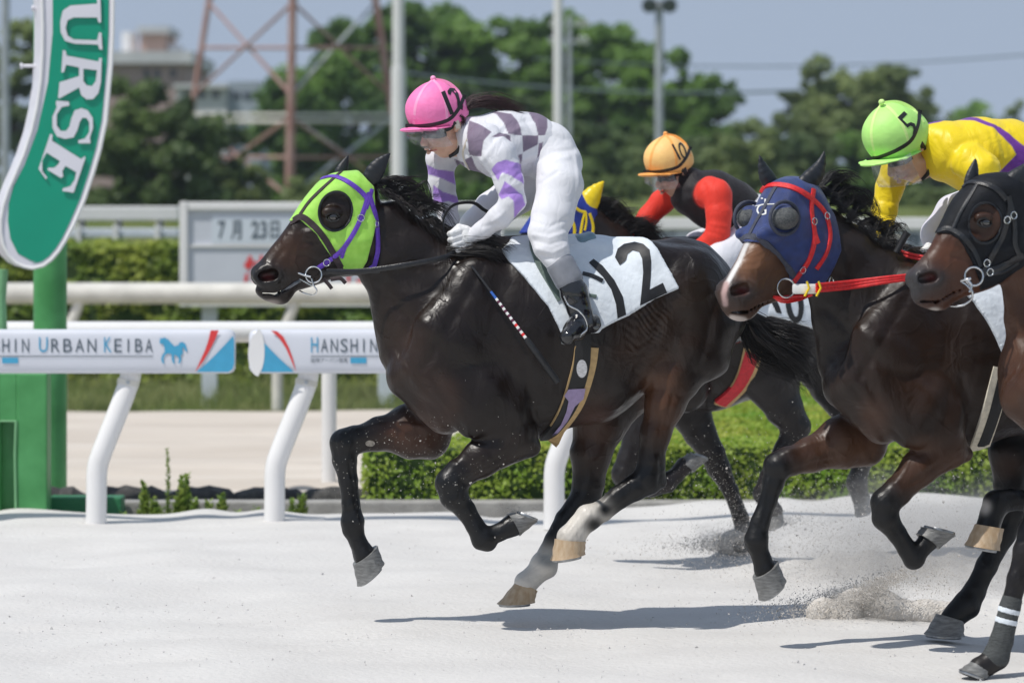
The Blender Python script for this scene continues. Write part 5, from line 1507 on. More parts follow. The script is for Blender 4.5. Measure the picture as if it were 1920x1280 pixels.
    crest = [(706, 345), (722, 356), (740, 368), (758, 380), (776, 395), (795, 412), (812, 428), (830, 440), (850, 452), (872, 458), (895, 462), (920, 468), (945, 474)]
    rr = random.Random(3)
    for i, (cx, cy) in enumerate(crest):
        if i < 7:
            for j in range(2):
                dx = 52 + rr.uniform(-12, 22) - i * 3; dy = rr.uniform(-16, 22) + i * 4
                mane.append(g([(cx - 2, cy + 3, 0), (cx + dx * .35, cy - 8 + dy * .25, -4), (cx + dx * .7, cy - 2 + dy * .6, -6 + j * 5), (cx + dx, cy + dy, rr.uniform(-18, 10))], .014, .014, 42))
            mane.append(g([(cx - 4, cy + 2, -6), (cx + 10, cy + 8, -26), (cx + 26, cy + 28, -38)], .014, .016, 40))
        else:
            mane.append(g([(cx - 4, cy + 4, 0), (cx + 16, cy - 8, -16), (cx + 36, cy + 4, -34), (cx + 52, cy + 22, -46)], .018, .02, 60))
    mane.append(g([(712, 345, 0), (745, 335, 0), (775, 332, 0), (795, 330, -4)], .008, .006, 26))
    for q in range(9):
        x0 = 712 + q * 9; y0 = 348 + q * 7
        mane.append(g([(x0, y0, 0), (x0 + 24, y0 - 16, -4), (x0 + 52, y0 - 12 + rr.uniform(-10, 8), -8), (x0 + 76, y0 + 4 + rr.uniform(-18, 26), rr.uniform(-18, 0))], .010, .008, 30))
    mane.append(g([(740, 362, 0), (775, 360, 0), (795, 340, 0), (805, 365, -4), (800, 392, -6)], .008, .008, 34))
    mane.append(g([(845, 455, -10), (880, 448, -44), (930, 452, -62), (965, 468, -60)], .03, .03, 110))
    mane.append(g([(840, 465, -30), (880, 468, -55), (925, 470, -72), (950, 486, -74)], .03, .03, 110))
    hair(mane, M['hair'], 'mane', T, w=.0027, seed=4, wave=.005)
    tl = []
    for a in range(16):
        e = a / 15
        tl.append(g([(1385, 575, 0), (1408, 590 + 6 * e, rr.uniform(-10, 10)), (1450, 610 + 40 * e, rr.uniform(-30, 30)), (1500, 618 + 70 * e, rr.uniform(-40, 40)), (1535 - 14 * e, 630 + 95 * e, rr.uniform(-40, 40))], .010, .022, 60))
    for a in range(5):
        tl.append(g([(1385, 585, 0), (1395, 620, 0), (1420, 660 + a * 5, 0), (1470 + a * 12, 690 + a * 6, 0), (1505 + a * 7, 742 - a * 6, rr.uniform(-20, 20))], .014, .030, 28))
    hair(tl, M['hair'], 'tail', T, w=.003, seed=5, wave=.012)
    # callus
    pts = [(694 + 9 * math.cos(t), 831 + 6 * math.sin(t)) for t in np.linspace(0, 2 * math.pi, 13)[:-1]]
    patch(bv, [pts], 5, M['chest'], 'callus', T, off=-.001, th=.004)
    return T, fr, bv
def tack_girth(bv, T, pts, w, m1, m2=None, w2=0, mpf=None):
    G = strap(bv, pts, w, m1, 'girth', T, th=.010, step=5, mpf=mpf)
    if m2: strap(bv, pts, w2, m2, 'girth_pad', G, th=.015, mpf=mpf)
    return G

def build_horse5():
    # second horse: template trunk moved right, nearer, turned further towards the camera
    fr = Frame(1000, 640, 14.35, 20, 1.0, 818, 18); rw = fr.raw()
    hf = Frame(1450, 450, rw.P(1530, 440, 0)[1] - .16, 38)
    T = empty('racehorse', rw.P(1830, 1210, 0), 'dark brown racehorse in blue hood with red bridle and narrow white blaze', 'horse', 'racehorses in the finish')
    p = trunk_prims(fr)
    p += chain(rw, [(1528, 440, 0, 62, 34), (1572, 490, 0, 76, 44), (1622, 560, 0, 112, 62), (1690, 620, 0, 148, 86)], k=.04, ci=6)
    p += chain(rw, [(1530, 520, 0, 20, 18), (1548, 600, 0, 22, 22), (1570, 680, 0, 36, 36)], k=.03, ci=6)
    near, far, nh, fh = -74, 64, -66, 66
    p += chain(rw, [(1752, 800, near, 62, 42), (1772, 838, near, 42, 34), (1722, 878, near, 33, 29), (1688, 915, near, 27, 25)], k=.022, ci=4)
    p += chain(rw, [(1682, 922, near, 28, 25), (1660, 942, near, 27, 26), (1660, 970, near, 25, 23), (1682, 1000, near, 18, 16), (1702, 1030, near, 18, 16), (1714, 1047, near, 22, 20)], k=.012, ci=3)
    p += chain(rw, [(1714, 1042, near, 20, 18), (1728, 1028, near, 16, 16), (1740, 1014, near, 20, 20)], k=.012, ci=3)
    p += chain(rw, [(1790, 845, near, 28, 26), (1808, 850, near, 16, 18)], k=.03, ci=4)
    p += chain(rw, [(1620, 812, far, 60, 44), (1575, 830, far, 48, 38), (1520, 852, far, 32, 27), (1484, 864, far, 27, 25)], k=.022, ci=4)
    p += chain(rw, [(1478, 864, far, 28, 25), (1458, 874, far, 26, 26), (1450, 905, far, 20, 19), (1440, 940, far, 17, 15), (1425, 980, far, 18, 16), (1418, 1012, far, 22, 20), (1420, 1024, far, 19, 17), (1428, 1046, far, 17, 16), (1434, 1066, far, 21, 21)], k=.012, ci=3)
    p += chain(rw, [(1625, 850, far, 22, 22), (1590, 862, far, 10, 14)], k=.03, ci=4)
    # hind legs, partly beyond the frame
    p += chain(fr, [(1310, 600, nh, 80, 50), (1290, 655, nh, 82, 50), (1240, 720, nh, 48, 42), (1200, 790, nh, 34, 30)], k=.028, ci=4)
    p += chain(rw, [(2020, 820, nh, 32, 28), (2010, 890, nh, 28, 24), (1990, 925, nh, 27, 22), (1930, 938, nh, 20, 17), (1895, 936, nh, 20, 17), (1868, 944, nh, 26, 22), (1860, 965, nh, 22, 21), (1854, 986, nh, 24, 23)], k=.014, ci=3)
    p += chain(fr, [(1220, 620, fh, 90, 50), (1160, 700, fh, 70, 44)], k=.028, ci=4)
    p += chain(rw, [(1950, 760, fh, 60, 44), (1898, 850, fh, 48, 36), (1896, 910, fh, 33, 28), (1898, 958, fh, 30, 25), (1882, 1000, fh, 23, 20), (1850, 1060, fh, 20, 18), (1826, 1110, fh, 21, 19), (1812, 1134, fh, 26, 23), (1796, 1148, fh, 22, 21), (1784, 1160, fh, 22, 22)], k=.02, ci=3)
    HP5 = [(1480, 334), (1456, 344), (1440, 370), (1426, 402), (1411, 436), (1397, 463), (1383, 490), (1369, 514), (1357, 532), (1350, 546), (1351, 562), (1356, 575), (1362, 588), (1372, 598), (1386, 603), (1402, 600), (1413, 592), (1424, 577), (1450, 567), (1480, 560), (1512, 550), (1538, 525), (1550, 490), (1552, 440), (1540, 388), (1522, 352), (1502, 336)]
    W5 = [(1360, 550, 27), (1384, 500, 25), (1395, 590, 21), (1425, 530, 28), (1430, 470, 28), (1475, 530, 28), (1445, 420, 40), (1470, 420, 46), (1505, 460, 46), (1535, 500, 38), (1510, 370, 40), (1480, 350, 40)]
    hp = head_prims(hf, HP5, W5, (1390, 543, 24, -.3), (1472, 409, 45), jaw=(1512, 470, 46, 28))
    p += hp
    p += chain(hf, [(1366, 584, 0, 1.2, 40), (1390, 585, 0, 2.0, 40), (1412, 572, 0, 1.8, 40), (1436, 562, 0, 1.2, 40)], k=.006, op=-1, ci=2)
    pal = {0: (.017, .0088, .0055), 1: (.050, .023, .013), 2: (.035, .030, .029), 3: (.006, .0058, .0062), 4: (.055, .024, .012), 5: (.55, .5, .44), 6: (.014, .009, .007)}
    strokes = list(TRUNK_STROKES)
    un = lambda l: [(x - fr.tx, y - fr.ty) for x, y in l]
    strokes += [(un(l), w, d) for l, w, d in [
        ([(1425, 500), (1450, 480), (1470, 470)], 5, 3.5), ([(1440, 470), (1420, 500), (1418, 530)], 3, 3), ([(1455, 500), (1440, 520), (1430, 545)], 3, -2.5),
        ([(1410, 480), (1435, 470), (1450, 480)], 3, 2.5), ([(1405, 560), (1430, 548), (1460, 545)], 4, 3), ([(1690, 1000), (1712, 1035)], 4, 3), ([(1440, 900), (1425, 980)], 4, 3),
        ([(1740, 815), (1705, 860), (1680, 905)], 6, 5), ([(1760, 870), (1710, 905)], 5, -4), ([(1560, 560), (1600, 650), (1640, 740)], 14, -5), ([(1640, 640), (1650, 740), (1700, 800)], 16, 5), ([(1600, 730), (1640, 790), (1660, 830)], 7, -5), ([(1448, 895), (1440, 930), (1426, 985)], 3, -4), ([(1460, 900), (1448, 950), (1434, 990)], 3, 2.5), ([(1674, 985), (1694, 1020)], 3, -4), ([(1490, 880), (1530, 868), (1570, 860)], 5, -4), ([(1470, 850), (1510, 835), (1550, 825)], 5, 4), ([(1645, 930), (1643, 965)], 4, 3), ([(1678, 935), (1676, 965)], 4, -3), ([(1890, 960), (1868, 1010), (1844, 1060)], 4, -4)]]
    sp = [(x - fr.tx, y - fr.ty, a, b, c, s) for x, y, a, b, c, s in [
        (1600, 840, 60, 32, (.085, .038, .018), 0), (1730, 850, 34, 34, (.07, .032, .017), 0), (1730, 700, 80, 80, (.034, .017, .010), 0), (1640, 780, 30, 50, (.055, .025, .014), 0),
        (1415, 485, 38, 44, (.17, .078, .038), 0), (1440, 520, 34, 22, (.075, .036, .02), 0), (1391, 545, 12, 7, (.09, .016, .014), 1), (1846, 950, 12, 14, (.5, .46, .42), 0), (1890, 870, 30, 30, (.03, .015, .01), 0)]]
    W_ = (.62, .60, .58)
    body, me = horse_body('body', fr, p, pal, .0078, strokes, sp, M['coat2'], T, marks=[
        ([(1406, 446), (1396, 466), (1386, 490), (1372, 515), (1364, 530)], 4.6, W_, 0), ([(1362, 532), (1357, 550), (1360, 570)], 5.5, (.40, .27, .25), 0), ([(1372, 596), (1395, 600)], 6, (.42, .36, .33), 0)])
    bv = bvh_of(me)
    hoof(rw, near, (1758, 1029), (1722, 1001), (1788, 1003), (1733, 988), M['hoof'], M['shoe'], T)
    hoof(rw, far, (1414, 1084), (1455, 1051), (1426, 1125), (1469, 1087), M['hoof'], M['shoe'], T)
    hoof(rw, fh, (1758, 1150), (1803, 1164), (1737, 1189), (1802, 1191), M['hoof'], M['shoe'], T)
    hoof(rw, nh, (1831, 982), (1878, 990), (1812, 1022), (1868, 1031), M['hoof_tan'], M['shoe'], T)
    eyeball(hf, 1472, 409, 43, M['eye'], M['lid'], T)
    hoodpoly = [(1500, 325), (1450, 330), (1430, 365), (1412, 400), (1394, 440), (1386, 452), (1400, 450), (1425, 455), (1450, 475), (1468, 500), (1478, 530), (1500, 545), (1535, 535), (1560, 470), (1556, 400), (1530, 345)]
    ho, hme = hood(fr, hf, hp + chain(rw, [(1528, 440, 0, 62, 34), (1572, 490, 0, 76, 44)], k=.04), hoodpoly, [], .007, .0042, M['bluemesh'], 'hood', T, l0=-20)
    hb = bvh_of([me, hme])
    ghem = mat('grey_hem', (.05, .055, .08), .7, .2, 60, bump=.2, bscale=300)
    strap(hb, [(1388, 452), (1402, 443), (1425, 449), (1452, 472), (1476, 500), (1490, 520)], .026, ghem, 'hood_hem', ho, th=.002)
    strap(hb, [(1405, 440), (1418, 415), (1430, 395), (1446, 365), (1458, 345)], .016, ghem, 'hood_seam', ho, th=.002)
    # mesh eye cups
    M['cup'] = mat('grey_eye_cup', (.05, .055, .06), .45, .5, 160, color2=(.16, .165, .16), bump=.6, bscale=420)
    for s_, (cx, cy), nm in ((-1, (1471, 409), 0), (1, (1471, 409), 1)):
        c = hf.P(cx, cy, -47); mr = (lambda q: mirror_pt(q, hf)) if s_ > 0 else (lambda q: q); c = mr(c)
        pr = [Seg(c, c + np.array([0, 0, .0006]), [30 * hf.k, 22 * hf.k], [30 * hf.k, 22 * hf.k], hf.lat)]
        F, lo, ax = sample(pr, .0042); V, Q = nets(F, lo, .0042); link('eye_cup', mesh_np('eye_cup', V, Q), ho, M['cup'])
        b = MB(); b.tube([mr(hf.P(cx + 27 * math.cos(t), cy + 31 * math.sin(t), -50)) for t in np.linspace(0, 2 * math.pi, 25)], .0075, 8, cap=False)
        b.build('cup_rim', ghem, ho, smooth=True)
    ear(hf, (1500, 352), (1546, 284), 19, -22, -30, M['earblack'], 'ear_cover', ho, bend=(8, 6), lw=.7)
    ear(hf, (1452, 352), (1424, 291), 17, 24, 30, M['earblack'], 'ear_cover', ho, bend=(-3, 5), lw=.6)
    # white initials printed on the hood
    V, Fc = text_mesh('T', 1.0, .01); W_ = M['whiteplastic']
    def printed(txt, x, y, sz, bold=0.0, rot=-.06, sq=1.0):
        V, Fc = text_mesh(txt, sz, bold)
        b = MB(); C = []
        for vx, vy, _ in V:
            a = x + (vx * math.cos(rot) * sq + vy * math.sin(-rot)); c = y - (vy * math.cos(rot)) + vx * math.sin(rot)
            pp, nn = hit(hb, a, c)
            C.append(pp + nn * .002 if pp is not None else W(a, c, 14.0))
        b.add(C, Fc); return b.build('initials', W_, ho)
    printed('T', 1426, 389, 26, .012, -.05, 1.1); printed('G', 1417, 404, 30, .0, -.05, 1.0)
    strap(hb, [(1417, 387), (1432, 384), (1453, 383)], .004, W_, 'initials', ho, th=.0015)
    # red bridle
    R_ = M['redweb']
    B = strap(hb, [(1428, 362), (1434, 352), (1450, 347), (1475, 349), (1500, 358), (1523, 373)], .022, R_, 'bridle', T, th=.005)
    for q, w in (([(1525, 355), (1521, 385), (1523, 410), (1527, 440), (1524, 465), (1515, 490), (1500, 512), (1488, 528)], .020),
                 ([(1523, 373), (1540, 390), (1549, 405), (1555, 428), (1556, 448), (1550, 472), (1540, 490), (1530, 504)], .018), ([(1526, 430), (1530, 445), (1534, 456)], .016)):
        strap(hb, q, w, R_, 'strap', B, th=.005)
    for q in ((1525, 415), (1549, 405), (1504, 506)):
        pp, nn = hit(hb, *q)
        if pp is not None: ringtube('buckle', pp + nn * .007, .013, .0022, nn, M['steel'], B)
    pp, nn = hit(hb, 1474, 536); y = pp[1] - .015
    ringtube('bit_ring', W(1474, 540, y), .036, .0036, (.35, -1, .1), M['steel'], B)
    b = MB(); b.tube(spline([W(1436, 545, y + .02), W(1450, 543, y + .005), W(1462, 542, y - .004)], 4), .005, 8); b.build('bit', M['steel'], B, smooth=True)
    b = MB(); b.box(*[v for pr in zip(W(1486, 551, y - .02), W(1532, 532, y + .01)) for v in sorted(pr)], b=.008); b.build('rein_stop', M['whiteplastic'], B, smooth=True)
    b = MB()
    for sx in (1513, 1535):
        b.tube([W(sx, 528, y - .03), W(sx + 4, 540, y - .035), W(sx - 4, 555, y - .03)], .012, 8, flat=.4)
    b.build('keeper', M['yellowplastic'], B, smooth=True)
    for dy in (0, 9, 17):
        strap(hb, [(1450, 556), (1470, 556 + dy * .6), (1500, 553 + dy * .5), (1524, 551)], .010, R_, 'curb_strap', B, th=.006)
    rb = MB()
    for i, (o1, o2) in enumerate(((0, 0), (6, 4), (12, 8))):
        rb.tube(spline([W(1530, 534 + o1, y - .03), rw.P(1600, 527 + o1, -72), rw.P(1660, 520 + o1 * .8, -90), rw.P(1740, 512 + o1 * .6, -92)], 6), .0062, 8, flat=.6)
    rb.build('rein', R_, T, smooth=True)
    ringtube('rein_ring', rw.P(1559, 532, -62), .026, .003, (1, -.5, 0), M['steel'], B)
    rb = MB()
    for o1 in (0, 6): rb.tube(spline([rw.P(1684, 470 + o1, -20), rw.P(1710, 477 + o1, -40), rw.P(1745, 484 + o1, -60)], 4), .006, 8)
    rb.build('rein_hold', R_, T, smooth=True)
    # girth and cloth seen behind the nearest horse's chin
    G = strap(bv, [(1880, 690), (1868, 735), (1854, 785), (1836, 838)], .085, M['girth_white'], 'girth', T, th=.010)
    strap(bv, [(1884, 690), (1872, 738), (1858, 786), (1842, 830)], .050, M['girth_black'], 'girth_pad', G, th=.016)
    cl = [(x + fr.tx, y + fr.ty) for x, y in [(958, 465), (985, 445), (1100, 438), (1215, 438), (1232, 455), (1270, 540), (1175, 590), (1070, 668), (1046, 610), (1016, 548), (990, 515)]]
    co, _ = hood(fr, rw, [q for q in p if q not in hp], cl, [], .012, .008, M['whitecloth'], 'saddlecloth', T, l0=-125)
    g = lambda pts, s0, s1, n=30: (np.array([rw.P(*t) for t in pts]), s0, s1, n)
    mane = []; rr = random.Random(11)
    crest = [(1536, 350), (1548, 362), (1562, 376), (1578, 392), (1594, 408), (1612, 424), (1632, 440), (1655, 455), (1680, 468), (1705, 478)]
    for i, (cx, cy) in enumerate(crest[:8]):
        for j in range(3):
            dx = 60 + rr.uniform(-22, 22) - i * 3; dy = rr.uniform(-40, 26)
            mane.append(g([(cx - 4, cy + 2, 0), (cx + dx * .4, cy - 18 + dy * .3, 0), (cx + dx * .75, cy - 12 + dy * .7, j * 5), (cx + dx, cy + 14 + dy, rr.uniform(-14, 14))], .014, .012, 40))
        mane.append(g([(cx - 6, cy + 4, -8), (cx + 16, cy + 6, -24), (cx + 40, cy + 30, -34)], .016, .014, 34))
    mane.append(g([(1538, 350, 0), (1560, 325, 0), (1590, 322, 0), (1612, 332, 0)], .012, .008, 34))
    mane.append(g([(1548, 360, 0), (1590, 350, 0), (1630, 360, 0), (1648, 395, 0), (1636, 412, 0)], .010, .008, 30))
    for cx, cy in crest[7:]: mane.append(g([(cx, cy + 4, -8), (cx + 20, cy - 6, -20), (cx + 46, cy + 8, -30)], .02, .016, 50))
    mane.append(g([(1700, 480, -6), (1740, 468, -10), (1775, 462, -10)], .018, .012, 70))
    hair(mane, M['hair'], 'mane', T, w=.0025, seed=14, wave=.004)
    hair([g([(1384 + 818, 590, 0), (1450 + 818, 640, 0), (1530 + 818, 720, 0)], .02, .05, 80)], M['hair'], 'tail', T, w=.004, seed=15, wave=.012)
    return T, fr, bv

def build_horseR():
    # nearest horse at the right edge: head, neck, chest, one bandaged fore leg; the rest lies beyond the frame
    fr = Frame(1000, 640, 13.55, 20, 1.04, 1122, 12); rw = fr.raw()
    hf = Frame(1820, 440, rw.P(1880, 430, 0)[1] - .05, 24)
    T = empty('racehorse', rw.P(2150, 1262, 0), 'reddish brown racehorse in black hood, cut off by the right edge of the photo', 'horse', 'racehorses in the finish')
    p = trunk_prims(fr)
    p += chain(rw, [(1915, 440, 0, 66, 38), (1958, 490, 0, 84, 46), (2010, 580, 0, 118, 66), (2070, 630, 0, 150, 90)], k=.04, ci=6)
    p += chain(rw, [(1898, 520, 0, 22, 20), (1910, 600, 0, 24, 24), (1932, 690, 0, 48, 44)], k=.03, ci=6)
    near, far, nh, fh = -74, 64, -66, 66
    p += chain(rw, [(2080, 800, near, 62, 42), (2050, 880, near, 40, 34), (2010, 950, near, 30, 26), (2000, 990, near, 28, 25), (1960, 1010, near, 18, 16), (2020, 1060, near, 18, 16), (2070, 1070, near, 22, 20)], k=.02, ci=4)
    p += chain(rw, [(1990, 800, far, 62, 44), (1972, 880, far, 46, 38), (1956, 950, far, 34, 28), (1938, 1000, far, 29, 26), (1925, 1035, far, 25, 22), (1908, 1085, far, 19, 17), (1893, 1140, far, 18, 16), (1878, 1200, far, 20, 18), (1868, 1232, far, 23, 21), (1850, 1246, far, 19, 19), (1836, 1250, far, 19, 20)], k=.02, ci=3)
    for q, l in ((0, nh), (40, fh)):
        p += chain(fr, [(1300, 610, l, 84, 52), (1270, 700, l, 50, 42), (1240 - q, 800, l, 30, 27), (1235 - q, 900, l, 28, 24), (1170 - q, 990, l, 19, 17), (1140 - q, 1060, l, 24, 22), (1120 - q, 1090, l, 24, 22)], k=.02, ci=3)
    un = lambda x, y: (x - 8, y)
    HR = [(1870, 326), (1842, 330), (1824, 342), (1806, 360), (1790, 380), (1775, 408), (1760, 436), (1742, 468), (1724, 490), (1710, 506), (1705, 520), (1709, 538), (1710, 552), (1716, 566), (1726, 574), (1752, 582), (1772, 580), (1784, 570), (1805, 558), (1830, 550), (1858, 540), (1888, 524), (1916, 505), (1936, 480), (1936, 420), (1924, 360), (1898, 330)]
    WR = [(x + 1234, y + 6, w + 1) for x, y, w in HEADW]
    hp = head_prims(hf, HR, WR, (1741, 521, 24, -.2), (1846, 417, 45), jaw=(1890, 470, 46, 27))
    p += hp
    p += chain(hf, [(1722, 564, 0, 1.2, 40), (1748, 566, 0, 2.0, 40), (1778, 548, 0, 1.8, 40), (1800, 540, 0, 1.2, 40)], k=.006, op=-1, ci=2)
    pal = {0: (.060, .026, .013), 1: (.062, .024, .013), 2: (.038, .034, .034), 3: (.012, .010, .010), 4: (.060, .026, .014), 5: (.5, .46, .4), 6: (.075, .031, .015)}
    i = lambda l: [((x - fr.tx) / fr.sx, (y - fr.ty) / fr.sx) for x, y in l]
    st = [(i(l), w, d) for l, w, d in [([(1790, 470), (1830, 455), (1862, 440)], 6, 4), ([(1800, 440), (1782, 470), (1778, 500)], 3.2, 2.6), ([(1815, 500), (1836, 480), (1860, 470)], 3.2, 2.4), ([(1770, 480), (1800, 482), (1820, 495)], 4, -3),
          ([(1765, 560), (1790, 545), (1815, 535)], 4, 3), ([(1862, 430), (1876, 410), (1870, 392)], 4, 2.5), ([(1824, 380), (1850, 374), (1872, 388)], 6, -4)]] + TRUNK_STROKES
    sp = [(*i([(x, y)])[0], a, b, c, s) for x, y, a, b, c, s in [(1785, 480, 40, 30, (.095, .036, .018), 0), (1846, 418, 30, 34, (.05, .024, .015), 0), (1712, 535, 24, 40, (.04, .038, .04), 0), (1745, 521, 11, 6, (.09, .016, .014), 1), (1752, 580, 10, 4, (.4, .36, .33), 0)]]
    body, me = horse_body('body', fr, p, pal, .008, st, sp, M['coat2'], T)
    bv = bvh_of(me)
    eyeball(hf, 1846, 417, 44, M['eye'], M['lid'], T)
    hoof(rw, far, (1822, 1240), (1852, 1262), (1801, 1255), (1846, 1272), M['hoof'], M['shoe'], T)
    # bandage with two white stripes on the fore leg
    bd = mat('grey_bandage', (.055, .06, .06), .8, .2, 40, bump=.6, bscale=55, stretch=(1, 1, 3))
    F, lo, ax = sample(chain(rw, [(1897, 1126, far, 20, 18), (1893, 1140, far, 20, 18), (1878, 1200, far, 22, 20), (1868, 1230, far, 25, 23), (1858, 1238, far, 22, 22)], k=.01), .005); V, Q = nets(F, lo, .005)
    bo = link('leg_bandage', mesh_np('leg_bandage', V, Q), T, bd)
    for yy in (1144, 1164):
        c0 = (1895 - (yy - 1135) * .25, yy)
        F, lo, ax = sample(chain(rw, [(c0[0], c0[1] - 3.5, far, 21.5, 19.5), (c0[0] - 2, c0[1] + 3.5, far, 21.5, 19.5)], k=.002), .004)
        x = ax[0][:, None, None]; z = ax[2][None, None, :]
        c = rw.P(*c0, far)
        G = np.maximum(F, np.abs((z - c[2]) + (x - c[0]) * .25 + 0 * ax[1][None, :, None]) - .011).astype(np.float32)
        V, Q = nets(G, lo, .004); link('white_tape', mesh_np('white_tape', V, Q), bo, M['whitecloth'])
    hoodpoly = [(1905, 318), (1842, 320), (1818, 334), (1796, 362), (1776, 392), (1757, 434), (1790, 438), (1812, 462), (1828, 490), (1840, 520), (1848, 545), (1885, 530), (1918, 500), (1940, 440), (1930, 360)]
    ho, hme = hood(fr, hf, hp + chain(rw, [(1915, 440, 0, 66, 38), (1958, 490, 0, 84, 46)], k=.04), hoodpoly, [(1847, 417, 29, 37, .15)], .006, .0042, M['blackcloth'], 'hood', T, l0=-38)
    hb = bvh_of([me, hme])
    strap(hb, [(1758, 434), (1778, 428), (1805, 444), (1826, 470), (1838, 500)], .018, M['earblack'], 'hood_hem', ho, th=.003)
    strap(hb, [(1787, 428), (1800, 400), (1815, 375), (1835, 340)], .012, M['earblack'], 'hood_seam', ho, th=.003)
    pts = [(1847 + 31 * math.cos(t) - 37 * math.sin(t) * .12, 418 + 31 * math.cos(t) * .12 + 38 * math.sin(t)) for t in np.linspace(0, 2 * math.pi, 26)]
    strap(hb, pts, .009, M['earblack'], 'eye_hole_binding', ho, th=.003)
    ear(hf, (1888, 352), (1934, 300), 22, -22, -30, M['earblack'], 'ear_cover', ho, bend=(4, 4), lw=.7)
    ear(hf, (1816, 350), (1829, 296), 13, 24, 28, M['earblack'], 'ear_cover', ho, bend=(2, 0))
    L_ = M['blackleather']
    B = strap(hb, [(1806, 352), (1818, 343), (1845, 345), (1870, 356), (1886, 374)], .020, L_, 'bridle', T, th=.006)
    for q, w in (([(1890, 368), (1893, 390), (1886, 420), (1876, 450), (1862, 475), (1848, 500), (1838, 518)], .020), ([(1892, 375), (1898, 400), (1902, 430), (1903, 460), (1912, 480)], .018),
                 ([(1836, 514), (1852, 508), (1872, 503), (1895, 490), (1918, 478)], .026), ([(1850, 515), (1880, 510), (1910, 492)], .012)):
        strap(hb, q, w, L_, 'strap', B, th=.007)
    for q in ((1886, 412), (1898, 404), (1854, 510), (1848, 493)):
        pp, nn = hit(hb, *q); ringtube('buckle', pp + nn * .010, .013, .0028, nn, M['steel'], B)
    pp, nn = hit(hb, 1830, 520); y = pp[1] - .02
    ringtube('bit_ring', W(1826, 518, y), .034, .0042, (.1, -1, .1), M['steel'], B)
    b = MB()
    b.tube(spline([W(1797, 527, y + .01), W(1810, 533, y - .01), W(1822, 545, y - .02), W(1822, 560, y - .015), W(1808, 571, y - .005), W(1790, 574, y + .01), W(1776, 572, y + .04)], 6), .0042, 8)
    b.tube(spline([W(1796, 527, y + .01), W(1812, 524, y - .01), W(1820, 522, y - .01)], 4), .006, 8)
    b.tube(spline([W(1812, 522, y - .01), W(1822, 535, y - .014), W(1818, 548, y - .014)], 4), .005, 8)
    b.build('bit', M['steel'], B, smooth=True)
    g = lambda pts, s0, s1, n=30: (np.array([rw.P(*t) for t in pts]), s0, s1, n)
    mane = [g([(1915 + k * 14, 345 + k * 12, 0), (1940 + k * 14, 335 + k * 12, 0), (1975 + k * 14, 360 + k * 12, 0)], .016, .014, 34) for k in range(12)]
    mane.append(g([(1908, 352, -20), (1912, 372, -30), (1908, 395, -34)], .012, .01, 40))
    hair(mane, M['hair'], 'mane', T, w=.0034, seed=24)
    return T, fr, bv

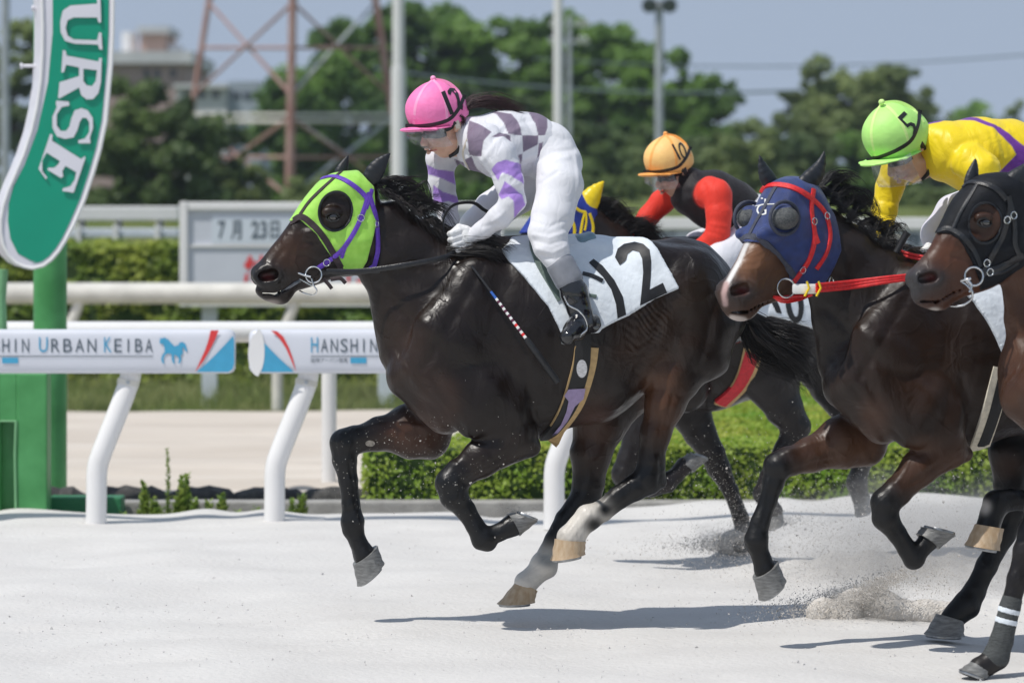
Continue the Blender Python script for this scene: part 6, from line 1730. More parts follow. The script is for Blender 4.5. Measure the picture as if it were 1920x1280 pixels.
def build_horse10():
    # horse half hidden behind the leader and the second horse
    fr = Frame(1000, 640, 17.7, 16, .86, 478, 62); rw = fr.raw()
    hf = Frame(1075, 420, rw.P(1090, 420, 0)[1], 18)
    T = empty('racehorse', rw.P(1340, 1059, 0), 'dark racehorse with yellow ear covers running on the far side of the leader', 'horse', 'racehorses in the finish')
    p = trunk_prims(fr)
    p += chain(rw, [(1098, 425, 0, 46, 30), (1128, 470, 0, 60, 36), (1175, 540, 0, 100, 52), (1225, 590, 0, 128, 70)], k=.04, ci=6)
    near, far, nh, fh = -60, 54, -56, 56
    p += chain(rw, [(1225, 760, near, 52, 36), (1205, 810, near, 36, 28), (1185, 860, near, 27, 24), (1172, 888, near, 26, 22), (1190, 910, near, 21, 18), (1222, 916, near, 15, 14), (1250, 904, near, 19, 17), (1266, 892, near, 14, 14), (1282, 874, near, 17, 17)], k=.016, ci=3)
    p += chain(rw, [(1285, 750, far, 50, 34), (1312, 810, far, 31, 26), (1336, 850, far, 24, 22), (1348, 878, far, 22, 20), (1370, 920, far, 15, 13), (1388, 968, far, 15, 13), (1396, 1000, far, 18, 16), (1398, 1030, far, 18, 16)], k=.016, ci=3)
    p += chain(rw, [(1460, 620, nh, 74, 46), (1440, 700, nh, 62, 40), (1470, 765, nh, 36, 30), (1494, 800, nh, 27, 24), (1470, 842, nh, 18, 16), (1440, 895, nh, 16, 14), (1432, 925, nh, 20, 18), (1442, 948, nh, 16, 15), (1450, 958, nh, 18, 18)], k=.018, ci=3)
    p += chain(rw, [(1520, 640, fh, 70, 46), (1560, 720, fh, 44, 36), (1600, 790, fh, 28, 26), (1632, 828, fh, 25, 22), (1615, 870, fh, 18, 16), (1606, 905, fh, 19, 18), (1614, 935, fh, 17, 17)], k=.018, ci=3)
    HT = [((x - 625) * .86 + 1046, (y - 405) * .86 + 430) for x, y in HEAD12]
    WT = [((x - 625) * .86 + 1046, (y - 405) * .86 + 430, w * .86) for x, y, w in HEADW]
    hp = head_prims(hf, HT, WT, (941, 525, 20, -.2), (1046, 431, 38), jaw=(1080, 470, 38, 22))
    p += hp
    pal = {0: (.012, .0075, .0055), 1: (.018, .011, .008), 2: (.014, .013, .013), 3: (.014, .011, .011), 4: (.02, .011, .008), 5: (.5, .46, .4), 6: (.014, .009, .007)}
    body, me = horse_body('body', fr, p, pal, .010, TRUNK_STROKES, [], M['coat'], T)
    bv = bvh_of(me)
    hoof(rw, near, (1300, 885), (1273, 864), (1326, 862), (1292, 850), M['hoof'], M['shoe'], T)
    hoof(rw, nh, (1434, 955), (1464, 950), (1440, 992), (1468, 978), M['hoof'], M['shoe'], T)
    hoof(rw, fh, (1600, 930), (1630, 928), (1604, 966), (1632, 958), M['hoof'], M['shoe'], T)
    eyeball(hf, 1046, 431, 37, M['eye'], M['lid'], T)
    hoodpoly = [((x - 625) * .86 + 1046 + 4, (y - 405) * .86 + 430) for x, y in [(690, 318), (640, 318), (610, 332), (582, 355), (560, 385), (543, 415), (566, 412), (595, 440), (615, 470), (632, 495), (650, 506), (690, 506), (704, 480), (712, 440), (712, 380), (705, 340)]]
    ho, hme = hood(fr, hf, hp, hoodpoly, [(1050, 424, 20, 27, .2)], .008, .005, M['bluehood'], 'hood', T)
    hb = bvh_of([me, hme])
    ear(hf, (1090, 404), (1131, 341), 21, -18, -24, M['yellowhood'], 'ear_cover', ho, bend=(-2, -3), lw=.8)
    ear(hf, (1060, 376), (1074, 344), 11, 18, 22, M['yellowhood'], 'ear_cover', ho)
    Y_ = M['yellowhood']
    strap(hb, [(1064, 400), (1072, 412), (1077, 428), (1076, 445)], .014, Y_, 'hood_edge', ho, th=.004)
    strap(hb, [(1105, 400), (1110, 415), (1112, 430), (1108, 450)], .014, Y_, 'hood_edge', ho, th=.004)
    strap(hb, [(1074, 385), (1086, 395), (1098, 398)], .014, Y_, 'tie', ho, th=.006)
    strap(hb, [(1096, 398), (1092, 415), (1088, 440)], .012, Y_, 'tie', ho, th=.006)
    strap(hb, [(1098, 398), (1099, 415), (1096, 432)], .010, Y_, 'tie', ho, th=.006)
    G = strap(bv, [(1412, 655), (1402, 690), (1385, 725), (1352, 758)], .095, M['girth_tan'], 'girth', T, th=.012)
    strap(bv, [(1410, 660), (1398, 694), (1380, 726), (1350, 754)], .070, M['girth_red'], 'girth_pad', G, th=.018)
    cl = [(1290, 470), (1330, 455), (1420, 455), (1500, 470), (1527, 617), (1440, 590), (1400, 600), (1380, 560)]
    co, cme = hood(fr, rw, [q for q in p if q not in hp], cl, [], .012, .009, M['whitecloth'], 'saddlecloth', T, l0=-105)
    cv = bvh_of([me, cme])
    patch(cv, [[(1440, 545), (1452, 552), (1462, 575), (1466, 588), (1456, 586), (1446, 566)]], 8, M['digit'], 'digit', co, off=.002)
    pts = [(1490 + 17 * math.cos(t) + 3 * math.sin(t), 570 + 36 * math.sin(t)) for t in np.linspace(0, 2 * math.pi, 22)[:-1]]
    ph = [(1490 + 7 * math.cos(t) + 3 * math.sin(t), 570 + 24 * math.sin(t)) for t in np.linspace(0, 2 * math.pi, 22)[:-1]]
    patch(cv, [pts], 6, M['digit'], 'digit', co, off=.002, holes=[ph])
    g = lambda pts, s0, s1, n=30: (np.array([rw.P(*t) for t in pts]), s0, s1, n)
    rr = random.Random(31); mane = []
    for k in range(9):
        cx, cy = 1108 + k * 10, 388 + k * 7
        for j in range(3):
            mane.append(g([(cx, cy, 0), (cx + 18, cy - 6 + rr.uniform(-8, 6), 0), (cx + 42, cy + rr.uniform(-14, 12), rr.uniform(-8, 8)), (cx + 66, cy + rr.uniform(-22, 30), rr.uniform(-12, 12))], .018, .016, 34))
    hair(mane, M['hair'], 'mane', T, w=.004, seed=33)
    return T, fr, bv
# ------------------------------------------------------------------ riders
def cloth_mat(name, rough=.6, spec=.4, folds=.5, sheen=.1, tr=0):
    m = mat(name, rough=rough, attr=True, var=.03, scale=6, spec=spec, bump=.0, sheen=sheen)
    nt = m.node_tree; b = nt.nodes['Principled BSDF']; L = nt.links
    tc = nt.nodes.new('ShaderNodeTexCoord'); no = nt.nodes.new('ShaderNodeTexNoise')
    no.inputs['Scale'].default_value = 9; no.inputs['Detail'].default_value = 2.2; no.inputs['Distortion'].default_value = 1.2
    mp = nt.nodes.new('ShaderNodeMapping'); mp.inputs['Scale'].default_value = (1.6, .8, 1.0); mp.inputs['Rotation'].default_value = (.3, .5, .6)
    L.new(tc.outputs['Object'], mp.inputs[0]); L.new(mp.outputs[0], no.inputs['Vector'])
    bp = nt.nodes.new('ShaderNodeBump'); bp.inputs['Strength'].default_value = folds; bp.inputs['Distance'].default_value = .03
    sb = nt.nodes.new('ShaderNodeMath'); sb.operation = 'SUBTRACT'; sb.inputs[1].default_value = .5; L.new(no.outputs[0], sb.inputs[0])
    ab = nt.nodes.new('ShaderNodeMath'); ab.operation = 'ABSOLUTE'; L.new(sb.outputs[0], ab.inputs[0])
    sq = nt.nodes.new('ShaderNodeMath'); sq.operation = 'POWER'; sq.inputs[1].default_value = .6; L.new(ab.outputs[0], sq.inputs[0])
    L.new(sq.outputs[0], bp.inputs['Height'])
    n2 = nt.nodes.new('ShaderNodeTexNoise'); n2.inputs['Scale'].default_value = 500; L.new(tc.outputs['Object'], n2.inputs['Vector'])
    b2 = nt.nodes.new('ShaderNodeBump'); b2.inputs['Strength'].default_value = .08; b2.inputs['Distance'].default_value = .001
    L.new(n2.outputs[0], b2.inputs['Height']); L.new(bp.outputs[0], b2.inputs['Normal']); L.new(b2.outputs[0], b.inputs['Normal'])
    return m
M['jersey'] = cloth_mat('jersey_cloth', .65, folds=.18)
M['satin'] = cloth_mat('jersey_satin', .45, spec=.35, folds=.17)
M['breech'] = cloth_mat('breeches_cloth', .7, folds=.13)
M['skin'] = mat('skin', (.56, .33, .23), .5, .08, 30, attr=True, sss=.15, bump=.08, bscale=200)
M['glove'] = mat('white_glove', (.76, .76, .76), .65, .05, 40, bump=.35, bscale=110)
M['boot'] = mat('boot_leather', (.010, .010, .012), .14, .3, 30, bump=.5, bscale=28, coat=.6)
M['sole'] = mat('boot_sole', (.16, .17, .17), .6, .2, 60, bump=.2)
M['boottop'] = mat('grey_boot_top', (.22, .23, .26), .35, .1, 30, bump=.1)
M['pinkcap'] = mat('pink_satin', (.95, .22, .50), .58, .05, 20, bump=.35, bscale=40)
M['pinkseam'] = mat('pink_seam', (.95, .36, .60), .5, .05, 20)
M['orangecap'] = mat('orange_satin', (.98, .58, .20), .58, .05, 20, bump=.3, bscale=40)
M['orangeseam'] = mat('orange_seam', (.96, .42, .10), .5, .05, 20)
M['greencap'] = mat('green_satin', (.48, .88, .22), .58, .05, 20, bump=.25, bscale=30)
M['greenseam'] = mat('green_seam', (.66, .92, .30), .5, .05, 20)
M['goggle'] = mat('goggle_lens', (.012, .012, .015), .08, .2, 20, coat=1)
M['strapwhite'] = mat('cream_strap', (.66, .60, .50), .7, .1, 60, bump=.2)
M['rubber'] = mat('black_rubber', (.012, .012, .014), .5, .2, 60)
M['lip'] = mat('lips', (.50, .16, .14), .4, .1, 60)
M['brow'] = mat('eyebrow', (.03, .02, .02), .7, .2, 60)
def visor_mat():
    m = bpy.data.materials.new('clear_visor'); m.use_nodes = True
    nt = m.node_tree; N = nt.nodes; L = nt.links; N.remove(N['Principled BSDF'])
    t = N.new('ShaderNodeBsdfTransparent'); g = N.new('ShaderNodeBsdfGlossy'); d = N.new('ShaderNodeBsdfDiffuse')
    t.inputs[0].default_value = (.93, .93, .94, 1)
    g.inputs['Roughness'].default_value = .12; d.inputs[0].default_value = (.75, .75, .75, 1)
    no = N.new('ShaderNodeTexNoise'); no.inputs['Scale'].default_value = 14
    tc = N.new('ShaderNodeTexCoord'); L.new(tc.outputs['Object'], no.inputs['Vector'])
    mr = N.new('ShaderNodeMapRange'); mr.inputs[1].default_value = .45; mr.inputs[2].default_value = .65; mr.inputs[3].default_value = .05; mr.inputs[4].default_value = .17
    L.new(no.outputs[0], mr.inputs[0])
    a = N.new('ShaderNodeMixShader'); L.new(mr.outputs[0], a.inputs[0]); L.new(t.outputs[0], a.inputs[1]); L.new(d.outputs[0], a.inputs[2])
    f = N.new('ShaderNodeLayerWeight'); f.inputs[0].default_value = .12
    c = N.new('ShaderNodeMixShader'); L.new(f.outputs['Facing'], c.inputs[0]); L.new(a.outputs[0], c.inputs[1]); L.new(g.outputs[0], c.inputs[2])
    L.new(c.outputs[0], N['Material Output'].inputs[0])
    return m
M['visor'] = visor_mat()

def paint(V, base, polys, mpf=None):
    px, py = proj(V); C = np.tile(np.array(base, float), (len(V), 1))
    for poly, c in polys:
        P = [mpf(*q) for q in poly] if mpf else poly
        sd = polysd(px, py, P)
        w = np.clip(.5 - sd / 1.6, 0, 1)[:, None]
        C = C * (1 - w) + np.array(c) * w
    return C

def garment(name, prims, h, base, polys, m, parent, fr, folds=(), wob=.0015, seed=2, cut=None, extra=None, pal=None):
    F, lo, ax = sample(prims, h)
    if cut is not None:
        x = ax[0][:, None, None]; y = ax[1][None, :, None]; z = ax[2][None, None, :]
        F = np.maximum(F, cut(x, y, z)).astype(np.float32)
    V, Q = nets(F, lo, h); N = normals(V, Q)
    C = paint(V, base, polys) if pal is None else prim_colors(V, prims, pal, .003)
    if pal is not None and polys:
        px, py = proj(V)
        for poly, c in polys:
            w = np.clip(.5 - polysd(px, py, poly) / 1.6, 0, 1)[:, None]; C = C * (1 - w) + np.array(c) * w
    if extra is not None: C = extra(V, C)
    V = sculpt(V, N, folds, fr)
    V = V + N * (noise3(V, 38, seed) * wob + noise3(V * np.array([1, 1, .5]), 60, seed + 1) * wob * .5)[:, None]
    me = mesh_np(name, V, Q, col=C)
    return link(name, me, parent, m), me

def hand(fr, wrist, knuck, grip, s, l, m, name, parent, lw=1.0):
    """palm with four curled fingers and a thumb. wrist, knuck, grip: photo pixels; fingers are spread across the lateral axis and curl from the knuckle line to the grip"""
    wx, wy = wrist; kx, ky = knuck; gx, gy = grip
    dx, dy = kx - wx, ky - wy; n = math.hypot(dx, dy); dx /= n; dy /= n
    ux, uy = -dy, dx
    if ux * (gx - kx) + uy * (gy - ky) < 0: ux, uy = -ux, -uy          # spread the fingers towards the grip side
    p = chain(fr, [(wx, wy, l, 12 * s, 10 * s), ((wx + kx) / 2, (wy + ky) / 2, l, 17 * s, 11 * s), (kx, ky, l, 18 * s, 9 * s)], k=.010)
    for i, q in enumerate((-14, -4.8, 4.6, 13.5)):
        ln = (.92, 1.1, 1.0, .8)[i]; q *= s
        bx, by = kx + ux * q, ky + uy * q
        p += chain(fr, [(bx - dx * 4, by - dy * 4, l - 5 * s, 5.4 * s, 5 * s), (bx + dx * 9 * ln * s, by + dy * 9 * ln * s, l - 7 * s, 4.9 * s, 4.8 * s),
                        (bx + dx * 13 * ln * s + ux * 1, by + dy * 13 * ln * s, l + 4 * s, 4.6 * s, 4.5 * s), (bx + dx * 5 * s, by + dy * 5 * s, l + 13 * s, 4.2 * s, 4.2 * s)], k=.0018)
    # thumb from the side of the palm, closing over the rein
    p += chain(fr, [(wx * .55 + kx * .45 - ux * 12 * s, wy * .55 + ky * .45 - uy * 12 * s, l - 3 * s, 7 * s, 6.4 * s), (wx * .2 + kx * .8 - ux * 19 * s, wy * .2 + ky * .8 - uy * 19 * s, l, 5.8 * s, 5.4 * s),
                    (kx + dx * 6 * s - ux * 15 * s, ky + dy * 6 * s - uy * 15 * s, l + 5 * s, 4.8 * s, 4.6 * s)], k=.004)
    F, lo, ax = sample(p, .0032); V, Q = nets(F, lo, .0032)
    return link(name, mesh_np(name, V, Q), parent, m)

def rider_head(fr, hf, mp, body_prims, skin, T, cap, seam, digits, strapm, hairm=None, visor=True, sx=1.0, expr=0, dark=True, tilt=0):
    """head traced in leading-rider pixels, mapped by mp; returns primitives for the body"""
    pass

HP = dict(brim=[(757, 244), (790, 243), (830, 236)])
def head_skin(hf):
    """profile facing left and down, in template pixels of the leading rider"""
    p = []
    p.append(ball(hf, 822, 213, 0, 46, 38, k=.02))
    p += chain(hf, [(822, 236, 0, 36, 31), (826, 262, 0, 27, 25), (831, 283, 0, 13, 13)], k=.02)
    p += chain(hf, [(800, 248, 0, 7, 5), (796, 262, 0, 5, 5), (794, 269, 0, 6.0, 6.5)], k=.008)        # nose
    for s in (-1, 1):
        p.append(ball(hf, 799, 271, s * 5, 3.6, 3.6, k=.004))
        p.append(ball(hf, 812, 262, s * 15, 11, 9, k=.012))                                             # cheek
        p += chain(hf, [(850, 265, s * 24, 10, 6), (838, 284, s * 12, 9, 6)], k=.014)                   # jaw
        p.append(ball(hf, 803, 243, s * 13, 6.5, 7, k=.004, op=-1))                                     # eye socket
        p.append(ball(hf, 805.5, 243.5, s * 12.5, 5.4, 5.4, k=.002))                                    # eye
        p += chain(hf, [(854, 224, s * 36, 8, 4), (858, 234, s * 38, 8.5, 4), (855, 244, s * 35, 5, 4)], k=.005)  # ear
        p.append(ball(hf, 856, 232, s * 42, 4, 3.4, k=.003, op=-1))
    p += chain(hf, [(801, 279, -9, 2.6, 3), (799, 279.5, 0, 3.6, 3.6), (801, 279, 9, 2.6, 3)], k=.004)   # upper lip
    p += chain(hf, [(805, 286, -8, 2.8, 3), (803, 286, 0, 3.8, 3.8), (805, 286, 8, 2.8, 3)], k=.004)
    p += chain(hf, [(799, 282.6, -10, .9, 3), (799, 283, 0, .9, 3), (799, 282.6, 10, .9, 3)], k=.002, op=-1)
    p += chain(hf, [(845, 268, 0, 27, 25), (872, 262, 0, 26, 27), (900, 268, 0, 28, 34)], k=.02)          # neck
    return p

def rider_helmet(hf, T, capm, seamm, edgem, digits, name='helmet'):
    bp = [ball(hf, 815, 206, 0, 58, 48, k=.01)] + chain(hf, [(815, 206, 0, 55, 46), (835, 212, 0, 46, 44)], k=.02)
    poly = [(745, 246), (757, 243), (790, 243), (820, 240), (840, 232), (856, 220), (878, 212), (885, 190), (870, 150), (820, 135), (770, 150), (745, 200)]
    F, lo, ax = sample(bp, .0045)
    x = ax[0][:, None, None]; y = ax[1][None, :, None]; z = ax[2][None, None, :]
    a = (x - hf.O[0]) * hf.fwd[0] + (y - hf.O[1]) * hf.fwd[1] + 0 * z; zz = z - hf.O[2] + 0 * a
    pl = [((q - hf.O) @ hf.fwd, q[2] - hf.O[2]) for q in (hf.P(*t, 0) for t in poly)]
    G = np.maximum(F, polysd(a, zz, pl)).astype(np.float32)
    V, Q = nets(G, lo, .0045); N = normals(V, Q)
    V = V + N * (noise3(V * np.array([1, 1, .4]), 70, 9) * .0007)[:, None]
    me = mesh_np(name, V, Q)
    H = link(name, me, T, capm)
    br = chain(hf, [(758, 244.5, 0, 2.6, 16), (770, 243.5, 0, 3.6, 34), (795, 243, 0, 3.4, 46), (822, 238, 0, 3, 48)], k=.01)
    F, lo, ax = sample(br, .003); V, Q = nets(F, lo, .003)
    link('peak', mesh_np('peak', V, Q), H, edgem)
    F, lo, ax = sample([ball(hf, 812, 147, 0, 5, 6)], .003); V, Q = nets(F, lo, .003)
    link('button', mesh_np('button', V, Q), H, seamm)
    bv = bvh_of(me)
    mpf = hf.m
    for pts in ([(812, 150), (795, 165), (780, 195), (776, 236)], [(812, 150), (825, 165), (836, 195), (838, 228)], [(814, 149), (840, 155), (862, 175), (872, 200)]):
        strap(bv, pts, .013, seamm, 'seam', H, th=.0012, off=.0008, mpf=mpf)
    strap(bv, [(760, 236), (790, 236), (820, 232), (845, 222), (862, 200), (868, 185), (872, 178)], .016, M['rubber'], 'elastic_band', H, th=.003, off=.001, mpf=mpf)
    for d in digits: patch(bv, [d], 5, M['digit'], 'digit', H, off=.001, th=.001, mpf=mpf)
    return H, me

def rider_face_gear(hf, T, bodyme, H, strapm, visor=True, smile=True, vis_poly=None, vr=56):
    bv = bvh_of(bodyme); mpf = hf.m
    G = strap(bv, [(797, 249), (807, 251), (820, 251), (833, 246)], .034, M['goggle'], 'goggles', T, th=.018, off=.004, mpf=mpf)
    strap(bv, [(830, 242), (842, 238), (852, 228)], .024, M['rubber'], 'goggle_strap', G, th=.010, off=.003, mpf=mpf)
    strap(bv, [(852, 216), (857, 235), (864, 255), (862, 272)], .020, strapm, 'chin_strap', T, th=.004, off=.004, mpf=mpf)
    strap(bv, [(864, 250), (868, 266), (858, 282), (842, 292)], .014, M['rubber'], 'chin_cup', T, th=.008, off=.004, mpf=mpf)
    strap(bv, [(805, 282), (812, 283), (819, 280)], .007, M['lip'], 'mouth', T, th=.0012, off=.0005, mpf=mpf)
    if visor:
        s = Seg(hf.P(818, 250, 0), hf.P(818, 252, 0), [vr * hf.k, (vr - 6) * hf.k], [vr * hf.k, (vr - 6) * hf.k], hf.lat)
        F, lo, ax = sample([s], .006); V, Q = nets(F, lo, .006); tm = mesh_np('tmp', V, Q); tv = bvh_of(tm)
        vp = vis_poly or [(759, 247), (790, 246), (815, 243), (832, 240), (834, 250), (850, 272), (835, 276), (815, 277), (798, 280), (780, 272), (764, 262)]
        patch(tv, [vp], 6, M['visor'], 'visor', H, off=0, th=.0005, mpf=mpf)
        bpy.data.meshes.remove(tm)

def finish_body(prims, T, skin, h=.005, socks=None):
    F, lo, ax = sample(prims, h); V, Q = nets(F, lo, h)
    C = np.tile(np.array(skin, float), (len(V), 1))
    me = mesh_np('body', V, Q, col=C)
    return link('body', me, T, M['skin']), me

def boot(fr, shaft, foot, m, parent, topband=None, l=0):
    """shaft and foot: chains"""
    p = chain(fr, shaft, k=.015) + chain(fr, foot, k=.015)
    F, lo, ax = sample(p, .0045); V, Q = nets(F, lo, .0045); N = normals(V, Q)
    V = V + N * (noise3(V * np.array([.5, .5, 1.6]), 60, 3) * .0022)[:, None]
    o = link('boot', mesh_np('boot', V, Q), parent, m)
    if topband:
        F, lo, ax = sample(chain(fr, topband, k=.01), .005)
        V, Q = nets(F, lo, .005); link('boot_top', mesh_np('boot_top', V, Q), o, M['boottop'])
    s = [(x, y + 7, q, 6, rl) for x, y, q, r, rl in foot]
    F, lo, ax = sample(chain(fr, s, k=.01), .0045); V, Q = nets(F, lo, .0045)
    link('sole', mesh_np('sole', V, Q), o, M['sole'])
    return o

def c2(*pts):
    return [(740 + .2734 * x, 130 + .2734 * y) for x, y in pts]

def build_rider12():
    fr = Frame(1000, 400, 15.0, 13); hf = Frame(820, 230, fr.P(820, 230, 0)[1], 33)
    T = empty('person', fr.P(1045, 300, 0), 'crouching rider in pink cap and white jersey with grey checks and lilac sleeve bands', 'person', 'riders in the finish')
    skin = (.60, .36, .26)
    arms = []; A = -1
    near_arm = [(905, 262, -62, 34, 28), (935, 292, -82, 33, 27), (955, 340, -92, 26, 24), (962, 378, -96, 22, 21), (936, 408, -84, 21, 19), (905, 432, -62, 16, 15), (884, 444, -52, 13, 12)]
    far_arm = [(850, 280, 60, 30, 26), (826, 300, 74, 27, 24), (828, 345, 80, 24, 22), (836, 382, 76, 22, 20), (842, 410, 58, 18, 16), (846, 428, 40, 13, 12)]
    torso = [(880, 248, 0, 26, 34), (900, 268, 0, 50, 64), (945, 272, 0, 64, 72), (990, 270, 0, 56, 60), (1026, 280, 0, 47, 56)]
    hips = [(990, 272, 0, 54, 58), (1024, 284, 0, 53, 60), (1048, 308, 0, 43, 66)]
    near_leg = [(1046, 306, -44, 43, 38), (1050, 345, -84, 42, 36), (1036, 405, -112, 38, 32), (1026, 436, -124, 34, 30), (1033, 462, -136, 31, 27), (1044, 484, -142, 24, 22), (1060, 520, -150, 15, 15)]
    far_leg = [(1040, 306, 40, 46, 40), (985, 350, 84, 42, 34), (925, 395, 110, 36, 30), (895, 425, 120, 33, 30), (930, 480, 126, 26, 24), (960, 540, 128, 22, 20)]
    hs = head_skin(hf)
    sh = lambda ch, d: [(a, b, c, max(r - d, 4), max(q - d, 4)) for a, b, c, r, q in ch]
    body = hs + chain(fr, sh(torso, 7), k=.03) + chain(fr, sh(hips, 7), k=.03) + chain(fr, sh(near_arm, 6), k=.015) + chain(fr, sh(far_arm, 6), k=.015) + chain(fr, sh(near_leg, 6), k=.015) + chain(fr, sh(far_leg, 6), k=.015)
    bo, bme = finish_body(body, T, skin)
    W_, G_, P_ = (.72, .72, .76), (.20, .155, .22), (.40, .24, .66)
    polys = [(c2(*q), G_) for q in (
        [(510, 350), (600, 385), (665, 430), (610, 490), (590, 600), (510, 590), (495, 440)],
        [(640, 285), (800, 305), (850, 360), (872, 455), (780, 445), (750, 370), (700, 310)],
        [(900, 270), (1045, 320), (1048, 400), (1030, 452), (985, 455), (965, 370)],
        [(875, 455), (985, 455), (985, 515), (880, 570)], [(665, 462), (720, 432), (790, 455), (800, 495), (740, 466)],
        [(845, 590), (876, 578), (862, 650)], [(990, 510), (1016, 500), (1010, 560), (972, 624)],
        [(410, 615), (470, 640), (505, 740), (440, 690)], [(480, 620), (522, 600), (570, 690), (645, 745), (560, 768), (510, 730)])]
    polys += [(c2(*q), P_) for q in (
        [(660, 690), (700, 640), (760, 620), (862, 650), (890, 790), (800, 730), (735, 708), (710, 762), (690, 740)],
        [(715, 860), (755, 768), (800, 800), (875, 860), (895, 930), (820, 1020), (815, 900), (780, 872), (735, 892)],
        [(215, 650), (290, 688), (405, 700), (420, 795), (330, 750), (225, 720)], [(265, 795), (330, 840), (445, 880), (450, 928), (370, 905), (265, 922)])]
    folds = [([(905, 300), (935, 262), (975, 240)], 5, 4), ([(925, 262), (960, 232), (1000, 225)], 5, -3), ([(940, 330), (975, 300), (1010, 290)], 5, 4),
             ([(960, 338), (985, 315), (1020, 300)], 4, -4), ([(925, 330), (955, 318)], 4, -3), ([(950, 352), (975, 345)], 4, 4), ([(944, 365), (976, 358)], 4, -4),
             ([(900, 290), (918, 320), (925, 350)], 5, -5), ([(925, 415), (950, 395)], 4, 3), ([(905, 425), (930, 420)], 4, -3), ([(880, 270), (885, 300), (870, 315)], 5, -4),
             ([(985, 225), (1010, 270), (990, 310)], 4, -3), ([(810, 330), (846, 338)], 4, -3), ([(815, 362), (852, 366)], 4, 3)]
    jp = chain(fr, torso, k=.03) + chain(fr, near_arm, k=.02) + chain(fr, far_arm, k=.02) + chain(fr, [(878, 256, 0, 20, 24), (890, 258, 0, 32, 40)], k=.02)
    garment('jersey', jp, .0052, W_, polys, M['jersey'], T, fr, folds, wob=.003)
    strap(bvh_of(T.children[-1].data), [(876, 262), (868, 290), (880, 318)], .008, M['strapwhite'], 'zip', T.children[-1], th=.002)
    bf = [([(1010, 300), (1040, 285), (1075, 280)], 5, -4), ([(1000, 330), (1030, 305), (1065, 295)], 5, 4), ([(1010, 345), (1045, 322)], 4, -3), ([(1078, 290), (1085, 340), (1075, 400)], 3, 3),
          ([(1000, 440), (1030, 446), (1060, 436)], 4, 4), ([(1002, 452), (1030, 458), (1060, 450)], 4, -4), ([(1005, 466), (1035, 474), (1062, 462)], 4, 4), ([(1012, 480), (1040, 486), (1068, 476)], 4, -4),
          ([(998, 415), (1030, 425), (1062, 412)], 4, -3), ([(1030, 250), (1060, 262)], 5, -3), ([(1000, 400), (1004, 360), (1015, 330)], 6, -4)]
    bo2, brm = garment('breeches', chain(fr, hips, k=.03) + chain(fr, near_leg, k=.025) + chain(fr, far_leg, k=.025), .0055, (.74, .74, .77), [], M['breech'], T, fr, bf, wob=.0016, seed=8)
    boot(fr, [(1063, 518, -150, 24, 22), (1077, 550, -158, 25, 22), (1088, 585, -166, 23, 20)], [(1112, 606, -154, 18, 15), (1092, 604, -168, 23, 20), (1078, 618, -186, 20, 22), (1064, 631, -204, 14, 16)], M['boot'], T,
         topband=[(1052, 498, -145, 27, 26), (1066, 524, -151, 27, 25)])
    boot(fr, [(945, 510, 128, 25, 23), (965, 560, 128, 22, 20), (975, 600, 128, 20, 18)], [(985, 615, 128, 16, 13), (965, 622, 140, 17, 16), (945, 632, 150, 9, 12)], M['boot'], T)
    hand(fr, (892, 440), (862, 450), (844, 474), 1.2, -48, M['glove'], 'glove', T)
    hand(fr, (850, 420), (846, 440), (838, 462), .95, 22, M['glove'], 'glove', T)
    one = c2((318, 158), (345, 146), (408, 305), (382, 314)); two = c2((362, 150), (378, 128), (410, 130), (436, 165), (446, 205), (452, 240), (470, 250), (466, 282), (432, 262), (428, 210), (412, 170), (392, 150), (384, 176), (368, 172))
    H, hme = rider_helmet(hf, T, M['pinkcap'], M['pinkseam'], M['pinkcap'], [one, two])
    rider_face_gear(hf, T, bme, H, M['strapwhite'])
    # ponytail and loose hair
    g = []
    rr = random.Random(5)
    for i in range(5):
        e = i / 4
        g.append((np.array([fr.P(*q) for q in [(868, 200 + 8 * e, -6), (895, 186 + 9 * e, -10), (935, 184 + 13 * e, -16), (986 - 8 * e, 205 + 8 * e, -22)]]), .012, .013, 70))
    g.append((np.array([fr.P(*q) for q in [(866, 200, 0), (885, 180, 0), (912, 172, 0)]]), .006, .008, 14))
    g.append((np.array([fr.P(*q) for q in [(862, 215, -30), (868, 222, -30), (872, 235, -28)]]), .008, .004, 40))
    hair(g, mat('brown_hair', (.045, .022, .024), .4, .3, 40), 'hair', T, w=.0022, seed=9, wave=.006)
    return T, fr, bme

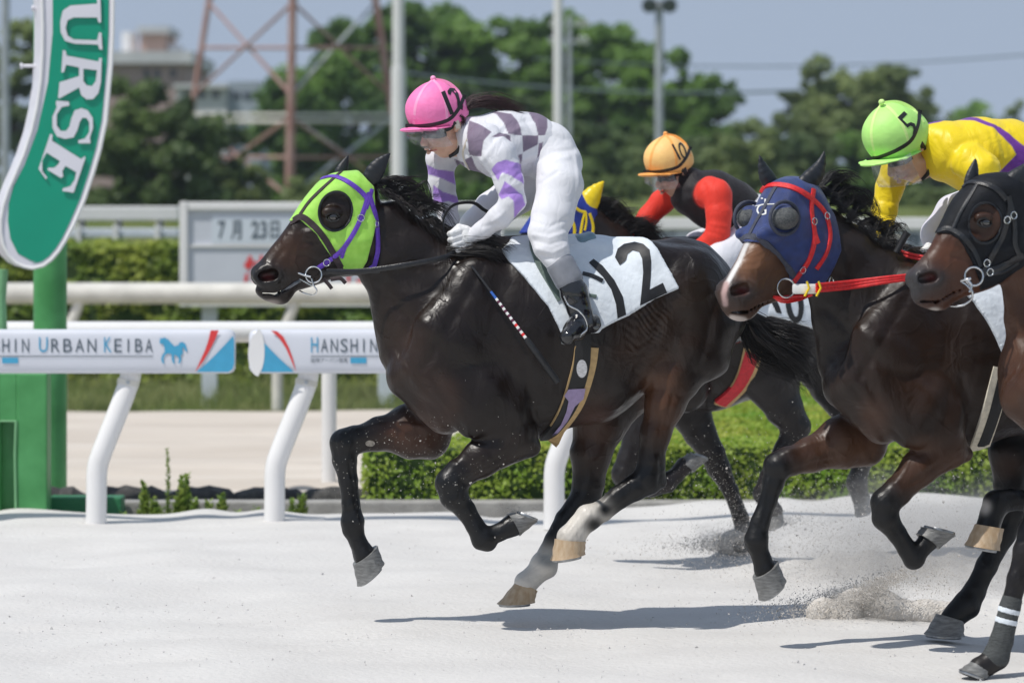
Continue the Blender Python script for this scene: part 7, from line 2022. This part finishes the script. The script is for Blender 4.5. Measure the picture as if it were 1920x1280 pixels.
def build_rider10():
    d = 17.6
    fr = Frame(1340, 380, d, 14); hf = Frame(820, 230, fr.P(1254, 317, 0)[1], 36, .80, 598, 133)
    T = empty('person', fr.P(1420, 440, 0), 'crouching rider in orange cap, black vest and red sleeves', 'person', 'riders in the finish')
    near_arm = [(1328, 360, -58, 30, 24), (1345, 365, -70, 29, 23), (1348, 400, -80, 24, 20), (1346, 440, -82, 23, 20), (1328, 458, -72, 19, 17), (1300, 468, -52, 14, 13), (1284, 472, -44, 11, 11)]
    far_arm = [(1262, 362, 50, 24, 20), (1240, 380, 62, 23, 19), (1216, 406, 66, 20, 18), (1196, 430, 58, 17, 15), (1180, 452, 36, 13, 12)]
    torso = [(1290, 338, 0, 20, 26), (1300, 362, 0, 42, 52), (1336, 374, 0, 54, 58), (1372, 384, 0, 46, 50), (1402, 400, 0, 40, 46)]
    hips = [(1372, 392, 0, 40, 48), (1408, 408, 0, 44, 50), (1430, 436, 0, 38, 56)]
    near_leg = [(1428, 430, -38, 38, 32), (1392, 462, -72, 36, 30), (1352, 488, -96, 32, 28), (1345, 520, -102, 26, 24), (1356, 560, -106, 20, 18)]
    far_leg = [(1416, 430, 38, 36, 30), (1360, 444, 72, 32, 27), (1310, 462, 92, 30, 26), (1320, 520, 100, 22, 20)]
    sh = lambda ch, e: [(a, b, c, max(r - e, 4), max(q - e, 4)) for a, b, c, r, q in ch]
    bo, bme = finish_body(head_skin(hf) + chain(fr, sh(torso, 7), k=.03) + chain(fr, sh(hips, 7), k=.03) + chain(fr, sh(near_arm, 5), k=.015) + chain(fr, sh(far_arm, 5), k=.015) + chain(fr, sh(near_leg, 6), k=.015) + chain(fr, sh(far_leg, 6), k=.015), T, (.55, .33, .24), h=.006)
    fl = [([(1320, 345), (1330, 385), (1328, 420)], 5, -5), ([(1330, 420), (1365, 425)], 4, 3), ([(1330, 435), (1362, 445)], 4, -3), ([(1290, 360), (1310, 400)], 5, -4), ([(1370, 340), (1385, 380)], 5, -3)]
    pal = {0: (.009, .006, .008), 1: (.80, .04, .02)}
    jp = chain(fr, torso, k=.03, ci=0) + chain(fr, near_arm, k=.014, ci=1) + chain(fr, far_arm, k=.014, ci=1) + chain(fr, [(1276, 330, 0, 18, 22), (1292, 338, 0, 24, 32)], k=.02, ci=0)
    garment('jersey', jp, .006, None, [], M['jersey'], T, fr, fl, pal=pal)
    garment('breeches', chain(fr, hips, k=.03) + chain(fr, near_leg, k=.025) + chain(fr, far_leg, k=.025), .0065, (.72, .72, .76), [], M['breech'], T, fr, [], wob=.002, seed=8)
    boot(fr, [(1350, 545, -106, 22, 21), (1366, 580, -110, 21, 19), (1374, 610, -114, 18, 17)], [(1390, 628, -110, 13, 11), (1375, 628, -118, 16, 15), (1352, 646, -130, 9, 11)], M['boot'], T)
    hand(fr, (1288, 472), (1270, 478), (1260, 492), .85, -40, M['glove'], 'glove', T)
    hand(fr, (1182, 448), (1174, 462), (1170, 476), .8, 26, M['glove'], 'glove', T)
    def t2(*pts): return [((1040 + .2187 * x - 598) / .8, (240 + .2187 * y - 133) / .8) for x, y in pts]
    one = t2((1000, 140), (1018, 138), (1085, 268), (1072, 278)); 
    zo = t2(*[(1098 + 32 * math.cos(t) + 42 * math.sin(t) * .45, 195 + 72 * math.sin(t) + 8 * math.cos(t)) for t in np.linspace(0, 2 * math.pi, 21)[:-1]])
    zi = t2(*[(1098 + 19 * math.cos(t) + 42 * math.sin(t) * .35, 195 + 52 * math.sin(t) + 6 * math.cos(t)) for t in np.linspace(0, 2 * math.pi, 21)[:-1]])
    H, hme = rider_helmet(hf, T, M['orangecap'], M['orangeseam'], M['orangeseam'], [one])
    patch(bvh_of(hme), [zo], 5, M['digit'], 'digit', H, off=.001, holes=[[hf.m(*q) for q in zi]] and [zi], th=.001, mpf=hf.m)
    rider_face_gear(hf, T, bme, H, M['rubber'])
    rb = MB(); rb.tube(spline([fr.P(1262, 486, -40), fr.P(1330, 480, -60), fr.P(1350, 500, -66)], 4), .01, 8)
    return T

def build_rider5():
    d = 14.45
    fr = Frame(1850, 300, d, 18); hf = Frame(815, 230, fr.P(1690, 290, 0)[1], 40, 1.094, 754.5, 278.7, -15.8)
    T = empty('person', fr.P(1985, 340, 0), 'crouching rider in lime green cap and yellow and purple jersey', 'person', 'riders in the finish')
    near_arm = [(1815, 300, -70, 36, 28), (1842, 318, -92, 34, 28), (1862, 365, -104, 27, 25), (1852, 420, -104, 24, 22), (1800, 458, -82, 19, 18), (1760, 475, -60, 14, 13)]
    far_arm = [(1722, 300, 66, 30, 26), (1680, 318, 80, 28, 24), (1668, 352, 86, 26, 23), (1658, 396, 82, 24, 22), (1654, 428, 70, 20, 18), (1662, 448, 50, 15, 14)]
    torso = [(1752, 262, 0, 32, 40), (1778, 283, 0, 56, 70), (1830, 292, 0, 70, 78), (1890, 296, 0, 70, 72), (1945, 306, 0, 60, 64)]
    hips = [(1925, 305, 0, 58, 66), (1975, 325, 0, 60, 66), (1995, 350, 0, 50, 74)]
    near_leg = [(1990, 345, -48, 50, 44), (1960, 420, -100, 44, 38), (1920, 470, -130, 38, 34), (1925, 520, -138, 30, 28), (1940, 560, -144, 24, 22)]
    far_leg = [(1975, 345, 46, 48, 42), (1880, 360, 90, 42, 34), (1790, 400, 116, 36, 32), (1760, 440, 122, 34, 30), (1790, 520, 130, 24, 22)]
    sh = lambda ch, e: [(a, b, c, max(r - e, 4), max(q - e, 4)) for a, b, c, r, q in ch]
    bo, bme = finish_body(head_skin(hf) + chain(fr, sh(torso, 8), k=.03) + chain(fr, sh(hips, 8), k=.03) + chain(fr, sh(near_arm, 6), k=.015) + chain(fr, sh(far_arm, 6), k=.015) + chain(fr, sh(near_leg, 7), k=.015) + chain(fr, sh(far_leg, 7), k=.015), T, (.58, .35, .25))
    def t(*pts): return [(1580 + .281 * x, 160 + .281 * y) for x, y in pts]
    Y_, P_ = (.86, .64, .012), (.16, .035, .30)
    polys = [(t((545, 255), (640, 225), (800, 208), (900, 215), (1050, 280), (1230, 420), (1240, 540), (1040, 625), (1025, 600), (1158, 462), (1120, 400), (1020, 292), (880, 236), (700, 232), (558, 264)), P_),
             (t((500, 590), (560, 590), (600, 625), (560, 640)), P_), ([(1935, 200), (2100, 200), (2100, 420), (1920, 400), (1925, 330), (1945, 300)], P_)]
    fl = [([(1800, 280), (1790, 320), (1800, 345)], 5, -5), ([(1800, 270), (1835, 260), (1870, 300)], 6, -4), ([(1780, 250), (1790, 290)], 5, 3), ([(1755, 260), (1775, 300), (1770, 330)], 5, -4), ([(1870, 240), (1885, 290)], 4, -3), ([(1860, 240), (1875, 290)], 4, 3),
          ([(1890, 245), (1902, 290)], 4, 3), ([(1820, 230), (1850, 250), (1860, 300)], 5, 3), ([(1640, 400), (1680, 408)], 3, -3), ([(1638, 410), (1678, 420)], 3, 3), ([(1636, 422), (1674, 432)], 3, -3), ([(1640, 436), (1672, 444)], 3, 3), ([(1650, 375), (1690, 382)], 4, -3), ([(1654, 350), (1694, 352)], 4, 3)]
    jp = chain(fr, torso, k=.03) + chain(fr, near_arm, k=.018) + chain(fr, far_arm, k=.018) + chain(fr, [(1738, 262, 0, 24, 26), (1756, 265, 0, 32, 40)], k=.02)
    garment('jersey', jp, .0055, Y_, polys, M['satin'], T, fr, fl, wob=.002, seed=12)
    garment('breeches', chain(fr, hips, k=.03) + chain(fr, near_leg, k=.025) + chain(fr, far_leg, k=.025), .0065, (.70, .69, .78), [], M['breech'], T, fr, [], wob=.002, seed=8)
    boot(fr, [(1935, 550, -146, 28, 25), (1955, 600, -152, 24, 22), (1962, 640, -158, 21, 19)], [(1985, 655, -152, 16, 13), (1960, 658, -162, 18, 17), (1935, 676, -180, 10, 13)], M['boot'], T)
    hand(fr, (1662, 446), (1676, 460), (1686, 470), .95, 34, M['glove'], 'glove', T)
    hand(fr, (1764, 472), (1742, 480), (1732, 496), 1.0, -52, M['glove'], 'glove', T)
    def inv(pts):
        out = []
        for x, y in pts:
            X = x - hf.tx; Y = y - hf.ty; D = hf.ra ** 2 + hf.rb ** 2
            out.append(((X * hf.ra + Y * hf.rb) / D, (-X * hf.rb + Y * hf.ra) / D))
        return out
    five = t((366, 215), (410, 173), (432, 192), (398, 226), (430, 258), (455, 246), (480, 256), (492, 285), (490, 320), (472, 338), (468, 322), (474, 296), (468, 276), (452, 270), (434, 284))
    H, hme = rider_helmet(hf, T, M['greencap'], M['greenseam'], M['greencap'], [inv(five)])
    rider_face_gear(hf, T, bme, H, M['rubber'], vis_poly=inv([(1633, 309), (1660, 306), (1690, 297), (1708, 286), (1711, 305), (1730, 344), (1700, 348), (1665, 352), (1648, 351), (1638, 332)]), vr=66)
    g = [(np.array([hf.P(*q) for q in [(862, 205, -20), (872, 218, -22), (876, 232, -18)]]), .012, .008, 90), (np.array([hf.P(*q) for q in [(866, 200, 10), (876, 215, 10), (880, 235, 8)]]), .014, .01, 80)]
    hair(g, mat('black_hair', (.012, .010, .010), .45, .3, 40), 'hair', T, w=.003, seed=9, wave=.003)
    return T
def whip(fr, a, b, c, L, label, bands=True, hand_black=None):
    """a: tip of the shaft, b: start of the grip, c: end of the grip"""
    T = empty('riding_whip', fr.P(*b, L), label, 'whip', 'whips carried by the riders')
    A, B, C = fr.P(*a, L * .55), fr.P(*b, L), fr.P(*c, L)
    m = MB(); m.tube([B, B + (C - B) * .03, B + (C - B) * .5, C - (C - B) * .03, C], [.009, .013, .014, .0145, .015], 12); m.build('grip', M['rubber'], T, smooth=True)
    if bands:
        D = A + (B - A) * .36
        m = MB(); m.tube([A, D], .0055, 8); m.build('shaft', M['blackleather'], T, smooth=True)
        n = 20
        for i in range(n):
            p = D + (B - D) * i / n; q = D + (B - D) * (i + 1) / n
            cm = M['inkblue2'] if i < 3 else (M['redweb'] if i in (n - 2, n - 6) else (M['whiteplastic'] if i % 2 else M['purple_dk']))
            m = MB(); m.tube([p, q], .0058 + .0012 * i / n, 8); m.build('band', cm, T, smooth=True)
    return T

def build_whips():
    M['inkblue2'] = mat('blue_band', (.03, .12, .45), .4, .1, 20); M['purple_dk'] = mat('maroon_band', (.10, .02, .05), .4, .1, 20)
    whip(fr12, (884, 498), (986, 634), (1046, 716), -165, 'striped whip with a black grip hanging down the near-black horse\'s shoulder')
    fr = Frame(1690, 460, 14.2, 10)
    T = empty('riding_whip', fr.P(1690, 455, -30), 'black whip grip sticking up beside the blue-hooded horse\'s mane', 'whip', 'whips carried by the riders')
    m = MB(); m.tube([fr.P(1680, 474, -30), fr.P(1698, 441, -30), fr.P(1701, 436, -30)], [.013, .015, .018], 12); m.build('grip', M['rubber'], T, smooth=True)

def splash(name, c, blobs, ng, spread, label, seed=1, gs=.0011, plume=False):
    """lumpy thrown sand with loose grains round it"""
    r = np.random.default_rng(seed); c = np.array(c)
    pr = []
    for bx, by, bz, rad in blobs:
        for _ in range(3):
            o = r.normal(size=3) * rad * .35; q = c + np.array([bx, by, bz]) + o
            s = rad * r.uniform(.5, .85); pr.append(Seg(q, q + np.array([.001, 0, 0]), [s, s], [s, s], np.array([0, 1, 0]), k=.07))
    V = np.zeros((0, 3)); Q = np.zeros((0, 4), int)
    if pr:
        F, lo, ax = sample(pr, .007)
        V, Q = nets(F, lo, .007); N = normals(V, Q)
        V = V + N * (noise3(V, 30, seed) * .006 + noise3(V, 110, seed + 1) * .002 + r.normal(size=len(V)) * .0011)[:, None]
    g = r.normal(size=(ng, 3)) * np.array(spread) + c
    if plume:                                   # thrown forward and up from the ground in a fan
        a = r.uniform(.15, 1.0, ng) ** 1.2; d = np.abs(r.normal(size=ng)) ** 1.3
        g = c + np.stack([(-.55 + a) * d * spread[0] * 2.2, r.normal(size=ng) * spread[1] * d, a * d * spread[2] * 1.7 * (1 - .3 * d)], 1) + r.normal(size=(ng, 3)) * .012
    g[:, 2] = np.abs(g[:, 2])
    tet = np.array([[1, 1, 1], [1, -1, -1], [-1, 1, -1], [-1, -1, 1.0]]) * .6
    s = np.exp(r.normal(size=(ng, 1, 1)) * .5) * gs
    R_ = unit_rows(r.normal(size=(ng * 4, 3))).reshape(ng, 4, 3)
    GV = (g[:, None] + (tet[None] + R_ * .35) * s).reshape(-1, 3)
    base = len(V); gf = np.array([[0, 1, 2], [0, 3, 1], [0, 2, 3], [1, 3, 2]])
    GF = (np.arange(ng)[:, None, None] * 4 + gf[None]).reshape(-1, 3) + base
    Qt = np.vstack([Q[:, [0, 1, 2]], Q[:, [0, 2, 3]]]) if len(Q) else np.zeros((0, 3), int)
    o = link(name, mesh_np(name, np.vstack([V, GV]), np.vstack([Qt, GF]), smooth=False), None, M['clod'])
    return tag(o, label, 'sand', kind='stuff')

def build_spray():
    M['clod'] = mat('thrown_sand', (.54, .50, .45), .95, .15, 40, color2=(.64, .61, .57), spec=.1)
    w = lambda px, py, Y: W(px, py, Y)
    r = random.Random(2)
    # lumps kicked up behind the second horse
    b = [(r.uniform(-.13, .14), r.uniform(-.05, .05), r.uniform(-.01, .045) * (1 if i < 9 else .3), r.uniform(.045, .06)) for i in range(12)] + [(.2 + i * .05, 0, .01, .035 - i * .004) for i in range(5)]
    c = w(1605, 1155, 15.3); c[2] = .02
    splash('sand_splash', c, b, 30000, (.20, .10, .15), 'lump of sand kicked up between the second horse\'s fore and hind legs', 3, .0016, True)
    c = w(1385, 1038, 17.9); c[2] = .05
    splash('sand_splash', c, [(r.uniform(-.08, .1), 0, r.uniform(.0, .05), r.uniform(.03, .05)) for _ in range(5)], 16000, (.22, .12, .13), 'sand heap thrown up round the far horse\'s planted hoof', 4, .0016, True)
    c = w(1560, 980, 17.2); splash('sand_splash', (c[0], 17.2, .06), [], 22000, (.42, .25, .17), 'fine spray of sand in the air behind the second horse\'s legs', 5)
    c = w(1790, 1000, 16.4); splash('sand_splash', (c[0], 16.2, .10), [], 22000, (.38, .5, .26), 'fine spray of sand in the air at the right edge', 6)
    c = w(965, 960, 14.85); splash('sand_splash', c - np.array([0, 0, 0]), [], 900, (.045, .02, .02), 'sand grains flying off the leader\'s folded near fore hoof', 7)
    c = w(800, 880, 14.7); splash('sand_splash', (c[0], c[1], c[2]), [], 900, (.22, .12, .12), 'sand grains flying beneath the leader\'s chest', 8)
    c = w(1400, 930, 16.5); splash('sand_splash', (c[0], c[1], c[2]), [], 2200, (.25, .2, .16), 'sand grains flying round the far horse\'s hind legs', 9)

def dust(name, c, R_, dens, label, seed=0):
    m = bpy.data.materials.new(name + '_air'); m.use_nodes = True; nt = m.node_tree; N = nt.nodes; L = nt.links; N.remove(N['Principled BSDF'])
    v = N.new('ShaderNodeVolumePrincipled'); v.inputs['Color'].default_value = (.93, .91, .88, 1); v.inputs['Anisotropy'].default_value = .1
    tc = N.new('ShaderNodeTexCoord'); ln = N.new('ShaderNodeVectorMath'); ln.operation = 'LENGTH'; L.new(tc.outputs['Object'], ln.inputs[0])
    no = N.new('ShaderNodeTexNoise'); no.inputs['Scale'].default_value = 2.6; no.inputs['Detail'].default_value = 4
    ad = N.new('ShaderNodeVectorMath'); ad.operation = 'ADD'; ad.inputs[1].default_value = (seed, 0, 0); L.new(tc.outputs['Object'], ad.inputs[0]); L.new(ad.outputs[0], no.inputs['Vector'])
    a = N.new('ShaderNodeMath'); a.operation = 'MULTIPLY_ADD'; a.inputs[1].default_value = 1.5; a.inputs[2].default_value = .15
    L.new(no.outputs[0], a.inputs[0])
    sb = N.new('ShaderNodeMath'); sb.operation = 'SUBTRACT'; L.new(a.outputs[0], sb.inputs[0]); L.new(ln.outputs['Value'], sb.inputs[1])
    mr = N.new('ShaderNodeMapRange'); mr.interpolation_type = 'SMOOTHSTEP'; mr.inputs[1].default_value = 0; mr.inputs[2].default_value = .8; mr.inputs[4].default_value = dens
    L.new(sb.outputs[0], mr.inputs[0]); L.new(mr.outputs[0], v.inputs['Density']); L.new(v.outputs[0], N['Material Output'].inputs['Volume'])
    bm = bmesh.new(); bmesh.ops.create_icosphere(bm, subdivisions=3, radius=1.0); me = bpy.data.meshes.new(name); bm.to_mesh(me); bm.free()
    o = bpy.data.objects.new(name, me); me.materials.append(m); o.location = c; o.scale = R_; COL.objects.link(o)
    return tag(o, label, 'dust', kind='stuff')
build_ground(); build_rails(); build_signs(); build_course_sign(); build_small(); build_far()
T12, fr12, bv12 = build_horse12()
R12, rf12, rb12 = build_rider12()
build_horse5()
build_horseR()
build_horse10()
build_rider10(); build_rider5()
build_whips(); build_spray()
dust('dust_cloud', (2.0, 16.9, .18), (1.2, .8, .42), 1.6, 'low dust drifting behind the legs of the blue-hooded horse')
dust('dust_cloud', (1.50, 15.25, .07), (.26, .16, .15), 9, 'dense burst of dust over the lump of kicked-up sand', 3)
dust('dust_cloud', (1.12, 17.85, .10), (.32, .2, .16), 3, 'dust puff round the far horse\'s planted hoof', 5)
build_haze()
